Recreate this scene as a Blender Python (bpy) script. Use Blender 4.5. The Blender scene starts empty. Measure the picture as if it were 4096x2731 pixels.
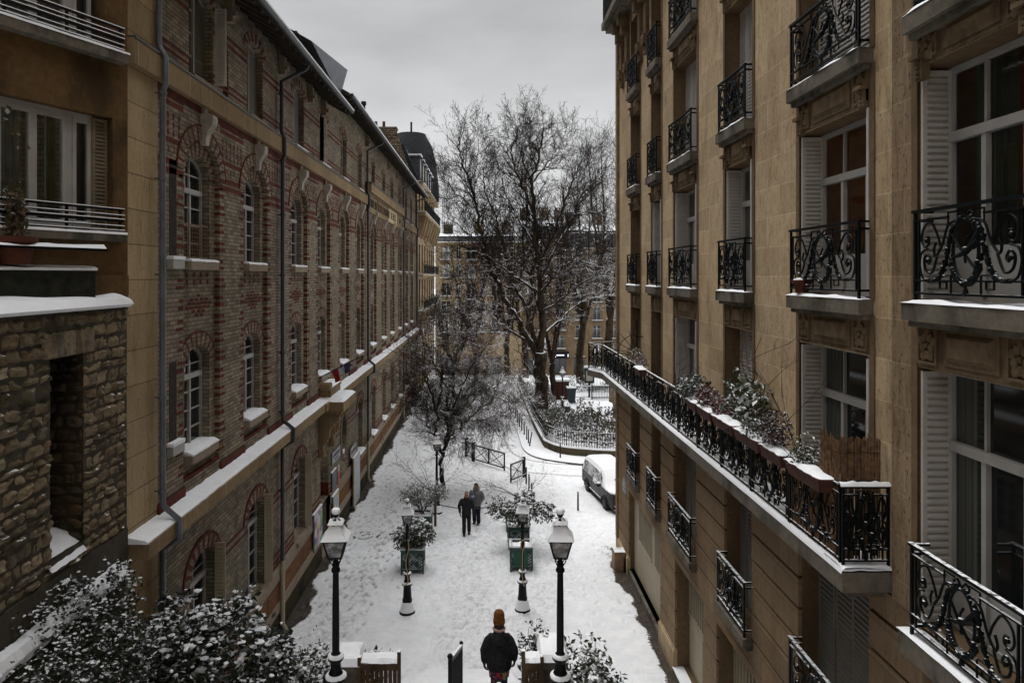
import bpy, bmesh, math, random
import numpy as np
from mathutils import Vector, Matrix, noise

rnd = random.Random(11)
C = bpy.context.scene.collection
# ---------------------------------------------------------------- survey of the street
# The street runs along +Y, x to the right, z up; the plaza lies at z = 0, the eye at z = 10.6.
FOC, VX, VY, EYE = 2731.0, 1945.0, 1105.0, 10.6
def gp(x, y, z=0.0):                    # survey sheet point -> point on the level z
    Y = FOC * (EYE - z) / (y - VY)
    return Vector(((x - VX) * Y / FOC, Y, z))
def at(x, y, Y):                        # survey sheet point -> point at the distance Y
    return Vector(((x - VX) * Y / FOC, Y, EYE - (y - VY) * Y / FOC))

# ---------------------------------------------------------------- mesh builder
class MB:
    def __init__(s):
        s.v = []; s.f = []; s.m = []
    def quad(s, a, b, c, d, m=0):
        n = len(s.v); s.v += [tuple(a), tuple(b), tuple(c), tuple(d)]; s.f.append((n, n+1, n+2, n+3)); s.m.append(m)
    def poly(s, pts, m=0):
        n = len(s.v); s.v += [tuple(p) for p in pts]; s.f.append(tuple(range(n, n+len(pts)))); s.m.append(m)
    def box(s, x0, x1, y0, y1, z0, z1, m=0, top=None):
        n = len(s.v)
        s.v += [(x0,y0,z0),(x1,y0,z0),(x1,y1,z0),(x0,y1,z0),(x0,y0,z1),(x1,y0,z1),(x1,y1,z1),(x0,y1,z1)]
        for i, f in enumerate([(0,3,2,1),(4,5,6,7),(0,1,5,4),(1,2,6,5),(2,3,7,6),(3,0,4,7)]):
            s.f.append(tuple(n+k for k in f)); s.m.append(top if (top is not None and i == 1) else m)
    def hexa(s, p, m=0):                # 8 points, bottom ring then top ring
        n = len(s.v); s.v += [tuple(q) for q in p]
        for f in [(0,3,2,1),(4,5,6,7),(0,1,5,4),(1,2,6,5),(2,3,7,6),(3,0,4,7)]:
            s.f.append(tuple(n+k for k in f)); s.m.append(m)
    def bar(s, a, b, w, h=None, m=0, up=(0,0,1)):   # rectangular bar between two points
        a = Vector(a); b = Vector(b); h = w if h is None else h
        d = (b-a).normalized(); u = Vector(up)
        if abs(d.dot(u)) > .97: u = Vector((1,0,0)) if abs(d.x) < .9 else Vector((0,1,0))
        sx = d.cross(u).normalized()*w/2; sz = sx.cross(d).normalized()*h/2
        s.hexa([a-sx-sz, a+sx-sz, b+sx-sz, b-sx-sz, a-sx+sz, a+sx+sz, b+sx+sz, b-sx+sz], m)
    def tube(s, pts, rad, n=6, m=0, caps=True, closed=False):
        pts = [Vector(p) for p in pts]; k = len(pts)
        if not hasattr(rad, '__len__'): rad = [rad]*k
        base = len(s.v); prev = None
        for i, p in enumerate(pts):
            if closed: t = pts[(i+1) % k]-pts[i-1]
            else: t = pts[min(i+1, k-1)]-pts[max(i-1, 0)]
            if t.length < 1e-9: t = Vector((0,0,1))
            t.normalize()
            if prev is None:
                a = Vector((0,0,1)) if abs(t.z) < .9 else Vector((1,0,0))
                u = t.cross(a).normalized()
            else:
                u = prev - t*prev.dot(t)
                u = u.normalized() if u.length > 1e-6 else t.orthogonal().normalized()
            prev = u; w = t.cross(u)
            for j in range(n):
                an = 2*math.pi*j/n
                q = p + (u*math.cos(an)+w*math.sin(an))*rad[i]
                s.v.append((q.x, q.y, q.z))
        for i in range(k if closed else k-1):
            i2 = (i+1) % k
            for j in range(n):
                j2 = (j+1) % n
                s.f.append((base+i*n+j, base+i*n+j2, base+i2*n+j2, base+i2*n+j)); s.m.append(m)
        if caps and not closed:
            s.f.append(tuple(base+j for j in reversed(range(n)))); s.m.append(m)
            s.f.append(tuple(base+(k-1)*n+j for j in range(n))); s.m.append(m)
    def lathe(s, prof, n=12, c=(0,0,0), m=0, sx=1, sy=1, rot=0):  # (r, z) pairs; m int or list per band
        base = len(s.v); k = len(prof)
        for r, z in prof:
            for j in range(n):
                a = rot+2*math.pi*j/n
                s.v.append((c[0]+r*sx*math.cos(a), c[1]+r*sy*math.sin(a), c[2]+z))
        for i in range(k-1):
            mm = m[i] if isinstance(m, (list, tuple)) else m
            for j in range(n):
                j2 = (j+1) % n
                s.f.append((base+i*n+j, base+i*n+j2, base+(i+1)*n+j2, base+(i+1)*n+j)); s.m.append(mm)
        m0 = m[0] if isinstance(m, (list, tuple)) else m; m1 = m[-1] if isinstance(m, (list, tuple)) else m
        s.f.append(tuple(base+j for j in reversed(range(n)))); s.m.append(m0)
        s.f.append(tuple(base+(k-1)*n+j for j in range(n))); s.m.append(m1)
    def ball(s, c, r, m=0, n=8, k=6, jit=0, rg=None):
        rx, ry, rz = r if hasattr(r, '__len__') else (r, r, r)
        base = len(s.v)
        for i in range(1, k):
            th = math.pi*i/k
            for j in range(n):
                a = 2*math.pi*j/n
                q = 1+(rg.uniform(-jit, jit) if rg else 0)
                s.v.append((c[0]+rx*q*math.sin(th)*math.cos(a), c[1]+ry*q*math.sin(th)*math.sin(a), c[2]+rz*q*math.cos(th)))
        t = len(s.v); s.v.append((c[0], c[1], c[2]+rz)); s.v.append((c[0], c[1], c[2]-rz))
        for i in range(k-2):
            for j in range(n):
                j2 = (j+1) % n
                s.f.append((base+i*n+j, base+(i+1)*n+j, base+(i+1)*n+j2, base+i*n+j2)); s.m.append(m)
        for j in range(n):
            j2 = (j+1) % n
            s.f.append((t, base+j, base+j2)); s.m.append(m)
            s.f.append((t+1, base+(k-2)*n+j2, base+(k-2)*n+j)); s.m.append(m)
    def raw(s, V, F, m=0):
        n = len(s.v); s.v += [tuple(p) for p in V]
        for f in F: s.f.append(tuple(n+i for i in f)); s.m.append(m)
    def build(s, name, mats, parent=None, smooth=None, loc=None, hold=False):
        me = bpy.data.meshes.new(name)
        v = s.v
        if loc is not None: v = [(a-loc[0], b-loc[1], c-loc[2]) for a, b, c in v]
        me.from_pydata(v, [], s.f)
        for x in (mats if isinstance(mats, (list, tuple)) else [mats]): me.materials.append(x)
        me.polygons.foreach_set('material_index', s.m)
        me.update()
        if smooth is not None:
            me.polygons.foreach_set('use_smooth', [True]*len(me.polygons))
            if smooth < 179: me.set_sharp_from_angle(angle=math.radians(smooth))
        return me if hold else link(name, me, parent, loc if parent is None else None)

def link(name, data, parent=None, loc=None, rz=None):
    o = bpy.data.objects.new(name, data); C.objects.link(o)
    if parent is not None: o.parent = parent
    if loc is not None: o.location = loc
    if rz is not None: o.rotation_euler = (0, 0, rz)
    return o
def tag(o, label, cat, group=None, kind='thing'):
    o['label'] = label; o['category'] = cat; o['kind'] = kind
    if group: o['group'] = group
    return o
def thing(name, label, cat, loc=(0,0,0), rz=0, group=None):
    o = link(name, None, None, loc, rz); o.empty_display_size = .2
    return tag(o, label, cat, group)
def setting(o, kind='structure'):
    o['kind'] = kind; return o
def copy_tree(root, loc, rz, label=None, parent=None):
    kids = {}
    for o in C.objects:
        if o.parent is not None: kids.setdefault(o.parent.name, []).append(o)
    def rec(o, par):
        c = o.copy(); C.objects.link(c)
        if par is not None: c.parent = par
        for k in kids.get(o.name, []): rec(k, c)
        return c
    r = rec(root, parent); r.location = loc; r.rotation_euler = (0, 0, rz)
    if label: r['label'] = label
    return r
def fill(me, V, F, mats, mi=None, smooth=False):    # fast mesh fill from arrays, F is (n,4) or (n,3)
    V = np.asarray(V, dtype=np.float32); F = np.asarray(F, dtype=np.int32)
    k = F.shape[1]
    me.vertices.add(len(V)); me.vertices.foreach_set('co', V.ravel())
    me.loops.add(F.size); me.loops.foreach_set('vertex_index', F.ravel())
    me.polygons.add(len(F)); me.polygons.foreach_set('loop_start', np.arange(0, F.size, k, dtype=np.int32))
    for x in mats: me.materials.append(x)
    if mi is not None: me.polygons.foreach_set('material_index', np.asarray(mi, dtype=np.int32))
    me.polygons.foreach_set('use_smooth', np.full(len(F), smooth, dtype=bool))
    me.update(calc_edges=True); me.validate()

# ---------------------------------------------------------------- materials
class NT:
    def __init__(s, name):
        s.mat = bpy.data.materials.new(name); s.mat.use_nodes = True
        s.t = s.mat.node_tree; s.t.nodes.clear()
        s.out = s.t.nodes.new('ShaderNodeOutputMaterial')
        s.b = s.t.nodes.new('ShaderNodeBsdfPrincipled')
        s.t.links.new(s.b.outputs[0], s.out.inputs[0])
    def n(s, typ, **kw):
        x = s.t.nodes.new('ShaderNode'+typ)
        for k, v in kw.items():
            if hasattr(x, k): setattr(x, k, v)
            else: s.set(x.inputs[k], v)
        return x
    def set(s, sock, v):
        if hasattr(v, 'is_linked') or hasattr(v, 'node'): s.t.links.new(v, sock)
        elif isinstance(v, (tuple, list)) and len(v) == 3 and sock.type == 'RGBA': sock.default_value = (*v, 1)
        else: sock.default_value = v
    def math(s, op, a, b=0.0, clamp=False):
        x = s.n('Math', operation=op, use_clamp=clamp); s.set(x.inputs[0], a); s.set(x.inputs[1], b); return x.outputs[0]
    def mix(s, f, a, b, mode='MIX'):
        x = s.n('Mix', data_type='RGBA', blend_type=mode); s.set(x.inputs[0], f); s.set(x.inputs[6], a); s.set(x.inputs[7], b); return x.outputs[2]
    def ramp(s, f, lo, hi, a=0.0, b=1.0):
        x = s.n('MapRange'); x.interpolation_type = 'SMOOTHSTEP'
        for i, q in enumerate((f, lo, hi, a, b)): s.set(x.inputs[i], q)
        return x.outputs[0]
    def pos(s): return s.n('NewGeometry').outputs['Position']
    def obj(s): return s.n('TexCoord').outputs['Object']
    def scale(s, vec, sc):
        x = s.n('Mapping'); s.set(x.inputs[0], vec); x.inputs[3].default_value = sc; return x.outputs[0]
    def noise(s, vec, sc, det=3, rough=.55):
        x = s.n('TexNoise', Scale=sc, Detail=det, Roughness=rough); s.set(x.inputs[0], vec); return x.outputs[0]
    def island(s): return s.n('NewGeometry').outputs['Random Per Island']
    def up(s): return s.n('SeparateXYZ', Vector=s.n('NewGeometry').outputs['Normal']).outputs[2]
    def bump(s, h, st=.3, dist=.02):
        x = s.n('Bump', Strength=st, Distance=dist); s.set(x.inputs['Height'], h); s.set(s.b.inputs['Normal'], x.outputs[0])
    def fin(s, col, rough=.8, spec=.3, metal=0):
        s.set(s.b.inputs['Base Color'], col); s.set(s.b.inputs['Roughness'], rough)
        s.b.inputs['Specular IOR Level'].default_value = spec; s.b.inputs['Metallic'].default_value = metal
        return s.mat
SNOW = (.86, .87, .89)
def plain(name, col, rough=.7, var=.15, sc=6, spec=.3, metal=0, snow=None, dirt=None, bump=0):
    """plain painted / cast / cut material: mottled colour, optional snow lying on faces that look up"""
    t = NT(name); p = t.obj()
    nz = t.noise(p, sc, 4)
    c = t.mix(t.ramp(nz, .3, .7), tuple(k*(1-var) for k in col), tuple(min(1, k*(1+var)) for k in col))
    if dirt: c = t.mix(t.ramp(t.noise(p, sc*.35, 5, .65), .5, .68, 0, dirt[0]), c, dirt[1])
    if bump: t.bump(t.noise(p, sc*6, 4), bump, .01)
    if snow is not None:
        lo, hi, amt = snow
        f = t.math('ADD', t.up(), t.math('MULTIPLY', t.math('SUBTRACT', t.noise(p, amt, 3), .5), .9))
        c = t.mix(t.ramp(f, lo, hi), c, SNOW)
    return t.fin(c, rough, spec, metal)

def m_snow():
    t = NT('snow'); p = t.pos()
    a = t.noise(p, 3.0, 5, .6); b = t.noise(p, 28, 3)
    t.bump(t.math('ADD', a, t.math('MULTIPLY', b, .35)), .35, .03)
    return t.fin(t.mix(t.ramp(a, .35, .7), (.80, .815, .84), SNOW), .75, .2)
def uv_wall(t):                         # wall coordinates: along the wall (x + y), up (z)
    s = t.n('SeparateXYZ', Vector=t.pos())
    c = t.n('CombineXYZ', X=t.math('ADD', s.outputs[0], s.outputs[1]), Y=s.outputs[2])
    return c.outputs[0], s
def m_brick(name, c1, c2, mortar, bw=.24, bh=.09, odd=None, soot=.5, sm=.008):
    t = NT(name); uv, s = uv_wall(t)
    br = t.n('TexBrick'); t.set(br.inputs['Vector'], uv)
    br.offset = .5
    for k, v in (('Scale', 1.0), ('Mortar Size', sm), ('Mortar Smooth', .15), ('Bias', 0.0), ('Brick Width', bw), ('Row Height', bh)): br.inputs[k].default_value = v
    t.set(br.inputs['Color1'], c1); t.set(br.inputs['Color2'], c2); t.set(br.inputs['Mortar'], mortar)
    col = br.outputs['Color']
    if odd:                             # odd paler bricks
        b2 = t.n('TexBrick'); t.set(b2.inputs['Vector'], uv); b2.offset = .5
        for k, v in (('Scale', 1.0), ('Mortar Size', sm), ('Mortar Smooth', .1), ('Bias', -.4), ('Brick Width', bw), ('Row Height', bh)): b2.inputs[k].default_value = v
        t.set(b2.inputs['Color1'], (0, 0, 0)); t.set(b2.inputs['Color2'], (1, 1, 1)); t.set(b2.inputs['Mortar'], (0, 0, 0))
        col = t.mix(t.ramp(t.n('RGBToBW', Color=b2.outputs['Color']).outputs[0], .86, .9), col, odd)
    big = t.noise(t.pos(), .55, 5, .6)
    col = t.mix(t.ramp(big, .38, .68, 0, soot), col, t.mix(1.0, col, (.45, .43, .42), 'MULTIPLY'))
    col = t.mix(t.ramp(t.noise(t.scale(t.pos(), (1.6, 1.6, .16)), 1.5, 4), .52, .75, 0, .55), col, t.mix(1.0, col, (.42, .40, .38), 'MULTIPLY'))
    t.bump(t.math('SUBTRACT', 1.0, br.outputs['Fac']), .5, .012)
    return t.fin(col, .85, .2)
def m_ashlar(name, base, joint, bw=1.15, bh=.56, pit=1.0):
    t = NT(name); uv, s = uv_wall(t); p = t.pos()
    br = t.n('TexBrick'); t.set(br.inputs['Vector'], uv); br.offset = .43
    for k, v in (('Scale', 1.0), ('Mortar Size', .011), ('Mortar Smooth', .2), ('Bias', 0.0), ('Brick Width', bw), ('Row Height', bh)): br.inputs[k].default_value = v
    t.set(br.inputs['Color1'], tuple(k*.86 for k in base)); t.set(br.inputs['Color2'], tuple(k*1.12 for k in base)); t.set(br.inputs['Mortar'], joint)
    c = br.outputs['Color']
    st = t.noise(t.scale(p, (5, 5, 1.3)), 2.2, 6, .7)          # rain streaks
    c = t.mix(t.ramp(st, .45, .68, 0, .6*pit), c, t.mix(1.0, c, (.52, .47, .42), 'MULTIPLY'))
    bl = t.noise(p, .5, 4)
    c = t.mix(t.ramp(bl, .42, .65, 0, .5), c, t.mix(1.0, c, (.72, .66, .60), 'MULTIPLY'))
    pt = t.noise(t.scale(p, (13, 13, 8)), 1.6, 5, .75)          # weather pits
    c = t.mix(t.ramp(pt, .56, .64, 0, .75*pit), c, t.mix(1.0, c, (.30, .25, .2), 'MULTIPLY'))
    run = t.noise(t.scale(p, (1.5, 1.5, .3)), 1.3, 6, .68)      # soot runs
    c = t.mix(t.ramp(run, .50, .72, 0, .5*pit), c, t.mix(1.0, c, (.36, .31, .27), 'MULTIPLY'))
    rs = t.noise(t.scale(p, (1, 1, .25)), 1.1, 4)
    c = t.mix(t.ramp(rs, .62, .8, 0, .45), c, (.30, .15, .05))
    t.bump(t.math('ADD', pt, t.math('MULTIPLY', br.outputs['Fac'], -.6)), .35, .02)
    return t.fin(c, .9, .15)
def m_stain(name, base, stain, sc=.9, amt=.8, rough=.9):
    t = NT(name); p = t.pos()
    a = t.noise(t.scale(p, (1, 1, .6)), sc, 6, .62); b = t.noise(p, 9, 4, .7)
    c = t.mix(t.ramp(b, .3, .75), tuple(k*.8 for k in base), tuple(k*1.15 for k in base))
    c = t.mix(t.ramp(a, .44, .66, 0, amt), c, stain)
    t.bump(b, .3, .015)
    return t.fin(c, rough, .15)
def m_stones(name, cols, snow=True):    # rubble: every stone is an island of its own
    t = NT(name); p = t.pos()
    r = t.n('ValToRGB'); t.set(r.inputs[0], t.island())
    el = r.color_ramp.elements
    while len(el) < len(cols): el.new(.5)
    for i, c in enumerate(cols): el[i].position = i/(len(cols)-1); el[i].color = (*c, 1)
    a = t.noise(p, 12, 6, .7)
    c = t.mix(t.ramp(a, .35, .7, 0, .75), r.outputs[0], t.mix(1.0, r.outputs[0], (.38, .33, .27), 'MULTIPLY'))
    g = t.noise(p, 1.3, 4)
    c = t.mix(t.ramp(g, .5, .72, 0, .75), c, (.03, .028, .02))
    if snow:
        f = t.math('ADD', t.up(), t.math('MULTIPLY', t.math('SUBTRACT', t.noise(p, 7, 3), .5), 1.6))
        c = t.mix(t.ramp(f, 1.0, 1.2), c, SNOW)
    t.bump(a, .9, .03)
    return t.fin(c, .9, .15)
def m_leaf(name, c1, c2, snow=(.35, .75)):
    t = NT(name); i = t.island()
    c = t.mix(i, c1, c2)
    i2 = t.math('FRACT', t.math('MULTIPLY', i, 37.7))
    gn = t.math('ABSOLUTE', t.up())
    f = t.math('ADD', t.math('MULTIPLY', i2, .8), t.math('MULTIPLY', gn, .45))
    c = t.mix(t.ramp(f, 1-snow[0]*.5, 1.18-snow[0]*.3, 0, snow[1]), c, SNOW)
    return t.fin(c, .45, .4)
def m_bark(name, c1, c2, snow=(.35, .7), sc=5, amt=1.3):
    t = NT(name); p = t.pos()
    a = t.noise(t.scale(p, (1, 1, .5)), sc, 5)
    c = t.mix(t.ramp(a, .35, .65), c1, c2)
    f = t.math('ADD', t.up(), t.math('MULTIPLY', t.math('SUBTRACT', t.noise(p, 2.2, 3), .5), amt))
    c = t.mix(t.ramp(f, *snow), c, SNOW)
    t.bump(a, .5, .02)
    return t.fin(c, .9, .15)
def m_glass(name, col=(.012, .013, .014), rough=.04):
    t = NT(name); return t.fin(col, rough, .55)
def m_curtained():                      # dark pane with the folds of a curtain faintly behind it
    t = NT('curtained_glass'); p = t.obj(); r = t.n('ObjectInfo').outputs['Random']
    w = t.n('TexNoise', Scale=1.0, Detail=2.0); q = t.n('SeparateXYZ', Vector=p); c = t.n('CombineXYZ', X=t.math('MULTIPLY', t.math('ADD', q.outputs[1], q.outputs[0]), 16.0), Y=t.math('MULTIPLY', r, 40.0)); t.set(w.inputs[0], c.outputs[0])
    side = t.ramp(t.math('ABSOLUTE', q.outputs[1]), t.math('MULTIPLY', r, .5), t.math('ADD', t.math('MULTIPLY', r, .5), .05))
    return t.fin(t.mix(t.math('MULTIPLY', side, t.ramp(w.outputs[0], .3, .7, .25, 1)), (.008,.010,.010), (.085,.09,.08)), .05, .6)
def m_clear(name):                      # clear pane: see-through, with the sky mirrored in it
    t = NT(name)
    tr = t.n('BsdfTransparent'); tr.inputs[0].default_value = (.82, .84, .83, 1)
    gl = t.n('BsdfGlossy'); gl.inputs[1].default_value = .02
    fr = t.n('Fresnel'); fr.inputs[0].default_value = 1.5
    mx = t.n('MixShader'); t.set(mx.inputs[0], fr.outputs[0]); t.set(mx.inputs[1], tr.outputs[0]); t.set(mx.inputs[2], gl.outputs[0])
    t.t.links.new(mx.outputs[0], t.out.inputs[0]); return t.mat
def m_frost(name):                      # lamp panes dusted with snow
    t = NT(name); p = t.obj()
    a = t.noise(p, 6, 5, .65)
    t.b.inputs['Transmission Weight'].default_value = 0
    tr = t.n('BsdfTransparent'); tr.inputs[0].default_value = (.75, .74, .72, 1)
    c = t.fin(t.mix(t.ramp(a, .35, .7), (.12, .115, .11), (.42, .42, .42)), .25, .5)
    mx = t.n('MixShader'); t.set(mx.inputs[0], t.ramp(a, .3, .65, .5, .95)); t.set(mx.inputs[1], tr.outputs[0]); t.set(mx.inputs[2], t.b.outputs[0])
    t.t.links.new(mx.outputs[0], t.out.inputs[0]); return c
def m_emit(name, col, st):
    t = NT(name); t.fin(col, .5); t.set(t.b.inputs['Emission Color'], col); t.b.inputs['Emission Strength'].default_value = st; return t.mat

M = dict(
 snow=m_snow(),
 brick=m_brick('beige_brick', (.15,.125,.09), (.30,.248,.175), (.055,.047,.036), odd=(.33,.26,.16)),
 redbrick=m_brick('red_brick', (.085,.016,.009), (.15,.03,.016), (.045,.03,.024), soot=.4),
 ochrebrick=m_brick('ochre_brick', (.15,.06,.022), (.22,.10,.04), (.10,.06,.035), soot=.6),
 cream=m_stain('cream_stone', (.27,.22,.165), (.20,.16,.11), .8, .6),
 band=m_ashlar('band_stone', (.235,.17,.095), (.38,.3,.2), 1.05, 3.0, .6),
 pier=m_ashlar('pier_stone', (.36,.27,.155), (.17,.12,.065), 2.6, .62, .7),
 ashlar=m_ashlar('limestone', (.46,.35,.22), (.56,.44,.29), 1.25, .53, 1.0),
 ashlar2=m_ashlar('worn_shaded_limestone', (.26,.19,.12), (.33,.245,.16), .95, .53, 1.35),  # worn stone, its base also darkened to dim the near wall
 rustic=m_ashlar('rustic_limestone', (.235,.165,.10), (.16,.11,.065), 1.3, .51, .6),  # base darkened so the lower storeys look dimmer
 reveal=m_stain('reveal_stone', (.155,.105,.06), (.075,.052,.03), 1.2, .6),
 groove=plain('groove', (.05,.035,.022), .9),
 slab=m_stain('weathered_slab', (.15,.13,.105), (.04,.035,.028), 1.6, .85),
 carved=m_stain('carved_stone', (.15,.105,.062), (.05,.035,.02), 2.2, .7),
 stucco=m_stain('ochre_stucco', (.125,.075,.032), (.035,.022,.011), .8, .9),
 concrete=m_stain('grey_render', (.07,.06,.045), (.05,.045,.035), 1.1, .8),
 moss=m_stain('mossy_wall', (.05,.036,.02), (.012,.014,.008), 1.7, .95),
 rubble=m_stones('rubble_stone', [(.30,.245,.16),(.13,.105,.07),(.36,.30,.21),(.19,.14,.085),(.19,.165,.13),(.29,.235,.15)]),
 darkrubble=m_stones('shaded_rubble', [(.055,.042,.03),(.10,.075,.045),(.07,.06,.045),(.13,.09,.05)], False),  # darker copy of the rubble: shade inside the opening put into colour
 mortar=plain('mortar', (.055,.045,.032), .95, .3, 5),
 white=plain('white_paint', (.33,.32,.30), .5, .08, 3, dirt=(.4, (.30,.26,.20))),
 cream_paint=plain('cream_paint', (.33,.285,.20), .55, .08, 2, dirt=(.35, (.28,.22,.15))),
 shutter=plain('shutter_paint', (.43,.405,.375), .55, .08, 3, dirt=(.75, (.25,.15,.08))),
 darkshutter=plain('grey_shutter', (.15,.14,.12), .6, .1, 3, dirt=(.6, (.12,.09,.06))),
 glass=m_glass('dark_glass'), clear=m_clear('clear_glass'),
 glass_g=m_curtained(),
 inside=plain('dark_room', (.03,.026,.022), .9), warm=plain('warm_room', (.22,.125,.055), .9),
 curtain=plain('green_curtain', (.19,.21,.15), .9, .3, 3), net=plain('net_curtain', (.34,.35,.30), .9, .2, 3),
 iron=plain('black_iron', (.004,.0045,.005), .48, .3, 8, .15, snow=(.85, 1.05, 9)),
 ironplain=plain('bare_black_iron', (.004,.0045,.005), .48, .3, 8, .18),
 grill=plain('green_black_iron', (.003,.005,.005), .5, .3, 8, .12, snow=(.84, 1.04, 14)),
 zinc=plain('zinc', (.115,.125,.145), .42, .2, 3, .5, .3), darkzinc=plain('dark_zinc', (.03,.033,.038), .45, .25, 3, .5),
 slate=m_brick('slate', (.018,.019,.022), (.032,.033,.038), (.008,.008,.009), .2, .14, soot=.4),
 wood=plain('weathered_wood', (.085,.055,.03), .85, .45, 2.2, snow=(.80, .98, 4), bump=.4),
 roofwood=plain('roof_timber', (.055,.045,.033), .85, .3, 4), rafter=plain('pale_rafter', (.19,.165,.115), .8, .2, 4),
 green=plain('green_paint', (.006,.045,.028), .45, .25, 6, .5, snow=(.80, .98, 6)),
 terracotta=plain('terracotta', (.075,.019,.009), .8, .2, 5), soil=plain('dark_soil', (.03,.024,.018), 1, .3, 5),  # soil entry: near-black fill for unlit depth in slits and wall opening
 trough=plain('brown_trough', (.065,.022,.014), .7, .2, 5),
 reed=plain('reed_screen', (.12,.065,.03), .9, .5, 14),
 paving=m_brick('wet_sett_paving', (.045,.038,.03), (.075,.062,.048), (.02,.018,.015), .2, .11),
)
# ================================================================= sky, sun, camera
W = bpy.data.worlds.new("World"); bpy.context.scene.world = W; W.use_nodes = True
def make_world():
    t = W.node_tree; t.nodes.clear(); L = t.links.new
    def n(k, **kw):
        x = t.nodes.new('ShaderNode'+k)
        for a, b in kw.items(): setattr(x, a, b)
        return x
    out = n('OutputWorld'); add = n('AddShader'); b1 = n('Background'); b2 = n('Background')
    sky = n('TexSky'); sky.sky_type = 'NISHITA'; sky.sun_disc = False
    sky.sun_elevation = math.radians(68); sky.sun_rotation = math.radians(-38); sky.air_density = 1.0; sky.dust_density = 6.0
    hs = n('HueSaturation'); hs.inputs['Saturation'].default_value = .12
    L(sky.outputs[0], hs.inputs['Color']); L(hs.outputs[0], b1.inputs[0]); b1.inputs[1].default_value = .05
    tc = n('TexCoord'); sep = n('SeparateXYZ'); L(tc.outputs['Generated'], sep.inputs[0])
    # cloud deck: bright slit along the horizon, darker belly above it, thin bright layer overhead
    rp = n('ValToRGB'); L(sep.outputs[2], rp.inputs[0])
    e = rp.color_ramp.elements
    stops = [(0.0, .98), (.08, .90), (.2, .60), (.34, .44), (.5, .55), (.75, 1.5), (1.0, 2.9)]
    while len(e) < len(stops): e.new(.5)
    for q, (p, v) in zip(e, stops): q.position = p; q.color = (v*.99, v, v*1.012, 1)
    mp = n('Mapping'); mp.inputs[3].default_value = (1.1, 1.1, 3.4); L(tc.outputs['Generated'], mp.inputs[0])
    nz = n('TexNoise'); nz.inputs['Scale'].default_value = 2.3; nz.inputs['Detail'].default_value = 5; nz.inputs['Roughness'].default_value = .5
    L(mp.outputs[0], nz.inputs[0])
    mr = n('MapRange'); L(nz.outputs[0], mr.inputs[0])
    for i, v in enumerate((.3, .7, .72, 1.28)): mr.inputs[i+1].default_value = v
    vm = n('VectorMath', operation='SCALE'); L(rp.outputs[0], vm.inputs[0]); L(mr.outputs[0], vm.inputs['Scale'])
    L(vm.outputs[0], b2.inputs[0]); b2.inputs[1].default_value = 1.0
    L(b1.outputs[0], add.inputs[0]); L(b2.outputs[0], add.inputs[1]); L(add.outputs[0], out.inputs[0])
make_world()
sun = bpy.data.lights.new('overcast_sun', 'SUN'); sun.energy = 1.5; sun.angle = math.radians(25); sun.color = (1, .97, .93)
so = link('overcast_sun', sun, None, (0, 20, 60))
el, az = math.radians(68), math.radians(-38)     # the brightest part of the cloud lies over the school roof
so.rotation_euler = Vector((-math.sin(az)*math.cos(el), -math.cos(az)*math.cos(el), -math.sin(el))).to_track_quat('-Z', 'Y').to_euler()
cam = bpy.data.cameras.new('camera'); cam.sensor_width = 36; cam.lens = 36*FOC/4096
cam.shift_x = (2048-VX)/4096; cam.shift_y = -(1365.5-VY)/4096; cam.clip_end = 2000; cam.clip_start = .05
co = link('camera', cam, None, (0, 0, EYE)); co.rotation_euler = (math.pi/2, 0, 0)
sc = bpy.context.scene; sc.camera = co
vs = sc.view_settings; vs.view_transform = 'Standard'; vs.look = 'None'; vs.gamma = 1; vs.exposure = -.35
sc.cycles.max_bounces = 6; sc.cycles.diffuse_bounces = 3; sc.cycles.glossy_bounces = 3; sc.cycles.transparent_max_bounces = 12
sc.cycles.use_denoising = True

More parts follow.
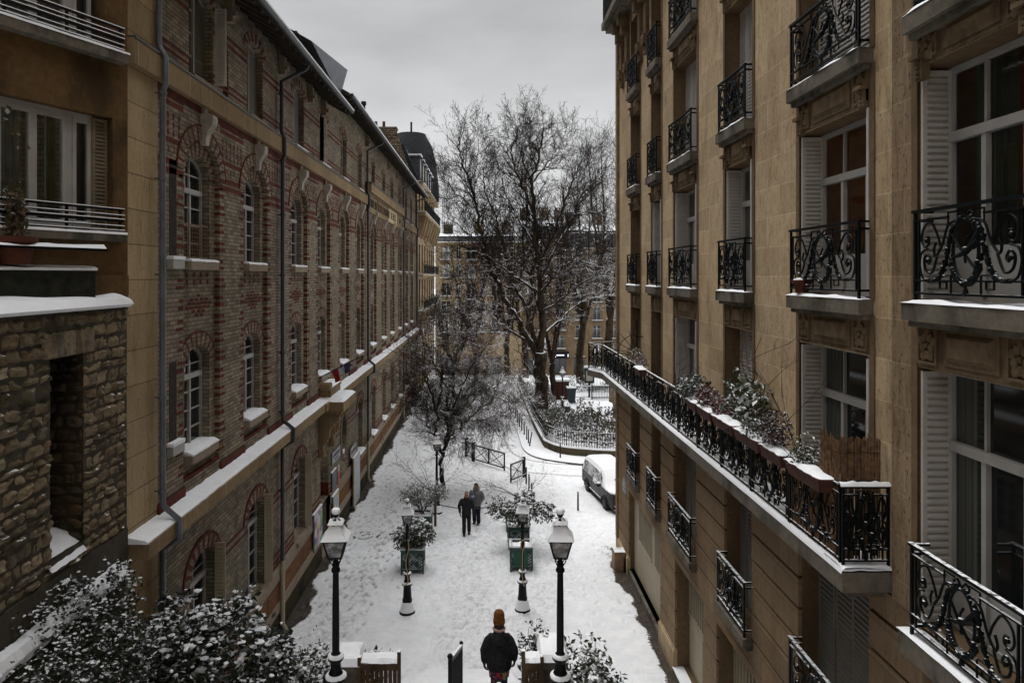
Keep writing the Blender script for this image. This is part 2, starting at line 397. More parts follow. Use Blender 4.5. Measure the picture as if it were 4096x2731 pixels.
# ================================================================= snow-covered ground
def m_ground():
    t = NT('trodden_snow'); p = t.pos()
    at_ = t.n('Attribute', attribute_name='wear'); s = t.n('SeparateColor'); t.set(s.inputs[0], at_.outputs['Color'])
    bare, slush, trod = s.outputs[0], s.outputs[1], s.outputs[2]
    a = t.noise(p, 2.2, 5, .6); b = t.noise(p, 17, 4, .65); d = t.noise(p, .35, 3); g5 = t.noise(p, 5.5, 5, .68)
    c = t.mix(t.ramp(a, .35, .7), (.76, .775, .80), (.86, .865, .88))
    e = t.noise(p, 42, 3, .7)
    c = t.mix(t.math('MULTIPLY', trod, t.ramp(b, .50, .68, 0, .75)), c, (.50, .505, .52)); c = t.mix(t.math('MULTIPLY', trod, t.ramp(e, .54, .68, 0, .7)), c, (.38, .38, .39))
    c = t.mix(t.ramp(d, .4, .65, 0, .25), c, (.70, .71, .73)); c = t.mix(t.math('MULTIPLY', trod, t.ramp(g5, .45, .64, 0, .75)), c, (.46, .465, .48))
    f2 = t.math('ADD', slush, t.math('MULTIPLY', t.math('SUBTRACT', b, .5), .5))
    c = t.mix(t.ramp(f2, .15, .8, 0, .85), c, (.33, .32, .315))
    uv, _ = uv_wall(t); br = t.n('TexBrick'); q = t.n('SeparateXYZ', Vector=p)
    cv = t.n('CombineXYZ', X=q.outputs[0], Y=q.outputs[1]); t.set(br.inputs['Vector'], cv.outputs[0])
    for k, v in (('Scale', 1.0), ('Mortar Size', .012), ('Brick Width', .24), ('Row Height', .14)): br.inputs[k].default_value = v
    t.set(br.inputs['Color1'], (.05, .04, .032)); t.set(br.inputs['Color2'], (.085, .068, .052)); t.set(br.inputs['Mortar'], (.018, .016, .014))
    f1 = t.math('ADD', bare, t.math('MULTIPLY', t.math('SUBTRACT', b, .5), .95))
    fb = t.ramp(f1, .45, .62)
    c = t.mix(fb, c, br.outputs['Color'])
    t.bump(t.math('ADD', a, t.math('MULTIPLY', b, .6)), .75, .05)
    return t.fin(c, t.ramp(fb, 0, 1, .75, .35), .3)
MG = m_ground()
def vnoise(X, Y, sc, seed=0):           # smooth value noise on arrays
    x = X*sc+seed*17.3; y = Y*sc-seed*9.1
    xi = np.floor(x).astype(int); yi = np.floor(y).astype(int); fx = x-xi; fy = y-yi
    fx = fx*fx*(3-2*fx); fy = fy*fy*(3-2*fy)
    def h(i, j):
        k = (i*374761393+j*668265263+seed*982451653) & 0x7fffffff
        k = ((k ^ (k >> 13))*1274126177) & 0x7fffffff
        return ((k ^ (k >> 16)) & 0xffff)/65535.
    return (h(xi,yi)*(1-fx)+h(xi+1,yi)*fx)*(1-fy)+(h(xi,yi+1)*(1-fx)+h(xi+1,yi+1)*fx)*fy
TRACKS = [[(-.4,74),(-.35,58),(-.32,45.5),(-.06,41.5),(.45,39.2),(1.5,37.4),(3.2,36.6),(6,36.1),(14,35.6)],
          [(1.15,74),(1.15,58),(1.18,44.8),(1.42,41.8),(1.9,40.2),(2.9,39.1),(5.4,38.35),(14,37.6)],
          [(.1,74),(.15,50),(.5,43),(1.2,40.5),(2.4,38.6),(5.4,37.4),(14,36.8)]]
def smooth_line(pts, n=8):
    out = []
    for i in range(len(pts)-1):
        p0, p1, p2, p3 = [np.array(pts[max(0, min(len(pts)-1, j))], float) for j in (i-1, i, i+1, i+2)]
        for k in range(n):
            t = k/n; out.append(.5*((2*p1)+(-p0+p2)*t+(2*p0-5*p1+4*p2-p3)*t*t+(-p0+3*p1-3*p2+p3)*t**3))
    out.append(np.array(pts[-1], float)); return np.array(out)
def dist_line(X, Y, ln):
    d = np.full(X.shape, 1e9)
    for a, b in zip(ln[:-1], ln[1:]):
        ab = b-a; l2 = (ab**2).sum()+1e-9
        t = np.clip(((X-a[0])*ab[0]+(Y-a[1])*ab[1])/l2, 0, 1)
        d = np.minimum(d, np.hypot(X-a[0]-t*ab[0], Y-a[1]-t*ab[1]))
    return d
g2 = random.Random(5)
PRINTS = []
def walk(x, y, dx, dy, n, dark, wob=.1):
    L = math.hypot(dx, dy); dx /= L; dy /= L
    for i in range(n):
        s = 1 if i % 2 else -1
        PRINTS.append((x-dy*.11*s+g2.gauss(0, wob*.4), y+dx*.11*s+g2.gauss(0, wob*.4), math.atan2(dy, dx)+g2.gauss(0, .25), dark*g2.uniform(.6, 1.1)))
        x += dx*.62; y += dy*.62; a = g2.gauss(0, wob); dx, dy = dx*math.cos(a)-dy*math.sin(a), dx*math.sin(a)+dy*math.cos(a)
for k in range(13): walk(-5.5+k*.14+g2.uniform(-.1, .1), 17.8+g2.uniform(0, 5), .02, 1, 64, .75, .045)
for k in range(9): walk(g2.uniform(-3.6, -2.6), g2.uniform(22, 34), -.1, 1, 30, .7, .06)
for k in range(64): walk(g2.gauss(-.2, 1.1), g2.uniform(18, 36), g2.uniform(-.35, .35), g2.choice((1, -1)), 34, .46, .1)
for k in range(10): walk(g2.uniform(2.5, 4.5), g2.uniform(20, 26), g2.uniform(-.2, .2), 1, 26, .25, .08)
def sheet(name, x0, x1, y0, y1, res, fine=True, keep=None):
    nx = int((x1-x0)/res)+1; ny = int((y1-y0)/res)+1
    X, Y = np.meshgrid(np.linspace(x0, x1, nx), np.linspace(y0, y1, ny))
    Z = .02*vnoise(X, Y, .7, 1)+.014*vnoise(X, Y, 2.6, 2)+(.012*vnoise(X, Y, 7, 3) if fine else 0)
    bare = np.zeros_like(X); sl = np.zeros_like(X)
    nb = vnoise(X, Y, .9, 4)+.6*vnoise(X, Y, 3.1, 5)
    bare = np.maximum(bare, np.clip((-5.42-X-nb*.42)/.35+.35, 0, 1)*(Y < 59))
    bare = np.maximum(bare, np.clip((X-4.80+nb*.42)/.4, 0, 1)*(Y < 26.6)*(Y > 5)*(X < 5.3)*1.0)
    bare = np.maximum(bare, np.clip(.62-np.hypot((X-4.75)/1.0, (Y-26.3)/1.7)*.5, 0, .5)*(nb > .3))
    sl = np.maximum(sl, .32*np.clip(vnoise(X, Y, 1.5, 8)*1.7-.75, 0, 1)*(X > -3.2)*(X < 4))
    for i, ln in enumerate(TRACKS):
        d = dist_line(X, Y, smooth_line(ln)); w = np.clip(1-(d/(.14 if i < 2 else .5))**2, 0, 1)*(Y > 35)
        sl = np.maximum(sl, w*(.85 if i < 2 else .3)); Z -= w*(.03 if i < 2 else .006)
    tr = np.full(X.shape, .10)+.22*np.clip(vnoise(X, Y, .5, 9)*2-.8, 0, 1)
    for ln, w in (([(-.4,12),(-.2,20),(-.5,25),(-.75,30),(-.9,36),(-.8,42)], 1.35), ([(.1,19),(1.9,22.5),(2.6,29),(3.2,35)], .8), ([(-.8,31),(.5,34.5),(2.5,36)], .9), ([(-4.7,18),(-4.8,60)], .9), ([(-.6,24),(-2.9,29),(-3.6,36)], .6)):
        d = dist_line(X, Y, smooth_line(ln)); tr = np.maximum(tr, np.exp(-(d/w)**2)*(.55+.6*vnoise(X, Y, 1.3, 12)))
    tr = np.clip(tr, 0, 1)
    if fine:
        for px, py, an, dk in PRINTS:
            i0 = int((px-x0-.3)/res); i1 = int((px-x0+.3)/res)+2; j0 = int((py-y0-.3)/res); j1 = int((py-y0+.3)/res)+2
            if i0 < 0 or j0 < 0 or i1 >= nx or j1 >= ny: continue
            sx = X[j0:j1, i0:i1]-px; sy = Y[j0:j1, i0:i1]-py
            u = sx*math.cos(an)+sy*math.sin(an); v = -sx*math.sin(an)+sy*math.cos(an)
            q = (u/.17)**2+(v/.072)**2
            Z[j0:j1, i0:i1] += -.045*np.exp(-q*1.3)+.018*np.exp(-(np.sqrt(q)-1.35)**2*7)
            tgt = np.exp(-q*.9)*dk
            sl[j0:j1, i0:i1] = np.maximum(sl[j0:j1, i0:i1], tgt)
            if dk > .55: bare[j0:j1, i0:i1] = np.maximum(bare[j0:j1, i0:i1], np.exp(-q*1.1)*dk*.72)
    Z -= .03*np.clip(bare*1.6-.5, 0, 1)
    V = np.stack([X, Y, Z], -1).reshape(-1, 3)
    idx = np.arange(nx*ny).reshape(ny, nx)
    F = np.stack([idx[:-1,:-1], idx[:-1,1:], idx[1:,1:], idx[1:,:-1]], -1).reshape(-1, 4)
    if keep is not None:
        c = V[F].mean(1); F = F[keep(c[:,0], c[:,1])]
    me = bpy.data.meshes.new(name)
    fill(me, V, F, [MG], smooth=True)
    ca = me.color_attributes.new('wear', 'FLOAT_COLOR', 'POINT')
    col = np.zeros((len(V), 4), np.float32); col[:,0] = bare.ravel(); col[:,1] = sl.ravel(); col[:,2] = tr.ravel(); col[:,3] = 1
    ca.data.foreach_set('color', col.ravel())
    return setting(link(name, me))
sheet('plaza_ground', -6.25, 5.15, 12.0, 40.0, .055)
sheet('road', -6.25, 17.0, 40.0, 71.0, .14, False)
sheet('side_street', 5.15, 17.0, 26.3, 40.0, .12, False)
g = MB(); pr_ = [(-60,-.12),(70.5,-.12),(74,-.5),(92,-4.3),(100,-4.6),(900,-4.6)]     # the hill falls away beyond the park
for (a, za), (b, zb) in zip(pr_[:-1], pr_[1:]): g.quad((-400,a,za), (400,a,za), (400,b,zb), (-400,b,zb))
setting(g.build('ground', M['snow'], smooth=60))

# raised pavement of the park corner, with its kerb
KERB = [(2.0,70),(2.0,54),(2.01,49),(2.15,44.5),(2.23,42),(2.52,40.5),(3.12,39.5),(4.06,38.86),(5.43,38.25),(8,37.6),(17,36.4)]
WALL = [(2.95,66),(2.99,62.4),(3.22,49.7),(3.49,42.7),(3.65,41.65),(4.12,40.66),(4.74,40.1),(5.8,39.7),(7.69,39.3),(17,38.1)]
KL = smooth_line(KERB, 6); WL = smooth_line(WALL, 6)
def resample(ln, n):
    d = np.r_[0, np.cumsum(np.hypot(*np.diff(ln, axis=0).T))]; q = np.linspace(0, d[-1], n)
    return np.stack([np.interp(q, d, ln[:,0]), np.interp(q, d, ln[:,1])], 1)
def mk_pavement():
    n = 90; a = resample(KL, n); b = resample(np.vstack([[(2.95,70)], WL]), n)
    mb = MB(); rows = 7
    def P(i, k):
        t = k/(rows-1); x, y = a[i]*(1-t)+b[i]*t
        return (x, y, .135+.012*noise.noise((x*1.7, y*1.7, 0))-(.03 if k == 0 else 0))
    for i in range(n-1):
        for k in range(rows-1): mb.quad(P(i+1,k), P(i,k), P(i,k+1), P(i+1,k+1))
        p, q = P(i,0), P(i+1,0)
        mb.quad(p, q, (q[0], q[1], -.02), (p[0], p[1], -.02), 1)
    return setting(mb.build('pavement', [M['snow'], plain('kerb_stone', (.13,.125,.12), .8, .4, 5)], smooth=40))
mk_pavement()
# stairs that climb from the plaza up to where the photograph was taken from, and the planted banks beside them
def mk_stairs():
    mb = MB(); y = 18.07; z = 0
    while y > -1.0:
        z += .1617; mb.box(-1.62, .66, y-.36, y, z-.5, z, 1); mb.box(-1.61, .65, y-.33, y+.015, z+.001, z+.05, 0); y -= .33
    return setting(mb.build('steps', [MG, M['slab']]))
mk_stairs()
STZ = lambda y: max(0.0, (18.07-y)*.49)
def mk_bank(name, x0, x1, top):
    mb = MB(); nx, ny = 14, 26
    def P(i, j):
        x = x0+(x1-x0)*i/nx; y = -1+17.4*j/ny
        return (x, y, top(x, y)+.12*noise.noise((x*.9, y*.9, 3)))
    for i in range(nx):
        for j in range(ny): mb.quad(P(i,j), P(i+1,j), P(i+1,j+1), P(i,j+1))
    return setting(mb.build(name, [plain(name+'_soil', (.035,.028,.02), 1, .3, 2, snow=(.35,.75,2.4))], smooth=60))
mk_bank('planted_bank', -6.3, -2.75, lambda x, y: max(-.05, (16.2-y)*.46))
mk_bank('planted_bank', 1.5, 2.6, lambda x, y: max(-.05, (15.9-y)*.44))
# ================================================================= facade kit
def arch_pts(yc, hw, zs, rise, n=10, t=0.0):
    """points of an arch from its near springing to the far one"""
    return [(yc-(hw+t)*math.cos(math.pi*i/n), zs+(rise+t)*math.sin(math.pi*i/n)) for i in range(n+1)]
class Facade:
    """a wall along Y; P(y, z, d) with d counted outwards from the wall plane; s is +1 when the wall looks to +x"""
    def __init__(s, X, side): s.X = X; s.s = side
    def P(s, y, z, d=0.0): return (s.X+s.s*d, y, z)
    def q(s, mb, pts, m=0):
        pts = [s.P(*p) for p in pts]
        mb.poly(pts if s.s > 0 else pts[::-1], m)
    def rect(s, mb, y0, y1, z0, z1, d=0.0, m=0):
        if y1-y0 > 1e-4 and z1-z0 > 1e-4: s.q(mb, [(y0,z0,d),(y1,z0,d),(y1,z1,d),(y0,z1,d)], m)
    def box(s, mb, y0, y1, z0, z1, d0, d1, m=0, top=None):
        a, b = sorted((s.X+s.s*d0, s.X+s.s*d1)); mb.box(a, b, y0, y1, z0, z1, m, top)
    def row(s, mb, y0, y1, z0, z1, holes, d=0.0, m=0, mr=None, n=8):
        """one storey band of wall; holes = (y0, y1, z0, z1, rise, depth)"""
        mr = m if mr is None else mr; cur = y0
        for (a, b, za, zb, rise, dep) in sorted(holes):
            s.rect(mb, cur, a, z0, z1, d, m); s.rect(mb, a, b, z0, za, d, m)
            di = d-dep
            if rise > 0:
                ap = arch_pts((a+b)/2, (b-a)/2, zb-rise, rise, n)
                for p, q in zip(ap[:-1], ap[1:]):
                    s.q(mb, [(p[0],p[1],d),(q[0],q[1],d),(q[0],z1,d),(p[0],z1,d)], m)
                    s.q(mb, [(p[0],p[1],di),(q[0],q[1],di),(q[0],q[1],d),(p[0],p[1],d)], mr)
                zt = zb-rise
            else:
                s.rect(mb, a, b, zb, z1, d, m); zt = zb
                s.q(mb, [(a,zb,di),(b,zb,di),(b,zb,d),(a,zb,d)], mr)
            s.q(mb, [(b,za,di),(b,za,d),(b,zt,d),(b,zt,di)][::-1], mr)      # far cheek
            s.q(mb, [(a,za,di),(a,za,d),(a,zt,d),(a,zt,di)], mr)
            s.q(mb, [(a,za,d),(b,za,d),(b,za,di),(a,za,di)], mr)
            cur = b
        s.rect(mb, cur, y1, z0, z1, d, m)
    def ring(s, mb, yc, hw, zs, rise, t0, t1, d0, d1, n, mats):
        """voussoir ring round an arch, proud of the wall by d1"""
        for i in range(n):
            A = [math.pi*(i+e)/n for e in (0, 1)]
            f = lambda an, t: (yc-(hw+t)*math.cos(an), zs+(rise+t)*math.sin(an))
            p, q, r, u = f(A[0], t0), f(A[1], t0), f(A[1], t1), f(A[0], t1)
            m = mats[i % len(mats)]
            s.q(mb, [(*p,d1),(*q,d1),(*r,d1),(*u,d1)], m)
            if i == 0 or i == n-1 or True:
                s.q(mb, [(*u,d1),(*r,d1),(*r,d0),(*u,d0)], m); s.q(mb, [(*q,d1),(*p,d1),(*p,d0),(*q,d0)], m)
def window_mesh(name, w, h, rise, fr, bars=(1, ()), transom=None, thick=.07, fw=.055, dep=.05):
    """casement in local coordinates: y along the wall about 0, z from 0, looks to +x; arched head when rise > 0"""
    mb = MB(); hw = w/2; zs = h-rise
    B = lambda y0, y1, z0, z1, d0=0, d1=thick: mb.box(d0, d1, y0, y1, z0, z1)
    B(-hw, -hw+fw, 0, zs); B(hw-fw, hw, 0, zs); B(-hw+fw, hw-fw, 0, fw)
    if rise > 0:
        o = arch_pts(0, hw, zs, rise, 10); i_ = arch_pts(0, hw-fw, zs, rise-fw, 10)
        for k in range(10):
            mb.hexa([(0,*o[k]),(thick,*o[k]),(thick,*o[k+1]),(0,*o[k+1]),(0,*i_[k]),(thick,*i_[k]),(thick,*i_[k+1]),(0,*i_[k+1])])
    else: B(-hw+fw, hw-fw, h-fw, h)
    zt = transom*h if transom else h-fw
    if transom: B(-hw+fw, hw-fw, zt-.05, zt+.06, 0, thick+.03)
    nm, zz = bars
    ztop = lambda y: (zs+(rise-fw)*math.sqrt(max(0, 1-(y/(hw-fw))**2)) if rise > 0 else h-fw)
    for k in range(nm):
        y = -hw+w*(k+1)/(nm+1); B(y-.035, y+.035, fw, zt-.05 if transom else ztop(y), -.001, thick+.012)
        if transom: B(y-.018, y+.018, zt+.06, ztop(y), 0, thick-.01)
    for z in zz:
        if z < h-.1: B(-hw+fw, hw-fw, z-.014, z+.014, .01, thick-.015)
    fm = mb.build(name, fr, hold=True)
    p = MB()
    if rise > 0:
        o = arch_pts(0, hw-.01, zs, rise-.01, 10); p.poly([(.02,-hw+.01,.01),(.02,hw-.01,.01)]+[(.02,y,z) for y, z in reversed(o)])
    else: p.poly([(.02,-hw+.01,.01),(.02,hw-.01,.01),(.02,hw-.01,h-.01),(.02,-hw+.01,h-.01)])
    return fm, p
def louver(name, w, h, mats, slats=26, solid=.0, thick=.04, closed=True):
    """shutter leaf in local coordinates: y 0..w, z 0..h, looks to +x"""
    mb = MB(); f = .05
    mb.box(0, thick, 0, f, 0, h); mb.box(0, thick, w-f, w, 0, h); mb.box(0, thick, f, w-f, 0, f); mb.box(0, thick, f, w-f, h-f, h)
    z0 = f+solid*h; mb.box(.006, thick*.55, f, w-f, f, h-f)
    if solid: mb.box(.005, thick*.8, f, w-f, z0-f, z0)
    st = (h-f-z0)/slats
    for k in range(slats):
        z = z0+k*st
        mb.hexa([(.01,f,z+st*.55),(thick+.008,f,z),(thick+.008,w-f,z),(.01,w-f,z+st*.55),(.01,f,z+st*.95),(thick+.008,f,z+st*.38),(thick+.008,w-f,z+st*.38),(.01,w-f,z+st*.95)])
    return mb.build(name, mats, hold=True)

# ================================================================= brick school
SX = -6.2; F1 = Facade(SX, +1)
LEFT = [14.29, 17.76, 22.04, 25.5, 29.2, 32.9, 36.9, 40.8, 44.4, 48.4, 52.3, 56.0]
CENT = [a+.65 for a in LEFT]
BR, RD, CR, BD, SN, OC, RB, PR, WH = range(9)
M['keystone'] = plain('pale_keystone', (.34,.31,.27), .8, .15, 4, dirt=(.5, (.18,.15,.11)))
SM = [M['brick'], M['redbrick'], M['cream'], M['band'], M['snow'], M['ochrebrick'], M['moss'], M['pier'], M['keystone']]
school = thing('school_building', 'long beige brick school with red brick bands, arched windows and snowy ledge', 'school', (SX, 12, 0))
def sp(mb, name, mats, smooth=None, par=school): 
    o = mb.build(name, mats, None, smooth, loc=tuple(par.location)); o.parent = par; o.location = (0,0,0); return o
def school_wall():
    Y0, Y1 = 12.88, 59.9; mb = MB(); q = F1
    W2 = .66
    # ground storey, arched openings, door bay at index 3, oval light at index 4
    hs = [(c-W2, c+W2, 2.03, 4.62, .42, .3) for i, c in enumerate(CENT) if i not in (3, 4)]
    q.row(mb, Y0, Y1, 2.0, 5.75, hs+[(CENT[3]-.62, CENT[3]+.72, 2.0, 5.1, 0, .75)]+[(29.75-.5, 29.75+.5, 2.85, 4.72, 0, .3)], 0, BR, BR)
    # the oval: fill the corners of its square hole
    oc = (29.75, 3.785); n = 20
    for k in range(4):
        a0 = math.pi/2*k; cy = oc[0]+.5*(1 if k in (0, 3) else -1); cz = oc[1]+.935*(1 if k in (0, 1) else -1)
        for j in range(6):
            t0, t1 = a0+math.pi/2*j/6, a0+math.pi/2*(j+1)/6
            f = lambda t: (oc[0]+.49*math.cos(t), oc[1]+.925*math.sin(t), -.004)
            mb.poly([q.P(cy, cz, -.004), q.P(*f(t1)), q.P(*f(t0))], BR)
    for j in range(24):                                    # oval ring
        t0, t1 = 2*math.pi*j/24, 2*math.pi*(j+1)/24
        f = lambda t, r, d: q.P(oc[0]+(.49+r)*math.cos(t), oc[1]+(.925+r)*math.sin(t), d)
        mb.poly([f(t0,.02,.02), f(t0,.24,.02), f(t1,.24,.02), f(t1,.02,.02)], BR); mb.poly([f(t0,.24,.028), f(t0,.30,.028), f(t1,.30,.028), f(t1,.24,.028)], RD)
        mb.poly([f(t0,0,.02), f(t1,0,.02), f(t1,0,-.3), f(t0,0,-.3)], BR)
    # base courses
    for a, b in ((Y0, CENT[3]-.62), (CENT[3]+.72, Y1)):
        q.box(mb, a, b, 1.6, 2.0, -.1, .07, CR); q.box(mb, a, b, .95, 1.6, -.1, .035, OC); q.box(mb, a, b, .66, .95, -.1, .075, CR); q.box(mb, a, b, -.1, .66, -.1, .05, RB)
    q.box(mb, CENT[3]-.62, CENT[3]+.72, -.1, 2.0, -.85, -.75, BR); q.box(mb, CENT[3]-.62, CENT[3]+.72, -.1, .12, -.75, .1, CR)
    for yy in (CENT[3]-.67, CENT[3]+.72): q.box(mb, yy, yy+.05, .0, 2.0, -.75, .072, CR)
    q.box(mb, CENT[3]+.70, CENT[3]+.72, 2.5, 5.0, -.75, -.002, BR); q.box(mb, CENT[3]+.70, CENT[3]+.72, 2.0, 2.5, -.75, -.002, RD)
    # two upper storeys: pilasters in the wall plane, recessed bays with a big arch
    bays = [(c-.97, c+.94, 6.35, 13.55, .75, .12) for c in CENT]
    q.row(mb, Y0, Y1, 5.95, 14.3, bays, 0, BR, BR, 12)
    for c in CENT:
        a, b = c-.985, c+.955
        q.row(mb, a, b, 6.35, 9.9, [(c-.65, c+.65, 6.88, 9.08, .40, .26)], -.12, BR, BR)
        q.row(mb, a, b, 9.9, 13.56, [(c-.65, c+.65, 10.95, 13.22, .46, .26)], -.12, BR, BR)
        q.ring(mb, c, .65, 12.76, .46, .0, .30, -.12, -.105, 33, [BR, BR, RD]); q.ring(mb, c, .65, 12.76, .46, .30, .335, -.12, -.10, 16, [RD])
        q.ring(mb, c, .65, 8.68, .40, .0, .30, -.12, -.105, 31, [BR, BR, RD]); q.ring(mb, c, .65, 8.68, .40, .30, .34, -.12, -.10, 16, [RD])
        q.ring(mb, c-.015, .955, 12.80, .75, .0, .30, 0, .02, 42, [BR, BR, RD]); q.ring(mb, c-.015, .955, 12.80, .75, .30, .335, 0, .028, 20, [RD])
        # keystone console
        ks = [(13.46,.085,.10),(13.60,.10,.11),(13.72,.115,.14),(13.82,.125,.20),(13.90,.13,.255),(14.0,.135,.275),(14.1,.135,.265),(14.13,.135,.2)]
        for (za,wa,da),(zb,wb,db) in zip(ks[:-1],ks[1:]): mb.hexa([q.P(c-wa,za,-.02),q.P(c-wa,za,da),q.P(c+wa,za,da),q.P(c+wa,za,-.02),q.P(c-wb,zb,-.02),q.P(c-wb,zb,db),q.P(c+wb,zb,db),q.P(c+wb,zb,-.02)], WH)
        q.box(mb, c-.1, c+.1, 14.12, 14.3, -.02, .08, CR)
        # quoin bars beside the bay and the windows
        for k in range(16):
            z = 6.55+k*.42
            if z > 12.7: break
            ln = .34 if k % 2 else .25
            q.rect(mb, c+.94, c+.94+ln, z, z+.075, .004, RD); q.rect(mb, c+.94, c+.94+ln*.8, z+.155, z+.23, .004, RD)
            q.rect(mb, c-.97-ln, c-.97, z, z+.075, .004, RD); q.rect(mb, c-.97-ln*.8, c-.97, z+.155, z+.23, .004, RD)
            q.q(mb, [(c+.936,z,-.12),(c+.936,z,0),(c+.936,z+.075,0),(c+.936,z+.075,-.12)], RD); q.q(mb, [(c+.936,z+.155,-.12),(c+.936,z+.155,0),(c+.936,z+.23,0),(c+.936,z+.23,-.12)], RD)
            if 6.9 < z < 8.6 or 11 < z < 12.7:
                q.rect(mb, c-.65-ln*.9, c-.65, z, z+.075, -.116, RD)
        # stepped cross of red brick between the two windows
        for k, wd in enumerate((.16, .42, .62, .62, .42, .16)):
            z = 9.72+k*.085; y = c-wd+(k % 2)*.1
            while y < c+wd: q.rect(mb, y, y+.2, z, z+.068, -.116, RD); y += .26 if k not in (2, 3) else .215
        for k in range(4):
            for z in (10.42, 10.58): q.rect(mb, c-.6+k*.35, c-.48+k*.35, z, z+.1, -.116, RD)
        q.box(mb, c-.97, c+.94, 6.12, 6.42, -.13, -.02, RD)
    ed = [Y0]+[x for c in CENT for x in (c-.97, c+.94)]+[Y1]
    for a, b in zip(ed[::2], ed[1::2]):                    # courses on the pilasters
        for z in (12.62, 12.80): q.rect(mb, a, b, z, z+.12, .004, RD)
        for z in (13.22, 13.94, 14.08): q.rect(mb, a-.0, b+.0, z, z+.1, .004, RD)
        y = a+.12
        while y < b-.1:
            for z in (13.36, 13.53, 13.70): q.rect(mb, y, y+.10, z, z+.12, .004, RD)
            q.rect(mb, y+.05, y+.1, 13.03, 13.15, .004, RD)
            y += .24
        q.box(mb, a-.02, b+.02, 6.02, 6.30, -.02, .045, RD)
    q.rect(mb, Y0, Y1, 14.12, 14.28, .003, RD)
    # attic storey
    hz = [(c-.62, c+.62, 14.88, 16.86, .3, .28) for c in CENT]+[(16.15, 16.5, 14.9, 16.1, .12, .25)]
    q.row(mb, Y0, 26.2, 14.73, 17.5, [h for h in hz if h[0] < 26.1], -.03, BR, BR); q.row(mb, 26.2, Y1, 14.73, 18.2, [h for h in hz if h[0] > 26.2], -.03, BR, BR)
    for c in CENT: q.ring(mb, c, .62, 16.56, .3, 0, .26, -.03, -.012, 15, [BR, RD])
    cur = Y0
    for c in CENT+[Y1+.62]:
        for z in (15.0, 15.14, 16.12, 16.30): q.rect(mb, cur, c-.62, z, z+.07, -.026, RD)
        cur = c+.62
    # double stripes of the ground storey
    cur = Y0
    for c in CENT+[Y1+.66]:
        for z in (2.02, 2.16, 2.36, 3.95, 4.15): q.rect(mb, cur, c-.66, z, z+(.1 if z < 3 else .07), .004, RD)
        cur = c+.66
    for i, c in enumerate(CENT):
        if i in (3, 4): continue
        q.ring(mb, c, .66, 4.2, .42, 0, .28, 0, .02, 19, [BR, RD]); q.ring(mb, c, .66, 4.2, .42, .28, .35, 0, .028, 15, [RD])
    q.rect(mb, Y0, Y1, 5.5, 5.72, .004, RD)
    q.rect(mb, Y0, Y1, 14.3, 14.75, -.02, BR)
    # gable wall beyond, back and far end
    mb.quad((SX, Y1, -.1), (SX-9, Y1, -.1), (SX-9, Y1, 18), (SX, Y1, 18), BR); mb.quad((SX-9, 11.77, -.1), (SX, 11.77, -.1), (SX, 11.77, 17.5), (SX-9, 11.77, 17.5), BR)
    sp(mb, 'wall', SM)
    p = MB(); F1.box(p, 11.77, 12.88, -.1, 17.5, -.4, .0, 0); sp(p, 'corner_pier', [M['pier']])
    b = MB(); F1.box(b, 11.78, 35.15, 14.28, 14.72, -.03, .13, 0)
    F1.box(b, 11.78, 35.15, 14.72, 14.76, -.03, .15, 1); sp(b, 'stone_band', [M['band'], M['darkzinc']])
    b = MB(); F1.box(b, 49.4, 59.9, 14.28, 14.72, -.03, .13, 0); F1.box(b, 49.4, 59.9, 14.72, 14.76, -.03, .15, 1); sp(b, 'stone_band', [M['band'], M['darkzinc']])
    # ledge over the ground storey, with its snow
    l = MB(); F1.box(l, 11.75, 24.6, 5.72, 6.0, -.02, .40, 0); F1.box(l, 27.35, 59.9, 5.72, 6.0, -.02, .40, 0); F1.box(l, 24.6, 27.35, 5.72, 6.0, -.02, .46, 0)
    F1.box(l, 12.9, 59.9, 5.60, 5.72, -.02, .2, 0)
    lg = sp(l, 'ledge', [M['band']])
    s_ = MB(); n = 420
    for i in range(n):
        ya, yb = 11.72+48.1*i/n, 11.72+48.1*(i+1)/n
        def pr(y):
            j = noise.noise((y*3, 1, 0))*.03+noise.noise((y*13, 4, 0))*.018
            return [(y, 5.995, .385+j), (y, 6.025+j*.5, .395+j), (y, 6.06+j*.6, .34+j), (y, 6.10+j, .1), (y, 6.15+j*.6, -.13)]
        A, B_ = pr(ya), pr(yb)
        for k in range(4): F1.q(s_, [A[k], B_[k], B_[k+1], A[k+1]])
        if i == 0: F1.q(s_, A+[(ya, 6.0, -.13)])
    so_ = s_.build('snow', M['snow'], None, 60, loc=tuple(school.location)); so_.parent = lg; so_.location = (0,0,0)
school_wall()
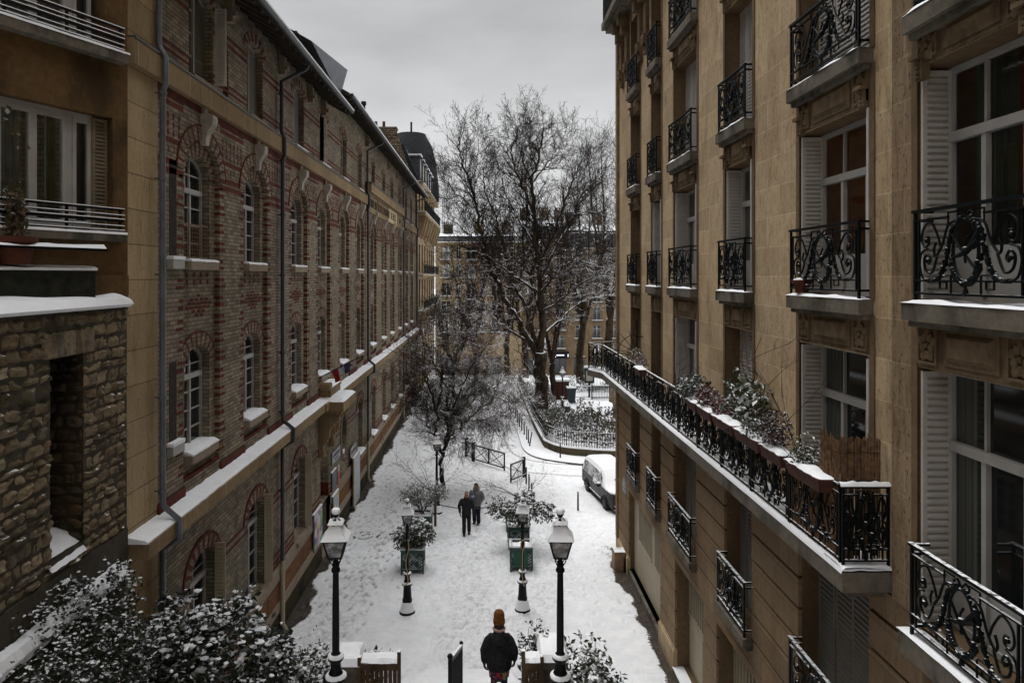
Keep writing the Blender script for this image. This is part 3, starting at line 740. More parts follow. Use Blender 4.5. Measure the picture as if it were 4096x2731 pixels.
def school_windows():
    fmA, pA = window_mesh('window', 1.30, 2.27, .46, M['white'], (1, (.38, .76, 1.14, 1.86)), .66)
    fmB, pB = window_mesh('window', 1.30, 2.20, .40, M['white'], (1, (.4, .8, 1.2, 1.8)), .70)
    fmC, pC = window_mesh('window', 1.32, 2.59, .42, M['white'], (1, (.5, 1.0, 1.5, 2.1)), .72)
    fmD, pD = window_mesh('window', 1.24, 1.98, .30, M['white'], (1, (.5, 1.0, 1.5)), None)
    pane = {}
    for k, p in (('A', pA), ('B', pB), ('C', pC), ('D', pD)): pane[k] = p.build('pane', M['glass'], hold=True)
    def sill(w, d, h, slope):
        mb = MB(); mb.hexa([(-.26,-w,-h),(d,-w,-h),(d,w,-h),(-.26,w,-h),(-.26,-w,.02+slope),(d,-w,0),(d,w,0),(-.26,w,.02+slope)], 0)
        s = MB(); n = 12
        prof = [(d+.008, -.01), (d+.006, .022), (d-.04, .045), (d*.4, .055+slope*.5), (-.25, .065+slope)]
        for i in range(n):
            ya, yb = -w+2*w*i/n, -w+2*w*(i+1)/n
            f = lambda y: [(a+noise.noise((y*5, a, slope))*.01, y, b+noise.noise((y*4, a, 2))*.018) for a, b in prof]
            A, B_ = f(ya), f(yb)
            for k in range(4): s.quad(A[k], B_[k], B_[k+1], A[k+1])
            if i == 0: s.poly(A+[(-.25, ya, -.02)])
            if i == n-1: s.poly(list(reversed(B_))+[(-.25, yb, -.02)][::-1])
        return mb.build('sill', M['cream'], hold=True), s.build('snow', M['snow'], hold=True, smooth=60)
    sA, sB, sC = sill(.74, .19, .18, .0), sill(.70, .20, .18, .05), sill(.68, .16, .14, .03)
    sD = sill(.66, .1, .12, .0)
    lv = louver('shutter', .6, 1.7, M['darkshutter'], 22); lvl = louver('shutter', .23, 2.45, M['cream_paint'], 16, .45)
    ox, oy = school.location.x, school.location.y
    def place(kind, c, z, dx, sl, shut=None, snow=True):
        fm, pn = {'A': fmA, 'B': fmB, 'C': fmC, 'D': fmD}[kind], pane[kind]
        w = link('window', fm, school, (dx, c-oy, z)); link('pane', pn, w)
        if sl is not None:
            s = link('sill', sl[0], w, (-dx+(0 if kind in 'CD' else -.12), 0, -.03))
            if snow: link('snow', sl[1], w, (-dx+(0 if kind in 'CD' else -.12), 0, -.03))
        for (m, loc, rz) in shut or []:
            s = link('shutter', m, w, loc, rz)
        return w
    for i, c in enumerate(CENT):
        place('A', c, 10.95, -.36, sA); place('B', c, 6.88, -.36, sB)
        sh = None
        if i == 0: sh = [(lv, (.03, .02, .1), 0), (louver('shutter', .24, 1.75, M['shutter'], 24), (.30, .64, .06), math.radians(-80))]
        elif i < 4: sh = [(lv, (.05, .02, .12), 0)]
        place('D', c, 14.88, -.28, sD, sh, i > 1)
        if i not in (3, 4):
            sh = None
            if i < 3: sh = [(lvl, (.29, .64, .05), math.radians(-78))]
            place('C', c, 2.03, -.28, sC, sh, i > 2)
    # oval light, slit windows beside the pier
    mb = MB(); F1.box(mb, 29.2, 30.3, 2.85, 4.7, -.29, -.27); o = sp(mb, 'pane', M['glass'])
    mb = MB(); F1.box(mb, 29.71, 29.79, 2.86, 4.7, -.27, -.22); F1.box(mb, 29.3, 30.2, 3.7, 3.76, -.27, -.23); sp(mb, 'glazing_bar', M['white'])
    mb = MB()
    for k in range(6): F1.q(mb, [(29.37+k*.127, 2.86+.12*abs(k-3)/3, -.24),(29.37+(k+1)*.127, 2.86+.12*abs(k-2)/3, -.24),(29.37+(k+1)*.127, 2.98+.1*abs(k-2)/3, -.02),(29.37+k*.127, 2.98+.1*abs(k-3)/3, -.02)])
    F1.box(mb, 29.5, 30.0, 2.87, 3.02, -.26, -.01); sp(mb, 'snow', M['snow'])
    for z0, z1 in ((10.95, 12.9), (7.3, 8.9)):
        mb = MB(); F1.box(mb, 13.34, 13.66, z0, z1, -.02, .004, 0); F1.box(mb, 13.25, 13.75, z0-.2, z0-.02, -.02, .13, 1); F1.box(mb, 13.24, 13.76, z0-.02, z0+.05, -.02, .14, 2)
        sp(mb, 'slit_window', [M['soil'], M['white'], M['snow']])  # flat near-black face stands in for the shaded slot
    mb = MB(); F1.box(mb, 16.16, 16.49, 14.9, 16.0, -.25, -.2); sp(mb, 'slit_window', M['glass'])
    # wire guard in front of the first upper window
    mb = MB(); c = CENT[0]
    for k in range(15): F1.box(mb, c-.62+k*.088, c-.612+k*.088, 11.0, 11.72, -.16, -.15)
    for k in range(9): F1.box(mb, c-.62, c+.62, 11.0+k*.09, 11.008+k*.09, -.165, -.155)
    for z in (10.99, 11.7): F1.box(mb, c-.63, c+.63, z, z+.03, -.17, -.14)
    sp(mb, 'wire_guard', plain('rusty_wire', (.16,.10,.05), .8))
school_windows()
def school_roof():
    for (ya, yb, xo, ze, zi) in ((11.3, 26.3, -5.22, 16.85, 17.42), (26.3, 60.3, -5.25, 17.5, 18.05)):
        mb = MB(); r = MB()
        sl = (zi-ze)/(xo-SX)*-1
        f = lambda x: ze+(x-xo)*(zi-ze)/(SX-xo)
        xb = SX-7
        A = lambda y: [(xo, y, ze), (xb, y, f(xb)), (xb, y, f(xb)+.16), (xo-.02, y, ze+.16)]
        a, b = A(ya), A(yb)
        mb.hexa([a[0], b[0], b[1], a[1], a[3], b[3], b[2], a[2]], 0)
        y = ya+.2
        while y < yb-.2:                        # rafters, pale tails, boards between
            for dx, m in ((0, 2),):
                x1 = SX+.03; x0 = xo-.04
                r.hexa([(x0,y,f(x0)-.13),(x0,y+.09,f(x0)-.13),(x1,y+.09,f(x1)-.15),(x1,y,f(x1)-.15),(x0,y,f(x0)-.005),(x0,y+.09,f(x0)-.005),(x1,y+.09,f(x1)-.005),(x1,y,f(x1)-.005)], 0)
            for k in range(3):
                xx = xo-.18-k*.25
                r.box(xx-.05, xx+.05, y+.12, y+.40, f(xx)-.035, f(xx)-.012, 1)
            y += .56
        rf = sp(mb, 'roof', [M['roofwood']]); o = r.build('rafters', [M['roofwood'], M['rafter']], None, None, loc=tuple(school.location)); o.parent = rf; o.location = (0,0,0)
        g_ = MB(); n = 2
        g_.tube([(xo+.06, ya, ze+.06), (xo+.06, yb, ze+.06)], .075, 10); g_.box(xo-.02, xo+.14, ya, yb, ze+.10, ze+.145, 1)
        o = g_.build('gutter', [M['darkzinc'], M['snow']], None, 40, loc=tuple(school.location)); o.parent = rf; o.location = (0,0,0)
        for y in ((16.35, 20.6, 23.9, 25.9) if ya < 20 else (35.3, 43.0, 47.0, 51.0)):   # stone consoles under the eaves
            c = MB()
            for z0, z1, d in ((f(SX)-.75, f(SX)-.62, .16), (f(SX)-.62, f(SX)-.5, .24), (f(SX)-.5, f(SX)-.1, .15)): F1.box(c, y-.09, y+.09, z0, z1, -.03, d)
            sp(c, 'console', M['cream'])
    # sheet-metal head where the higher roof starts, and a brick chimney
    mb = MB(); mb.hexa([(-5.6,25.2,17.6),(-5.6,26.3,17.6),(-9,26.3,19.6),(-9,25.2,19.6),(-5.5,21.5,18.0),(-5.35,26.35,18.55),(-9,26.35,20.5),(-9,21.5,20.0)])
    sp(mb, 'roof_hatch', M['zinc'])
    mb = MB(); mb.box(-8.4, -7.7, 27.6, 28.4, 17.5, 20.4, 0); mb.box(-8.47, -7.63, 27.53, 28.47, 20.15, 20.3, 0); mb.box(-8.45, -7.65, 27.55, 28.45, 20.4, 20.5, 1); sp(mb, 'chimney', [M['redbrick'], M['slab']])
    def pipe(y, top, dx_up, dx, z0, r, mat, gut, light=2.1):
        p = MB(); X = SX
        pts = [(X+1.0, y-.1, top+.05), (X+.85, y-.05, top-.2), (X+dx_up, y, top-.55)] if gut else [(X+dx_up, y, top)]
        pts += [(X+dx_up, y, 14.95), (X+dx_up+.03, y, 14.85), (X+dx+.06, y, 14.7), (X+dx+.06, y, 14.2), (X+dx, y, 14.05), (X+dx, y, 6.45), (X+dx+.02, y, 6.3), (X+.46, y, 6.05), (X+.46, y, 5.7), (X+dx, y, 5.5), (X+dx, y, light)]
        p.tube(pts, r, 10, 0)
        p.tube([(X+dx, y, light+.05), (X+dx, y, .25), (X+dx+.1, y, .08)], r*1.12, 10, 1)
        for z in (16.0, 14.0, 12.4, 10.6, 8.3, 6.55, 4.2):
            if z < top-.6: xx = X+(dx if z < 14.5 else dx_up); p.lathe([(r*1.05,0),(r*1.45,.0),(r*1.45,.06),(r*1.05,.06)], 10, (xx, y, z)); p.box(xx-.2, xx-.02, y-.015, y+.015, z+.02, z+.045)
        return sp(p, 'drainpipe', [mat, M['cream_paint']], 50)
    pipe(12.78, 19, .07, .14, .1, .055, M['zinc'], False)
    pipe(20.35, 16.95, .1, .13, .1, .06, M['darkzinc'], True); pipe(35.1, 17.6, .1, .13, .1, .06, M['darkzinc'], True)
    pipe(50.3, 17.6, .1, .13, .1, .06, M['darkzinc'], True); pipe(59.3, 17.6, .15, .2, .1, .07, M['darkzinc'], True)
    # stone hood over the door
    mb = MB(); a, b = CENT[3]-1.05, CENT[3]+1.2
    F1.box(mb, a, b, 5.62, 5.98, -.02, .95, 0); F1.box(mb, a+.08, b-.08, 5.5, 5.62, -.02, .86, 0)
    for y in (a+.15, b-.4):
        for k in range(14): F1.box(mb, y, y+.27, 5.5-.115*(k+1), 5.5-.115*k, -.02, .16+.62*(1-k/13)**1.7+.05*math.sin(k*1.1), 0)
    F1.box(mb, a+.3, b-.3, 6.0, 6.45, -.02, .42, 0)
    hood = sp(mb, 'door_hood', [M['band']])
    s_ = MB()
    for (y0, y1, z, d0, d1) in ((a-.02, b+.02, 5.98, -.02, .97), (a+.28, b-.28, 6.45, -.1, .45)):
        n = 10
        for i in range(n):
            for k in range(n):
                def P(i, k):
                    u, v = i/n, k/n; e = min(u, 1-u, v+.6, 1-v); h = .15*min(1, (e*5))**.5 if e > 0 else 0
                    return F1.P(y0+(y1-y0)*u, z+h+.012*noise.noise((u*6, v*5, z)), d0+(d1-d0)*v)
                s_.quad(P(i,k), P(i,k+1), P(i+1,k+1), P(i+1,k))
    o = s_.build('snow', M['snow'], None, 60, loc=tuple(school.location)); o.parent = hood; o.location = (0,0,0)
    for y in (a+.3, b-.3):
        c = MB(); c.tube([F1.P(y, 6.5, .0), F1.P(y, 6.5, .44)], .16, 12); o = c.build('scroll', M['band'], None, 40, loc=tuple(school.location)); o.parent = hood; o.location = (0,0,0)
    d = MB(); F1.box(d, CENT[3]-.6, CENT[3]+.7, .12, 2.9, -.74, -.68, 0); F1.box(d, CENT[3]+.04, CENT[3]+.06, .12, 2.9, -.68, -.67, 1)
    sp(d, 'door', [plain('dark_red_door', (.022,.007,.006), .5), M['ironplain']])
    d = MB(); c = F1.P(CENT[3]+.35, 3.05, -.55); d.ball(c, .2, 0, 14, 9); d.bar((c[0]-.2, c[1]+.35, c[2]), c, .04); sp(d, 'porch_lamp', plain('milk_glass', (.3,.29,.28), .3), 60)
    d = MB(); F1.box(d, CENT[3]+.68, CENT[3]+.70, 1.2, 1.55, -.45, -.27, 0); F1.box(d, CENT[3]+.66, CENT[3]+.68, 1.27, 1.35, -.4, -.33, 1); sp(d, 'intercom', [M['ironplain'], M['white']])
school_roof()

def text_mesh(s, size, mats, depth=.01, align='CENTER'):
    cu = bpy.data.curves.new('lettering', 'FONT'); cu.body = s; cu.size = size; cu.extrude = depth; cu.align_x = align; cu.align_y = 'CENTER'; cu.resolution_u = 3
    o = bpy.data.objects.new('lettering', cu); C.objects.link(o)
    me = bpy.data.meshes.new_from_object(o.evaluated_get(bpy.context.evaluated_depsgraph_get()))
    bpy.data.objects.remove(o); me.materials.clear(); me.materials.append(mats); me.name = 'lettering'
    return me
ROT_L = Matrix(((0,0,1),(1,0,0),(0,1,0))).to_4x4()      # text on a wall that looks to +x
ROT_R = Matrix(((0,0,-1),(-1,0,0),(0,1,0))).to_4x4()    # text on a wall that looks to -x
def letter(s, size, mat, par, loc, rot=ROT_L, wide=1.0, depth=.006):
    me = text_mesh(s, size, mat, depth); me.transform(rot @ Matrix.Diagonal((wide, 1, 1, 1)))
    return link('lettering', me, par, Vector(loc)-(par.location if par.parent is None else Vector((0,0,0))))
def sign_band():
    mb = MB(); F1.box(mb, 35.2, 49.3, 13.95, 14.95, -.02, .13, 0); F1.box(mb, 35.15, 49.4, 14.95, 15.4, -.02, .3, 0); F1.box(mb, 35.12, 49.43, 15.4, 15.46, -.02, .34, 2)
    F1.box(mb, 42.6, 46.4, 14.02, 14.86, .13, .137, 3)
    for y0, y1 in ((35.5, 38.1), (38.5, 46.5), (46.8, 49.1)):
        F1.box(mb, y0, y1, 14.84, 14.875, .13, .145, 1); F1.box(mb, y1, y1+.1, 14.1, 14.875, .13, .145, 1)
    p = sp(mb, 'inscription_band', [M['band'], M['ironplain'], M['darkzinc'], plain('clean_stone', (.46,.36,.22), .85)])
    k = plain('carved_letter', (.05,.035,.02), .9)
    for s, y, wd in (('ANN\u00c9E 1909', 36.75, .62), ('\u00c9COLE COMMUNALE', 40.55, .78), ('DE FILLES', 44.5, .92), ('19 09', 47.9, .7)):
        me = text_mesh(s, .62 if y != 47.9 else .4, k); me.transform(ROT_L @ Matrix.Diagonal((wd, 1, 1, 1)))
        link('lettering', me, p, (SX+.14-school.location.x, y-school.location.y, 14.42))
sign_band()

# things hung on the school front
def wall_board(name, label, cat, y0, y1, z0, z1, d, mats, face=None):
    mb = MB(); F1.box(mb, y0, y1, z0, z1, d, d+.05, 0); t = .04
    t_ = tag(mb.build(name, mats[0], loc=(SX, (y0+y1)/2, z0)), label, cat)
    f = MB(); F1.box(f, y0+t, y1-t, z0+t, z1-t, d+.05, d+.056); o = f.build('panel', mats[1], loc=(SX, (y0+y1)/2, z0)); o.parent = t_; o.location = (0,0,0)
    if len(mats) > 2:
        s = MB(); F1.box(s, y0, y1, z1, z1+.035, d-.03, d+.055); o = s.build('snow', mats[2], loc=(SX, (y0+y1)/2, z0)); o.parent = t_; o.location = (0,0,0)
    return t_
def m_map(name, cols, sc):
    t = NT(name); v = t.n('TexVoronoi', Scale=sc); t.set(v.inputs['Vector'], t.obj())
    r = t.n('ValToRGB'); t.set(r.inputs[0], t.n('SeparateColor', Color=v.outputs['Color']).outputs[0]); r.color_ramp.interpolation = 'CONSTANT'
    el = r.color_ramp.elements
    while len(el) < len(cols): el.new(.5)
    for i, c in enumerate(cols): el[i].position = i/len(cols); el[i].color = (*c, 1)
    return t.fin(r.outputs[0], .3, .5)
wall_board('notice_board', 'notice board with pink, green and blue posters beside the school door', 'notice board', 24.1, 25.3, .85, 2.15, .08,
           [M['zinc'], m_map('posters', [(.5,.5,.48),(.35,.05,.14),(.06,.32,.05),(.45,.46,.5),(.03,.05,.2),(.45,.4,.1)], 4), M['snow']])
wall_board('notice_board', 'narrow framed yellow and blue plan on the wall beyond the school door', 'notice board', 27.05, 28.1, .35, 1.85, .09,
           [M['zinc'], m_map('plan_sheet', [(.42,.45,.5),(.40,.38,.12),(.25,.33,.42),(.5,.5,.48)], 3.2), M['snow']])
b = wall_board('map_board', 'tall wood framed pale blue town map under a white heading board', 'map board', 30.9, 32.4, .12, 2.35, .16,
           [plain('pale_frame', (.34,.26,.15), .6), m_map('town_map', [(.33,.40,.43),(.40,.43,.42),(.26,.36,.44),(.42,.42,.38),(.36,.28,.27)], 7), M['snow']])
h = MB(); F1.box(h, 30.6, 31.9, 2.45, 2.85, .1, .14); o = h.build('heading_board', M['white'], loc=(SX, 31.65, .12)); o.parent = b; o.location = (0,0,0)
def strokes(par, y0, y1, z, h, x, m, seed=1, side=1):     # lettering too small to read: short strokes of its size
    g_ = random.Random(seed); mb = MB(); y = y0
    while y < y1:
        w = g_.uniform(.25, .7)*h
        for k in range(2): mb.box(min(x, x+side*.004), max(x, x+side*.004), y, y+w*(.3 if k else 1), z+(0 if k else h*.4*g_.random()), z+(h if k else h*.4*g_.random()+h*.3))
        y += w+h*.18
    return link('lettering', mb.build('lettering', m, hold=True), par)
strokes(b, -.95, .1, 2.46, .17, .142, M['ironplain'], 2)
for y in (30.95, 32.3):
    l = MB(); l.box(-.04, .1, y-31.68, y-31.61, -.1, .0); link('leg', l.build('leg', M['wood'], hold=True), b)
pl = wall_board('name_plaque', 'grey lettered school plaque on the brick wall above the dark panel', 'plaque', 27.2, 28.75, 3.05, 3.55, .01, [M['zinc'], plain('grey_plate', (.22,.235,.25), .4)])
strokes(pl, -.6, .55, .26, .11, .068, M['ironplain'], 3); strokes(pl, -.3, .3, .12, .05, .068, M['ironplain'], 4)
wall_board('dark_panel', 'plain dark slate panel fixed to the brick wall under the grey plaque', 'panel', 27.2, 28.0, 2.0, 2.75, .01, [M['darkzinc'], plain('dark_plate', (.035,.038,.04), .35), M['snow']])
rp = wall_board('red_notice', 'upright red and white notice on the brick wall beside the dark panel', 'notice', 28.25, 28.62, 1.75, 2.75, .01, [M['white'], M['white']])
f = MB(); F1.box(f, 28.28, 28.59, 1.8, 2.5, .066, .07); o = f.build('red_sheet', plain('red_sheet', (.42,.05,.03), .5), loc=(SX, 28.435, 1.75)); o.parent = rp; o.location = (0,0,0)
sgn = wall_board('street_plate', 'small dark green street plate high on the brick wall beyond the door hood', 'street sign', 27.25, 27.75, 3.95, 4.5, .01, [plain('plate_green', (.01,.04,.03), .35), plain('plate_blue', (.02,.035,.05), .35)])
for k in range(3): strokes(sgn, -.15, .12, .12+k*.14, .08, .068, M['white'], 5+k)
def flag():
    cols = [plain('flag_blue', (.012,.016,.05), .8), plain('flag_white', (.30,.30,.32), .8), plain('flag_red', (.20,.010,.012), .8)]
    a = at(1276, 1511, 24.9); b = at(1452, 1421, 25.7)
    t = thing('flag', 'blue white and red flag drooping on a thin pole from the school wall', 'flag', a)
    p = MB(); p.tube([a, b], [.022, .016], 8); o = p.build('flagpole', M['ironplain'], None, 40, loc=tuple(a)); o.parent = t; o.location = (0,0,0)
    for k in range(3):
        c = MB(); n = 10; m = 8
        def P(i, j):
            u = (k+i/n)/3; q = a.lerp(b, .28+.4*u); v = j/m
            drop = (.42-.26*u+.06*math.sin(u*11))*v
            return (q.x+.05*math.sin(u*22+v*3)*v+.12*v, q.y+.08*math.sin(u*15)*v, q.z-drop)
        for i in range(n):
            for j in range(m): c.quad(P(i,j), P(i+1,j), P(i+1,j+1), P(i,j+1))
        o = c.build(('red_stripe','white_stripe','blue_stripe')[k], cols[2-k], None, 60, loc=tuple(a)); o.parent = t; o.location = (0,0,0)
flag()
# ================================================================= stuccoed house and rubble wall nearest on the left side
house = thing('apartment_house', 'ochre stucco house end with white windows and thin black rails over rubble wall', 'house', (-6.2, 11.77, 0), -math.atan(.478))
FL = Facade(0.0, +1)
def hp(mb, name, mats, smooth=None, par=None): return mb.build(name, mats, par or house, smooth)
def mk_house():
    mb = MB()
    FL.row(mb, -5.5, .0, 10.0, 13.75, [(-3.2, -.26, 11.30, 13.27, 0, .30)], 0, 0, 0)
    FL.row(mb, -5.5, .0, 13.75, 30.0, [(-3.2, -.40, 14.36, 16.6, 0, .30)], 0, 0, 0)
    FL.rect(mb, -26, -5.5, -.1, 30, 0); mb.quad((0,0,10),(0,.02,10),(0,.02,30),(0,0,30)); mb.quad((0,0,17),(0,0,30),(-9,0,30),(-9,0,17)); mb.quad((0,-26,30),(0,0,30),(-9,0,30),(-9,-26,30))  # unseen rear and upper walls, stretched out to shade the near street
    hp(mb, 'wall', [M['stucco']])
    for z0, z1, d, ye in ((11.18, 11.30, .16, -.12), (14.2, 14.35, .2, -.10)): mb = MB(); FL.box(mb, -5.4, ye, z0, z1, -.02, d, 0); hp(mb, 'sill', M['slab'])
    mb = MB(); FL.box(mb, -.75, -.04, 10.28, 10.62, -.02, .11, 0); hp(mb, 'plaster_swelling', M['stucco'])
    for z, h, nm, d in ((11.34, 1.93, 3, -.22), (14.40, 2.15, 3, -.22)):
        f = MB(); t = .06
        xs = [(-3.1,-2.0),(-1.98,-1.46),(-1.46,-.93),(-.83,-.52)]
        FL.box(f, -3.2, -.5, z, z+.07, d-.05, d+.03); FL.box(f, -3.2, -.5, z+h-.07, z+h, d-.05, d+.03)
        for a, b in xs:
            FL.box(f, a, a+t, z+.07, z+h-.07, d-.05, d+.04); FL.box(f, b-t, b, z+.07, z+h-.07, d-.05, d+.04)
            FL.box(f, a+t, b-t, z+.07, z+.15, d-.04, d+.035); FL.box(f, a+t, b-t, z+h-.15, z+h-.07, d-.04, d+.035)
            FL.box(f, a+t, b-t, z+.15, z+.165, d-.02, d+.05, 1)
        FL.box(f, -.93, -.83, z+.07, z+h-.07, d-.05, d+.02)
        w = hp(f, 'window', [M['white'], M['snow']])
        p = MB(); FL.rect(p, -3.1, -.55, z+.08, z+h-.08, d); hp(p, 'pane', M['clear'], None, w)
        r = MB(); FL.box(r, -3.3, -.45, z-.1, z+h+.1, d-1.6, d-1.55); FL.box(r, -.44, -.4, z-.1, z+h+.1, d-1.6, d-.06); FL.box(r, -3.3, -.45, z+h+.05, z+h+.1, d-1.6, d-.06); FL.box(r, -3.3, -.45, z-.1, z-.05, d-1.6, d-.06)
        hp(r, 'room', M['inside'], None, w)
        for k, (a, b, m) in enumerate(((-2.0, -1.5, M['net']), (-1.16, -.98, M['curtain']), (-.82, -.74, M['curtain']))):
            c = MB(); n = 18
            for i in range(n):
                ya, yb = a+(b-a)*i/n, a+(b-a)*(i+1)/n; da = d-.16+.025*math.sin(i*1.7); db = d-.16+.025*math.sin((i+1)*1.7)
                FL.q(c, [(ya, z+.05, da), (yb, z+.05, db), (yb, z+h, db), (ya, z+h, da)])
            hp(c, 'curtain', m, None, w)
        r = MB(); zb = z+.0
        for zz, th in ((zb+.36, .035), (zb+.27, .018), (zb+.17, .05), (zb+.09, .018), (zb+.01, .022)):
            FL.box(r, -5.3, -.14, zz, zz+th, .10, .10+.03, 0); FL.box(r, -5.3, -.13, zz+th, zz+th+.014, .097, .134, 1)
        y = -.2
        while y > -5.2: FL.box(r, y-.02, y+.02, zb-.05, zb+.4, .095, .125, 0); y -= .92
        hp(r, 'railing', [M['ironplain'], M['snow']])
    n = 40
    for z, d1, ye in ((11.30, .17, -.1), (14.35, .21, -.08)):
        s_ = MB()
        for i in range(n):
            ya, yb = -5.4+(5.4+ye)*i/n, -5.4+(5.4+ye)*(i+1)/n
            f = lambda y: [(y, z, d1), (y, z+.04+.015*noise.noise((y*4, z, 0)), d1-.01), (y, z+.05, -.1)]
            A, B_ = f(ya), f(yb)
            for k in range(2): FL.q(s_, [A[k], B_[k], B_[k+1], A[k+1]])
        hp(s_, 'snow', M['snow'], 60)
    s = louver('shutter', .26, 1.9, plain('rusty_shutter', (.16,.13,.085), .8, .2, 3, dirt=(.8, (.10,.045,.012))), 28); link('shutter', s, house, (-.18, -.52, 11.34))
mk_house()
def stones(mb, y0, y1, z0, z1, X, hole=None, rg=None, prob=1):
    """courses of rough stones as pillowed blocks standing proud of the plane X"""
    z = z0
    while z < z1-.08:
        h = min(rg.uniform(.12, .235), z1-z); y = y0-rg.uniform(0, .2)
        while y < y1:
            w = rg.uniform(.12, .36); a, b = max(y, y0), min(y+w, y1); y += w+.025
            zz0, zz1 = z+rg.uniform(-.015, .02), z+h-.03+rg.uniform(-.02, .01)
            if b-a < .06 or zz1-zz0 < .05: continue
            if hole:
                ha, hb, hz0, hz1 = hole
                if zz1 > hz0 and zz0 < hz1:
                    if a < ha < b: b = ha-.005
                    elif a < hb < b: a = hb+.005
                    elif a >= ha and b <= hb: continue
                    elif b > ha and a < hb: continue
                    if b-a < .05: continue
            bul = rg.uniform(.012, .06); n = 5; base = len(mb.v); tilt = rg.uniform(-.6, .6); tilt2 = rg.uniform(-.05, .05); sk = rg.uniform(-.05, .05); ph = rg.random()*50
            for i in range(n+1):
                for k in range(n+1):
                    u, v = i/n, k/n; e = min(u, 1-u, v, 1-v)
                    rr = min(1, e*12)**.4
                    cu = .5+(u-.5)*(1-.05*(abs(v-.5)*2)**6); cv = .5+(v-.5)*(1-.07*(abs(u-.5)*2)**6)
                    j = noise.noise((a*3+u*2.9+ph, z*3+v*2.9, ph))*.05
                    mb.v.append((X-.004+rr*(bul+j)+tilt*.06*(v-.5)*rr+tilt2*(u-.5)*rr, a+(b-a)*cu+j*.5+sk*(v-.5), zz0+(zz1-zz0)*cv+j*.5+sk*.6*(u-.5)))
            for i in range(n):
                for k in range(n):
                    q = base+i*(n+1)+k; mb.f.append((q, q+n+1, q+n+2, q+1)); mb.m.append(1)
        z += h
def mk_rubble():
    g_ = random.Random(3); X = -6.18; t = thing('stone_wall', 'rough rubble stone wall with dark opening and snow cap below the stucco house', 'stone wall', (X, 11.6, 6.3))
    F = Facade(X, 1); mb = MB()
    F.row(mb, 6.8, 11.74, 6.3, 10.2, [(9.67, 10.47, 6.55, 9.42, 0, .9)], 0, 0, 2)  # cheeks take the dark moss tone to carry the opening's shade
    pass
    F.rect(mb, 9.67, 10.47, 6.5, 9.5, -.9, 3)  # near-black sheet painted for the shadowed depth behind
    stones(mb, 6.8, 11.70, 6.32, 10.12, X, (9.67, 10.47, 6.5, 9.72), g_)
    y = 9.5                                        # lintel of upright stones
    while y < 10.62:
        w = g_.uniform(.10, .17); mb.hexa([F.P(y,9.44,-.03),F.P(y+w-.015,9.44,-.03),F.P(y+w-.015,9.44,.06),F.P(y,9.44,.06),F.P(y-.03,9.8,-.03),F.P(y+w-.015,9.8,-.03),F.P(y+w-.015,9.78,.05),F.P(y-.02,9.8,.05)][::1], 1); y += w
    # stones of the far cheek, seen inside the opening
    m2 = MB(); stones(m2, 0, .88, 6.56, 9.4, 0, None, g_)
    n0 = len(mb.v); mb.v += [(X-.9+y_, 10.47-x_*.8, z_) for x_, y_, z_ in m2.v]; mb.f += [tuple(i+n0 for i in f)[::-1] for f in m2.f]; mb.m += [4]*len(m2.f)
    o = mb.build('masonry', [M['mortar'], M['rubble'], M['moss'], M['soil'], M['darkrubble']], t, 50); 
    for v in o.data.vertices: v.co -= Vector(t.location)
    mb = MB(); Fb = Facade(X, 1); Fb.box(mb, 6.8, 11.72, 5.75, 6.3, -.3, .03); o = mb.build('concrete_course', M['concrete'], t)
    for v in o.data.vertices: v.co -= Vector(t.location)
    s_ = MB(); n = 44; m = 8                          # snow cap, and snow on the opening's sill
    def P(i, k):
        y = 6.8+4.93*i/n; v = k/m; e = min(v*3, 1); tip = min(1, (11.75-y)/.35)
        xw = X+.13+.03*noise.noise((y*2.2, 5, 0)); xb = -6.2-.478*(11.77-y)-.02
        return (xw+(xb-xw)*v, y, 10.13+(.16+.07*noise.noise((y*1.3, v, 2)))*min(1, e**.5)*(.35+.65*tip)+.05*v)
    for i in range(n):
        for k in range(m): s_.quad(P(i,k), P(i+1,k), P(i+1,k+1), P(i,k+1))
        a, b = P(i,0), P(i+1,0); s_.quad((a[0]-.06, a[1], a[2]-.05), (b[0]-.06, b[1], b[2]-.05), b, a)
    for i in range(8):
        for k in range(6):
            def Q(i, k):
                u, v = i/8, k/6; return (X+.06-.9*v, 9.62+.85*u, 6.42+.34*min(1, v*2.2)**.7+.06*noise.noise((u*4, v*3, 1)))
            s_.quad(Q(i,k), Q(i+1,k), Q(i+1,k+1), Q(i,k+1))
    o = s_.build('snow', M['snow'], t, 70)
    for v in o.data.vertices: v.co -= Vector(t.location)
    # mossy retaining wall under it with a ridge of snow
    t2 = thing('retaining_wall', 'dark mossy retaining wall with a ridge of snow along its top', 'retaining wall', (-5.98, 11.4, 0))
    mb = MB(); Fm = Facade(-5.98, 1); Fm.box(mb, 6.8, 11.45, -.1, 5.72, -.5, 0); o = mb.build('masonry', M['moss'], t2)
    for v in o.data.vertices: v.co -= Vector(t2.location)
    s_ = MB()
    for i in range(140):
        ya, yb = 6.8+4.6*i/140, 6.8+4.6*(i+1)/140
        def f(y):
            j = noise.noise((y*3.1, 0, 4))*.045+noise.noise((y*11, 2, 4))*.03
            return [(-5.95+j, y, 5.62+j), (-5.93+j*1.9+.03*noise.noise((y*6,7,1)), y, 5.72+j), (-5.99+j, y, 5.84+j), (-6.12, y, 5.87+j), (-6.17, y, 5.8)]
        A, B_ = f(ya), f(yb)
        for k in range(4): s_.quad(A[k], B_[k], B_[k+1], A[k+1])
    o = s_.build('snow', M['snow'], t2, 70)
    for v in o.data.vertices: v.co -= Vector(t2.location)
mk_rubble()
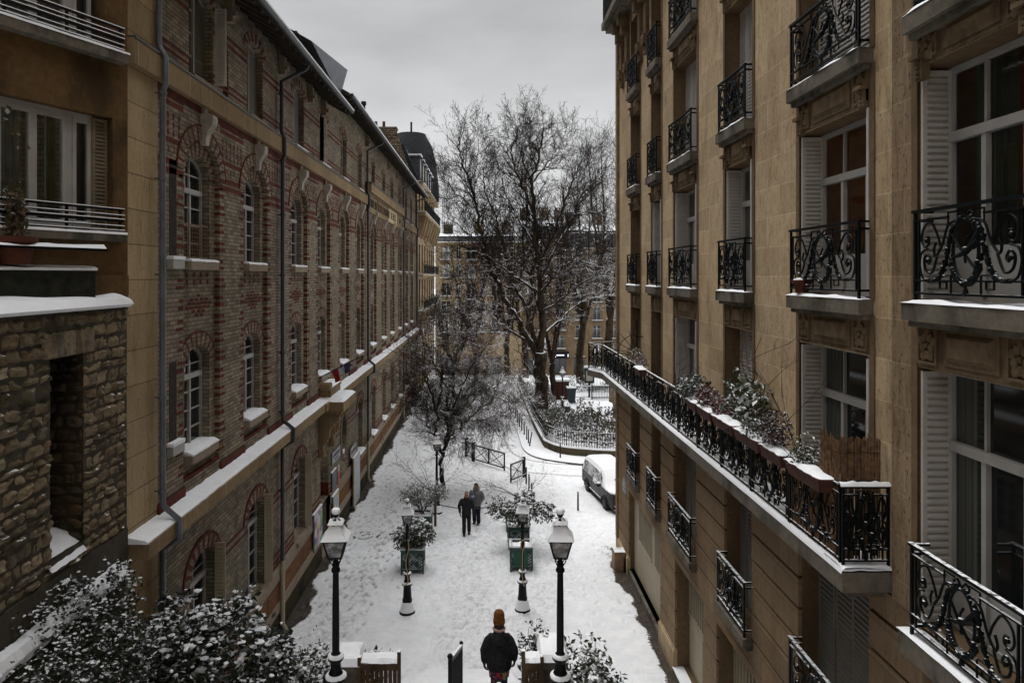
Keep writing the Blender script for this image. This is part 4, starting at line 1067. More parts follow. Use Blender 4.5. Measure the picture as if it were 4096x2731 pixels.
def mk_pot():
    c = house.matrix_basis @ Vector((.24, -1.98, 10.75))
    R_ = house.matrix_basis.to_3x3()
    # planting ledge against the house wall
    t = thing('planter_ledge', 'low black mossy ledge with snow under the terracotta pot', 'ledge', house.location, house.rotation_euler.z)
    mb = MB(); FL.box(mb, -5.2, -.8, 10.05, 10.70, .02, .34, 0); mb.build('kerb', plain('black_moss', (.016,.017,.011), .95, .5, 6), t)
    s_ = MB()
    for i in range(40):
        ya, yb = -5.2+4.42*i/40, -5.2+4.42*(i+1)/40
        f = lambda y: [(.36, y, 10.69), (.365, y, 10.73+.015*noise.noise((y*5, 1, 1))), (.28, y, 10.755+.012*noise.noise((y*7,2,2))), (.02, y, 10.77)]
        A, B_ = f(ya), f(yb)
        for k in range(3): s_.quad(A[k], B_[k], B_[k+1], A[k+1])
    s_.build('snow', M['snow'], t, 60)
    p = thing('flower_pot', 'big terracotta flower pot holding a thin twiggy plant on the snowy ledge', 'flower pot', c)
    mb = MB(); mb.lathe([(.20,.02),(.27,.34),(.30,.34),(.30,.42),(.26,.42),(.25,.36)], 20); mb.build('pot', M['terracotta'], p, 40)
    mb = MB(); mb.lathe([(.265,.36),(.25,.40),(.02,.42)], 16); mb.build('snow', M['snow'], p, 60)
    st = MB(); lf = []; g_ = random.Random(8)
    for k in range(11):
        q = Vector((g_.uniform(-.08,.08), g_.uniform(-.1,.1), .38)); pts = [q.copy()]; d = Vector((g_.uniform(-.12,.12), g_.uniform(-.16,.16), 1)); H_ = g_.uniform(.5, 1.0) if k < 8 else g_.uniform(1.3, 2.0)
        for i in range(8):
            d += Vector((g_.uniform(-.12,.12), g_.uniform(-.12,.12), .05)); q = q+d.normalized()*H_/8; pts.append(q.copy())
            if k < 8 or i < 3 or g_.random() < .25: lf += [(q+Vector((g_.uniform(-.08,.08), g_.uniform(-.08,.08), g_.uniform(-.04,.04))), .05) for _ in range(7 if k < 8 else 3)]
        st.tube(pts, [.007]*6+[.004]*3, 4)
    for q in [Vector((.0, -.1, 2.25)), Vector((.02, -.16, 2.2))]: lf.append((q, .09))
    st.build('stem', plain('stem', (.035,.025,.015), .8), p)
    V = []; F_ = []
    for q, r in lf:
        n = len(V); u = Vector((g_.gauss(0,1), g_.gauss(0,1), g_.gauss(0,1))).normalized(); w = u.orthogonal().normalized()
        V += [q-u*r*.8, q+w*r*.4, q+u*r*.8, q-w*r*.4]; F_.append((n, n+1, n+2, n+3))
    me = bpy.data.meshes.new('leaves'); fill(me, [tuple(v) for v in V], F_, [m_leaf('pot_leaf', (.03,.035,.012), (.09,.045,.012), (.1,.2))]); link('leaves', me, p)
    t = thing('metal_tray', 'thin black metal tray under snow above the terracotta pot', 'tray', house.location, house.rotation_euler.z)
    mb = MB(); FL.box(mb, -5.2, -.72, 11.0, 11.035, .22, .52); mb.build('sheet', M['ironplain'], t)
    s_ = MB(); n = 30
    for i in range(n):
        for k in range(4):
            def P(i, k):
                y = -5.2+4.46*i/n; v = k/4; e = min(1, min(v, 1-v)*5)**.6
                return (.53-.31*v, y, 11.036+(.05+.05*noise.noise((y*2, v, 0)))*e)
            s_.quad(P(i,k), P(i+1,k), P(i+1,k+1), P(i,k+1))
    s_.build('snow', M['snow'], t, 70)
mk_pot()
# ================================================================= limestone apartment building on the right
RX = 5.1; F2 = Facade(RX, -1)
COLS = dict(A=(22.55, 23.95), B=(19.85, 21.0), C=(16.5, 18.5), D=(13.05, 14.55), E=(9.05, 11.1), F=(6.2, 7.98))
apart = thing('apartment_building', 'tall tan limestone apartment building with ornate black iron balconies and white shutters', 'apartment building', (RX, 14, 0))
AL = Vector(apart.location)
def ap(mb, name, mats, smooth=None, par=None):
    o = mb.build(name, mats, None, smooth, loc=tuple(AL)); o.parent = par or apart; o.location = (0,0,0); return o
LEVELS = [(10.29, 12.88), (13.61, 16.2), (16.95, 19.5)]
def apart_wall():
    mb = MB(); Y0, YM, Y1 = -24.0, 8.5, 26.4; far = 'ABCDE'
    q = F2
    gr = [(19.9, 24.3, .2, 3.02, 0, .18), (15.95, 18.35, .12, 3.0, 0, .42), (12.85, 15.05, .12, 3.0, 0, .42), (9.0, 11.1, .12, 3.0, 0, .42)]
    q.row(mb, YM, Y1, -.1, 3.3, gr, -.03, 2, 3); q.row(mb, Y0, YM, -.1, 3.3, [], -.03, 2)
    h1 = [(COLS[c][0], COLS[c][1], 3.7, 6.38, 0, .42) for c in far]
    q.row(mb, YM, Y1, 3.3, 6.6, h1, -.03, 2, 3); q.row(mb, Y0, YM, 3.3, 6.6, [], -.03, 2)
    def strips(holes, z0, z1):           # rusticated blocks with open joints
        z = z0
        while z < z1-.05:
            t = min(z+.455, z1); ed = [Y0]
            for (a, b, za, zb, *_) in sorted(holes):
                if t > za and z < zb: ed += [a, b]
            ed.append(Y1)
            for a, b in zip(ed[::2], ed[1::2]):
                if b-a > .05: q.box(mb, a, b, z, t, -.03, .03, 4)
            z += .51
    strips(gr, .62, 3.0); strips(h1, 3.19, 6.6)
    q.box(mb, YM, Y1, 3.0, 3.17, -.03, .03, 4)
    ed = [Y0]+[v for h in sorted(gr) for v in h[:2]]+[Y1]
    for a, b in zip(ed[::2], ed[1::2]): q.box(mb, a-.02, b+.02, -.1, .56, -.03, .09, 0); q.box(mb, a-.01, b+.01, .56, .62, -.03, .05, 0)
    zs = [(6.6, 10.09, 6.89, 9.54), (10.09, 13.43, 10.29, 12.88), (13.43, 16.74, 13.61, 16.2), (16.74, 20.05, 16.95, 19.5)]
    for z0, z1, a, b in zs:
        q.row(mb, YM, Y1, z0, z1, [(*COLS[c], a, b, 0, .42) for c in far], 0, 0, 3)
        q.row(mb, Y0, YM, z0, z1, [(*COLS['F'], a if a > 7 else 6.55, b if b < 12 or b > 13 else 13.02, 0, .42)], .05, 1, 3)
    q.rect(mb, Y0, Y1, 20.05, 24.5, 0, 0); q.rect(mb, Y0, 8.5, 24.5, 30, 0, 0); mb.quad((RX, 8.5, 24.5), (RX+12, 8.5, 24.5), (RX+12, 8.5, 30), (RX, 8.5, 30), 0); mb.quad((RX+12, -20, -.1), (-22, -20, -.1), (-22, -20, 30), (RX+12, -20, 30), 0)  # unseen taller near part and rear cross wall, added to darken the near street
    mb.quad((RX-.05, YM, 6.6), (RX, YM, 6.6), (RX, YM, 20.05), (RX-.05, YM, 20.05), 1)
    # far corner pier, far flank, flat roof
    mb.quad((RX, Y1, -.1), (RX+12, Y1, -.1), (RX+12, Y1, 24.5), (RX, Y1, 24.5), 0); mb.quad((RX, Y0, 24.5), (RX, Y1, 24.5), (RX+12, Y1, 24.5), (RX+12, Y0, 24.5), 2); mb.quad((RX, Y0, -.1), (RX+12, Y0, -.1), (RX+12, Y0, 24.5), (RX, Y0, 24.5), 0)
    # stepped surrounds of the openings
    for z0, z1, a, b in zs:
        for c in 'ABCDEF':
            y0, y1 = COLS[c]; d = .05 if c == 'F' else 0
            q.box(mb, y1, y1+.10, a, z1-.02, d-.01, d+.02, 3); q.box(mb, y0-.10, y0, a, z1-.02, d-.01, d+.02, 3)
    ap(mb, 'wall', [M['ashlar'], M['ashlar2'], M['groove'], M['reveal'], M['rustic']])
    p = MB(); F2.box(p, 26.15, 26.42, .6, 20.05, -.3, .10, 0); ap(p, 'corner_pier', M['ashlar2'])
    # carved panels over the windows
    g_ = random.Random(4)
    for z0, z1, a, b in zs[:3]:
        for c in 'ABCDEF':
            y0, y1 = COLS[c]; d = .05 if c == 'F' else 0; zb = (13.02 if c == 'F' and b == 12.88 else b)
            m = MB(); w = y1-y0; rs = min(.34, w*.2)
            F2.box(m, y0+.02, y1-.02, zb+.02, z1-.02, d-.02, d+.012, 0)
            F2.box(m, y0+.04+rs+.1, y1-.04-rs-.1, zb+.08, z1-.06, d+.01, d+.03, 0)
            A_, B_ = y0+.04+rs+.16, y1-.04-rs-.16; za, zc = zb+.13, z1-.11; k = .05
            pts = [(A_,za,d+.03),(B_,za,d+.03),(B_,zc,d+.03),(A_,zc,d+.03)]; inn = [(A_+k,za+k,d+.07),(B_-k,za+k,d+.07),(B_-k,zc-k,d+.07),(A_+k,zc-k,d+.07)]
            F2.q(m, inn)
            for i in range(4): F2.q(m, [pts[i], pts[(i+1)%4], inn[(i+1)%4], inn[i]])
            for yc in (y0+.04+rs/2, y1-.04-rs/2):
                hz = (z1-zb)/2-.06; zm = (zb+z1)/2
                for s0, s1, t0, t1 in ((-rs/2, rs/2, -hz, -hz+.03), (-rs/2, rs/2, hz-.03, hz), (-rs/2, -rs/2+.03, -hz+.03, hz-.03), (rs/2-.03, rs/2, -hz+.03, hz-.03)): F2.box(m, yc+s0, yc+s1, zm+t0, zm+t1, d+.01, d+.045)
                for i in range(10):
                    an = i*.628+.3; rr = (.075 if i % 2 else .11)*rs/.34
                    cpos = F2.P(yc+math.cos(an)*rr, zm+math.sin(an)*rr*1.4, d+.03); m.ball(cpos, (.03, .05*rs/.34, .06), 0, 6, 4)
                m.ball(F2.P(yc, zm, d+.04), .035, 0, 6, 4)
            ap(m, 'carved_panel', M['carved'], 35)
apart_wall()

# ---------------------------------------------------------------- wrought iron
def spiral(cy, cz, r0, r1, a0, a1, n=16):
    return [(cy+(r0+(r1-r0)*i/n)*math.cos(a0+(a1-a0)*i/n), cz+(r0+(r1-r0)*i/n)*math.sin(a0+(a1-a0)*i/n)) for i in range(n+1)]
def spline(pts, n=6): return [tuple(p) for p in smooth_line(pts, n)]
def railing_mesh(w, h=1.06, ret=.2, posts=True, name='railing', up=1.0):
    """ornate balcony front in local coordinates: y from -w/2, z from the slab, plane x = 0, wall at +x"""
    mb = MB(); H_ = h; W_ = w/2; sx = W_/.95; T = lambda pts, r, n=5, m=0: mb.tube([(0, y*sx, z*H_) for y, z in pts], r, n, m)
    g_ = random.Random(2)
    B = lambda y0, y1, z0, z1, d=.018: mb.box(-d, d, y0, y1, z0, z1)
    B(-W_-.02, W_+.02, H_-.035, H_, .028); B(-W_, W_, .10*H_, .10*H_+.025); B(-W_, W_, .235*H_, .235*H_+.02)
    B(-W_, -.30*sx, .875*H_, .875*H_+.02); B(.30*sx, W_, .875*H_, .875*H_+.02)
    for s in (-1, 1):
        a, b = sorted((s*W_, s*(W_-.03))); B(a, b, 0 if posts else .1, H_-.035, .016)
        a, b = sorted((s*(W_-.075), s*(W_-.095))); B(a, b, .1*H_, .88*H_, .01)
        if ret:
            for z in (H_-.035, .10*H_, .875*H_): mb.box(0, ret, min(s*W_, s*(W_-.03)), max(s*W_, s*(W_-.03)), z, z+.03)
    # centre oval, wreath, tassel, crossed quiver
    ov = [(.215*math.cos(t), .545+.30*math.sin(t)) for t in np.linspace(0, 2*math.pi, 26)]
    T(ov, .017, 6); T([(.255*math.cos(t), .545+.335*math.sin(t)) for t in np.linspace(math.pi*1.12, math.pi*1.88, 12)], [.018+.02*abs(math.sin(i*1.3)) for i in range(12)], 6)
    for k in range(26):
        t = math.pi*(1.05+.9*k/25); mb.ball((g_.uniform(-.02,.02), .235*sx*math.cos(t), (.545+.32*math.sin(t))*H_), (.03, .03, .026), 0, 5, 4)
    mb.lathe([(.008,-.02),(.03,.0),(.022,.05),(.008,.08)], 7, (0, 0, .115*H_))
    T([(-.26,.74),(-.05,.55),(.10,.50),(.26,.47)], [.03,.028,.024,.012], 6); T([(-.22,.64),(-.10,.57)], .035, 6)
    T([(.24,.72),(.05,.53),(-.16,.36)], .016); T([(-.03,.68),(.03,.6),(.0,.42)], .014); mb.ball((0, 0, .54*H_), .045, 0, 6, 4)
    # bow on top
    for s in (-1, 1):
        T([(0,.87),(s*.07,.93),(s*.13,.90),(s*.10,.84),(0,.85)], .013); mb.ball((0, s*.09*sx, .86*H_), .03, 0, 6, 4)
        T([(s*.12,.93),(s*.30,.93),(s*.30,.80),(s*.22,.80)], .012, 4)
        # garland hanging from the bow to the lower rail
        ga = spline([(s*.06,.86),(s*.24,.74),(s*.30,.56),(s*.38,.38),(s*.50,.265),(s*.66,.25)], 5)
        T(ga, [.012+.016*abs(math.sin(i*1.05)) for i in range(len(ga))], 6)
        for i, (y, z) in enumerate(ga): 
            mb.ball((g_.uniform(-.02,.02), y*sx, z*H_), (.026,.024,.026), 0, 5, 4)
        # outer arch and the two volutes
        T(spline([(s*.16,.84),(s*.30,.80),(s*.40,.62),(s*.52,.50),(s*.56,.56),(s*.52,.64)], 5), .014)
        T(spline([(s*.44,.60),(s*.50,.72),(s*.62,.85),(s*.76,.80),(s*.80,.68),(s*.74,.60),(s*.66,.63),(s*.67,.70),(s*.72,.70)], 5), .013)
        T(spline([(s*.50,.50),(s*.60,.33),(s*.72,.36),(s*.75,.47),(s*.68,.52),(s*.63,.46),(s*.67,.42)], 5), .014)
        T(spline([(s*.68,.58),(s*.80,.54),(s*.84,.42),(s*.78,.28),(s*.66,.25)], 5), .013)
        for c in ((s*.70,.665), (s*.68,.455)): mb.ball((0, c[0]*sx, c[1]*H_), .03, 0, 6, 4)
        # greek key
        k0 = .36; yk = lambda y: s*(k0+y)
        T([(yk(-.11),.12),(yk(-.11),.30),(yk(.09),.30),(yk(.09),.17),(yk(-.03),.17),(yk(-.03),.24),(yk(.03),.24)], .014, 4)
    return mb.build(name, M['grill'], hold=True)
def right_slab(y0, y1, zb, zt, d, seed):
    mb = MB(); F2.box(mb, y0, y1, zb, zt, -.05, d, 0); F2.box(mb, y0+.02, y1-.02, zb-.07, zb, -.05, d-.07, 0)
    return mb
def slab_snow(y0, y1, z, d, depth, seed, th=.055, n=22, m=5):
    s = MB()
    for i in range(n+1):
        for k in range(m+1):
            u, v = i/n, k/m; e = min(u*n/2, (n-i)/2, (m-k)*.9+.001, 1)
            j = noise.noise((u*(y1-y0)*3.1+seed, v*2, seed*1.7))
            s.v.append(F2.P(y0-.01+(y1-y0+.02)*u, z+(th*(.75+.5*j))*max(.12, min(1, e)), d+.01+.02*j-(depth)*(1-v)))
    for i in range(n):
        for k in range(m):
            q = i*(m+1)+k; s.f.append((q, q+1, q+m+2, q+m+1)); s.m.append(0)
    return s
RAIL = {c: railing_mesh(COLS[c][1]-COLS[c][0]+(.0 if c != 'F' else -.12)) for c in COLS}
def balcony(c, z, d=.2, th=.2, snow=True, dd=0, rd=None):
    y0, y1 = COLS[c]; y0 -= .06; y1 += .06
    if c == 'F': y0, y1 = 5.95, 7.98
    b = ap(right_slab(y0, y1, z-th, z, d+dd, 0), 'balcony', M['slab'])
    yc = (y0+y1)/2 if c != 'F' else 6.98
    r = link('railing', RAIL[c], b, (RX-(d+dd)+.05-AL.x, yc-AL.y, z))
    if snow: ap(slab_snow(y0, y1, z, d+dd, d*.9, z+y0), 'snow', M['snow'], 60, b)
    return b
for c in 'ABCDEF':
    dd = .05 if c == 'F' else 0
    for (z, zt) in LEVELS: balcony(c, z, .2, .2, z < 14 and True, dd)
    if c != 'F': balcony(c, 3.7, .22, .16, False)
balcony('F', 6.5, .24, .26, True, .05)
def consoles():
    for z in (13.41, 16.72):
        for c in 'ABCDEF':
            y0, y1 = COLS[c]; dd = .05 if c == 'F' else 0
            for y in (y0+.02, y1-.2):
                mb = MB(); F2.box(mb, y, y+.18, z-.32, z-.27, dd-.02, .14+dd); F2.box(mb, y+.02, y+.16, z-.55 if z > 11 else z-.4, z-.32, dd-.02, .08+dd)
                for k in range(4): mb.ball(F2.P(y+.09, z-.35-k*.06, .085+dd), (.02, .04, .025), 0, 6, 4)
                ap(mb, 'console', M['carved'], 40)
    # the long top-floor balcony at the far corner, on tall carved brackets
    mb = MB(); F2.box(mb, 14.5, 26.35, 20.05, 20.3, -.05, .66, 0); F2.box(mb, 14.5, 26.3, 19.92, 20.05, -.05, .5, 0)
    b = ap(mb, 'top_balcony', M['slab'])
    r = MB()
    y = 15.0
    while y < 26.3: r.box(RX-.62, RX-.60, y, y+.016, 20.3, 21.3); y += .11
    r.box(RX-.63, RX-.59, 14.6, 26.3, 21.3, 21.34); r.box(RX-.62, RX, 26.26, 26.3, 21.28, 21.32)
    for k in range(6): r.box(RX-.6+k*.1, RX-.585+k*.1, 26.27, 26.285, 20.3, 21.3)
    ap(r, 'railing', M['ironplain'], None, b)
    for y in (21.35, 22.2, 24.25, 25.2):
        m = MB()
        for z0, z1, d in ((19.6, 19.92, .42), (19.25, 19.6, .3), (18.2, 19.25, .12), (17.9, 18.2, .2), (17.6, 17.9, .12)): F2.box(m, y, y+.32, z0, z1, -.02, d)
        for k in range(6): m.ball(F2.P(y+.16, 18.05-k*.07, .19-k*.02), (.05, .10-k*.012, .06), 0, 6, 4)
        ap(m, 'bracket', M['carved'], 40)
consoles()

# ---------------------------------------------------------------- windows and shutters of the right building
def right_windows():
    cache = {}
    def win(c, z0, z1, kind, dep=.36):
        y0, y1 = COLS[c]; w = y1-y0; h = z1-z0; d = .05 if c == 'F' else 0; key = (c, round(h, 2))
        if key not in cache:
            nm = 3 if w > 2.3 else (2 if w > 1.7 else 1)
            fm, pm = window_mesh('window', w-.02, h, 0, M['white'], (nm, ()), .70, .07, .07)
            mb = MB(); mb.box(0, .05, -w/2+.07, w/2-.07, .07, .62)
            cache[key] = (fm, pm.build('pane', M['glass_g'], hold=True), pm.build('pane', M['clear'], hold=True), mb.build('lower_panel', M['white'], hold=True), louver('shutter', .34, h-.06, M['shutter'], 34), louver('shutter', (w-.02)/4, h-.02, M['shutter'], 34), louver('shutter', (w-.02)/4, h-.02, M['darkshutter'], 30))
        fm, pd, pc, lp, sh, sc_, scd = cache[key]
        xr = RX-d-AL.x; yc = (y0+y1)/2-AL.y
        if kind in ('closed', 'closed_dark'):
            root = None
            for k in range(4):
                link('shutter', sc_ if kind == 'closed' else scd, apart, (xr+dep-.02+(.02 if k % 2 else 0), y1-AL.y-.01-(w-.02)/4*k, z0+.01), math.pi)
            return
        o = link('window', fm, apart, (xr+dep+.05, yc, z0), math.pi)
        link('pane', pc if kind == 'warm' else pd, o); link('lower_panel', lp, o)
        link('shutter', sh, apart, (xr+.01, y1-AL.y-.03, z0+.03), -math.pi/2)
        s2 = MB(); s2.box(-.035, .33, 0, .045, 0, h-.06); link('shutter', s2.build('shutter', M['shutter'], hold=True), apart, (xr, y0-AL.y+.005, z0+.03))
        if kind == 'warm':
            r = MB(); a, b = RX-d+dep+.12, RX-d+dep+3.2
            def W4(p, m): r.poly(p, m)
            W4([(b,y0-1,z0-.1),(b,y1+1,z0-.1),(b,y1+1,z1+.3),(b,y0-1,z1+.3)], 0); W4([(a,y1+.9,z0-.1),(b,y1+.9,z0-.1),(b,y1+.9,z1+.3),(a,y1+.9,z1+.3)], 0)
            W4([(a,y0-.9,z0-.1),(a,y0-.9,z1+.3),(b,y0-.9,z1+.3),(b,y0-.9,z0-.1)], 0); W4([(a,y0-1,z0-.05),(b,y0-1,z0-.05),(b,y1+1,z0-.05),(a,y1+1,z0-.05)], 1); W4([(a,y0-1,z1+.25),(a,y1+1,z1+.25),(b,y1+1,z1+.25),(b,y0-1,z1+.25)], 0)
            ap(r, 'room', [M['warm'], M['inside']])
            fu = MB(); yb = (y0+y1)/2; fu.box(b-.5, b-.1, yb-.2, yb+1.0, z0, z0+1.9, 0); fu.box(b-.06, b-.03, yb-.95, yb-.35, z0+1.1, z0+1.8, 1); fu.box(a+.9, a+1.6, y1+.1, y1+.85, z0, z0+.75, 0); fu.box(b-.06, b-.03, yb-1.2, yb-1.0, z0, z0+2.2, 0); ap(fu, 'cupboard', [M['wood'], M['curtain']])
            l = MB(); l.lathe([(.02,.25),(.03,.1),(.2,-.05),(.16,-.1),(.02,-.1)], 12, ((a+b)/2+.3, (y0+y1)/2+.3, z1-.15)); ap(l, 'ceiling_lamp', m_emit('lamp_glow', (1, .58, .25), 8.0 if c == 'E' else 4), 60)
            for k, (ca, cb) in enumerate(((y1-.1, y1-.75), (y0+.5, y0+.2)) if c == 'F' else ((y0+.34, y0+.1),)):
                cu = MB(); n = 24
                for i in range(n):
                    f = lambda t: (RX-d+dep+.25+.03*math.sin(t*n*1.5), ca+(cb-ca)*t)
                    (xa, ya), (xb, yb) = f(i/n), f((i+1)/n); cu.quad((xa,ya,z0), (xb,yb,z0), (xb,yb,z1), (xa,ya,z1))
                ap(cu, 'curtain', plain('sage_curtain', (.20,.27,.22), .9, .2, 2), 60)
    plan = {'A': ('closed_dark','closed','closed','closed_dark'), 'B': ('closed_dark','open','closed','closed'), 'C': ('open','open','closed','closed'),
            'D': ('closed','open','closed','closed'), 'E': ('open','warm','closed','closed'), 'F': ('open','warm','closed','closed')}
    rows = [(6.89, 9.54)]+LEVELS
    for c, kinds in plan.items():
        for (z0, z1), k in zip(rows, kinds):
            if c == 'F': z0, z1 = (6.55, 9.54) if z0 == 6.89 else ((10.29, 13.02) if z0 == 10.29 else (z0, z1))
            win(c, z0+.02, z1-.01, k)
    for c in 'ABCDE': win(c, 3.72, 6.37, 'closed_dark')
    # fairy lights behind the glass of the fifth window
    cols = [(1,.06,.03),(.05,.12,1),(.05,.6,.1),(1,.45,.05),(.5,.1,.9)]
    for j, m in enumerate(cols):
        mb = MB()
        for k in range(5):
            i = k*5+j; mb.ball((RX+.33+.1+.03, 9.22+i*.02, 10.85+.10*math.sin(i*.9)+(.45 if i % 3 else 0)), .012, 0, 6, 4)
        ap(mb, 'fairy_light', m_emit('fairy_glow', m, 14))
    # ground floor: cream boarding with barred lights
    def barred(y0, y1, z0, z1, d, name='barred_window', leaf=None):
        mb = MB(); F2.box(mb, y0, y1, z0, z1, d-.10, d-.06, 1)
        for z in (z0, z1-.06): F2.box(mb, y0, y1, z, z+.06, d-.06, d+.03, 0)
        n = max(5, int((y1-y0)/.17))
        for k in range(n+1):
            y = y0+(y1-y0-.045)*k/n; F2.box(mb, y, y+.045, z0+.06, z1-.06, d-.05, d+.02, 0)
        return ap(mb, name, [M['cream_paint'], M['glass_g']])
    mb = MB(); d = -.17
    for a, b, z0, z1 in ((19.92, 24.28, .2, 1.5), (19.92, 24.28, 2.82, 3.0), (23.5, 24.28, 1.5, 2.82), (21.35, 21.7, 1.5, 2.82)): F2.box(mb, a, b, z0, z1, d-.06, d)
    ap(mb, 'cream_boarding', M['cream_paint']); barred(21.7, 23.5, 1.5, 2.82, d); barred(19.93, 21.35, 1.5, 2.82, d)
    mb = MB(); F2.box(mb, 19.9, 24.3, -.05, .2, -.3, .06); ap(mb, 'threshold', M['slab'])
    for a, b in ((15.95, 18.35), (12.85, 15.05), (9.0, 11.1)):
        mb = MB(); F2.box(mb, a+.02, b-.02, .1, 1.55, -.42, -.36); F2.box(mb, a+.06, (a+b)/2-.03, .25, 1.45, -.36, -.345); F2.box(mb, (a+b)/2+.03, b-.06, .25, 1.45, -.36, -.345); ap(mb, 'door_panel', M['cream_paint'])
        barred(a+.02, b-.02, 1.56, 2.98, -.36); mb = MB(); F2.box(mb, a, b, -.05, .1, -.4, .1, 0); F2.box(mb, a, b, .1, .13, -.2, .1, 1); ap(mb, 'threshold', [M['slab'], M['snow']])
right_windows()

# ---------------------------------------------------------------- the long second-floor balcony
LX = 4.46; LZ = 6.89
def long_balcony():
    path = [(RX, 8.55), (LX, 8.55), (LX, 26.3), (4.04, 27.3), (5.2, 27.9), (9.0, 27.9)]
    mb = MB(); inner = [(RX+.0, 8.56), (RX, 26.4), (9.0, 26.4)]
    poly = path+[(9.0, 26.42), (RX, 26.42)]
    top = [(x, y, LZ) for x, y in poly]; bot = [(x, y, 6.64) for x, y in poly]
    mb.poly(top[::-1]); mb.poly(bot)
    for a, b in zip(range(len(poly)), list(range(1, len(poly)))+[0]): mb.quad(top[a], top[b], bot[b], bot[a])
    # moulding under the slab
    F2.box(mb, 8.7, 26.3, 6.52, 6.64, -.02, .46)
    slab = ap(mb, 'balcony', [M['slab']])
    s = MB(); n = 90
    pts = resample(np.array([(LX, 8.55), (LX, 26.3), (4.04, 27.3), (4.9, 27.85)]), n)
    for i in range(n):
        for k in range(5):
            p = Vector((*pts[i], 0)); t = Vector((*(pts[min(i+1, n-1)]-pts[max(i-1, 0)]), 0)).normalized(); nn = Vector((t.y, -t.x, 0))
            w = (-.012, .0, .05, .22, .55)[k]; hz = (-.015, .035, .07, .075, .05)[k]; j = noise.noise((p.y*2.3, k*.3, 3))
            q = p+nn*(w+.012*j); s.v.append((q.x, q.y, LZ+hz*(1+.35*j)))
    for i in range(n-1):
        for k in range(4): q = i*5+k; s.f.append((q, q+5, q+6, q+1)); s.m.append(0)
    ap(s, 'snow', M['snow'], 60, slab)
    # snow on the near end
    s = MB()
    for i in range(7):
        for k in range(5):
            s.v.append((LX+(RX-LX)*i/6, 8.54+(.5*k/4), LZ+(.03 if k == 0 else .07)+.015*noise.noise((i*.7, k, 9))))
    for i in range(6):
        for k in range(4): q = i*5+k; s.f.append((q, q+5, q+6, q+1)); s.m.append(0)
    ap(s, 'snow', M['snow'], 60, slab)
    # the same ironwork repeated in panels, end panels on short sides
    n = 12; L = (26.25-8.68)/n; panel = railing_mesh(L-.02, 1.07, 0, True, 'railing'); panel2 = railing_mesh(1.02, 1.07, 0, True, 'railing'); end = railing_mesh(.60, 1.07, 0, True, 'railing')
    for k in range(n): link('railing', panel, slab, (LX+.05-AL.x, 8.68+L*(k+.5)-AL.y, LZ))
    link('railing', panel2, slab, (4.28-AL.x, 26.8-AL.y, LZ), math.atan2(.42, 1.0))
    link('railing', end, slab, ((LX+RX)/2+.02-AL.x, 8.64-AL.y, LZ), math.pi/2)
    r = MB(); p0, p1 = (4.1, 27.3), (5.2, 27.82)
    r.bar((*p0, LZ+1.05), (*p1, LZ+1.05), .05, .035); r.bar((*p1, LZ+1.05), (9, 27.82, LZ+1.05), .05, .035); r.bar((*p0, LZ+.1), (9, 27.82, LZ+.1), .03)
    for k in range(40): 
        x = 4.2+k*.12; y = 27.3+min(1, (x-4.1)/1.1)*.52; r.box(x, x+.014, y, y+.014, LZ+.1, LZ+1.04)
    ap(r, 'railing', M['grill'], None, slab)
    # snow ridge along the handrail of the near end
    s = MB()
    for i in range(12):
        for k in range(5):
            a = math.pi*k/4; x = LX+.0+(RX-LX)*i/11; s.v.append((x, 8.64-.05*math.cos(a), LZ+1.065+(.05+.04*noise.noise((i*.8, 0, 7)))*math.sin(a)))
    for i in range(11):
        for k in range(4): q = i*5+k; s.f.append((q, q+5, q+6, q+1)[::-1]); s.m.append(0)
    ap(s, 'snow', M['snow'], 60, slab)
    return slab
long_balcony()
# spiked iron fan that parts the balcony between two flats
def fan_guard():
    t = thing('fan_guard', 'spiked black iron fan standing between two flats on the long balcony', 'security fan', (4.9, 22.2, LZ))
    mb = MB(); 
    mb.box(-.02, .02, -.02, .02, 0, 2.3); mb.bar((.2, 0, 1.2), (-.75, 0, 1.2), .03); mb.bar((.2, 0, 1.75), (-.05, 0, 1.75), .03)
    for r in (.30, .62):
        mb.tube([(-r*math.sin(a), 0, 1.2+r*math.cos(a)) for a in np.linspace(-.1, math.pi*1.05, 14)], .013, 5)
    mb.build('frame', M['ironplain'], t)
    sp_ = MB()
    for a in np.linspace(0, math.pi, 10):
        d = Vector((-math.sin(a), 0, math.cos(a))); sp_.tube([d*.1+Vector((0,0,1.2)), d*.7+Vector((0,0,1.2)), d*.92+Vector((0,0,1.2))], [.011,.011,.001], 5)
    for k in range(4): sp_.tube([(0,0,1.5+k*.22), (-.13,0,1.58+k*.22)], [.012,.001], 5)
    sp_.build('spikes', M['ironplain'], t)
fan_guard()
def street_plate():
    t = thing('street_plate', 'blue enamel street plate with rounded head on the stone corner above parked van', 'street sign', (RX-.015, 25.08, 2.65))
    mb = MB(); pts = [(-.30,0),(.30,0),(.30,.42),(.14,.46)]+[(.14*math.cos(a), .48+.12*math.sin(a)) for a in np.linspace(0, math.pi, 8)]+[(-.14,.46),(-.30,.42)]
    mb.poly([(-.022, -y, z) for y, z in pts]); n = len(pts)
    for i in range(n): (a, b), (c, d) = pts[i], pts[(i+1) % n]; mb.quad((-.022,-a,b), (.02,-a,b), (.02,-c,d), (-.022,-c,d))
    mb.build('plate', plain('plate_steel_blue', (.085,.125,.15), .35, .1), t)
    w = plain('plate_white', (.4,.43,.45), .5)
    for k, (z, h, a) in enumerate(((.06,.10,.24),(.21,.11,.22),(.36,.06,.08),(.49,.06,.08))): strokes(t, -a, a, z, h, -.023, w, 20+k, -1)
street_plate()
t = thing('stone_block', 'squared tan stone guard block at the foot of the building corner', 'stone block', (4.82, 24.85, 0))
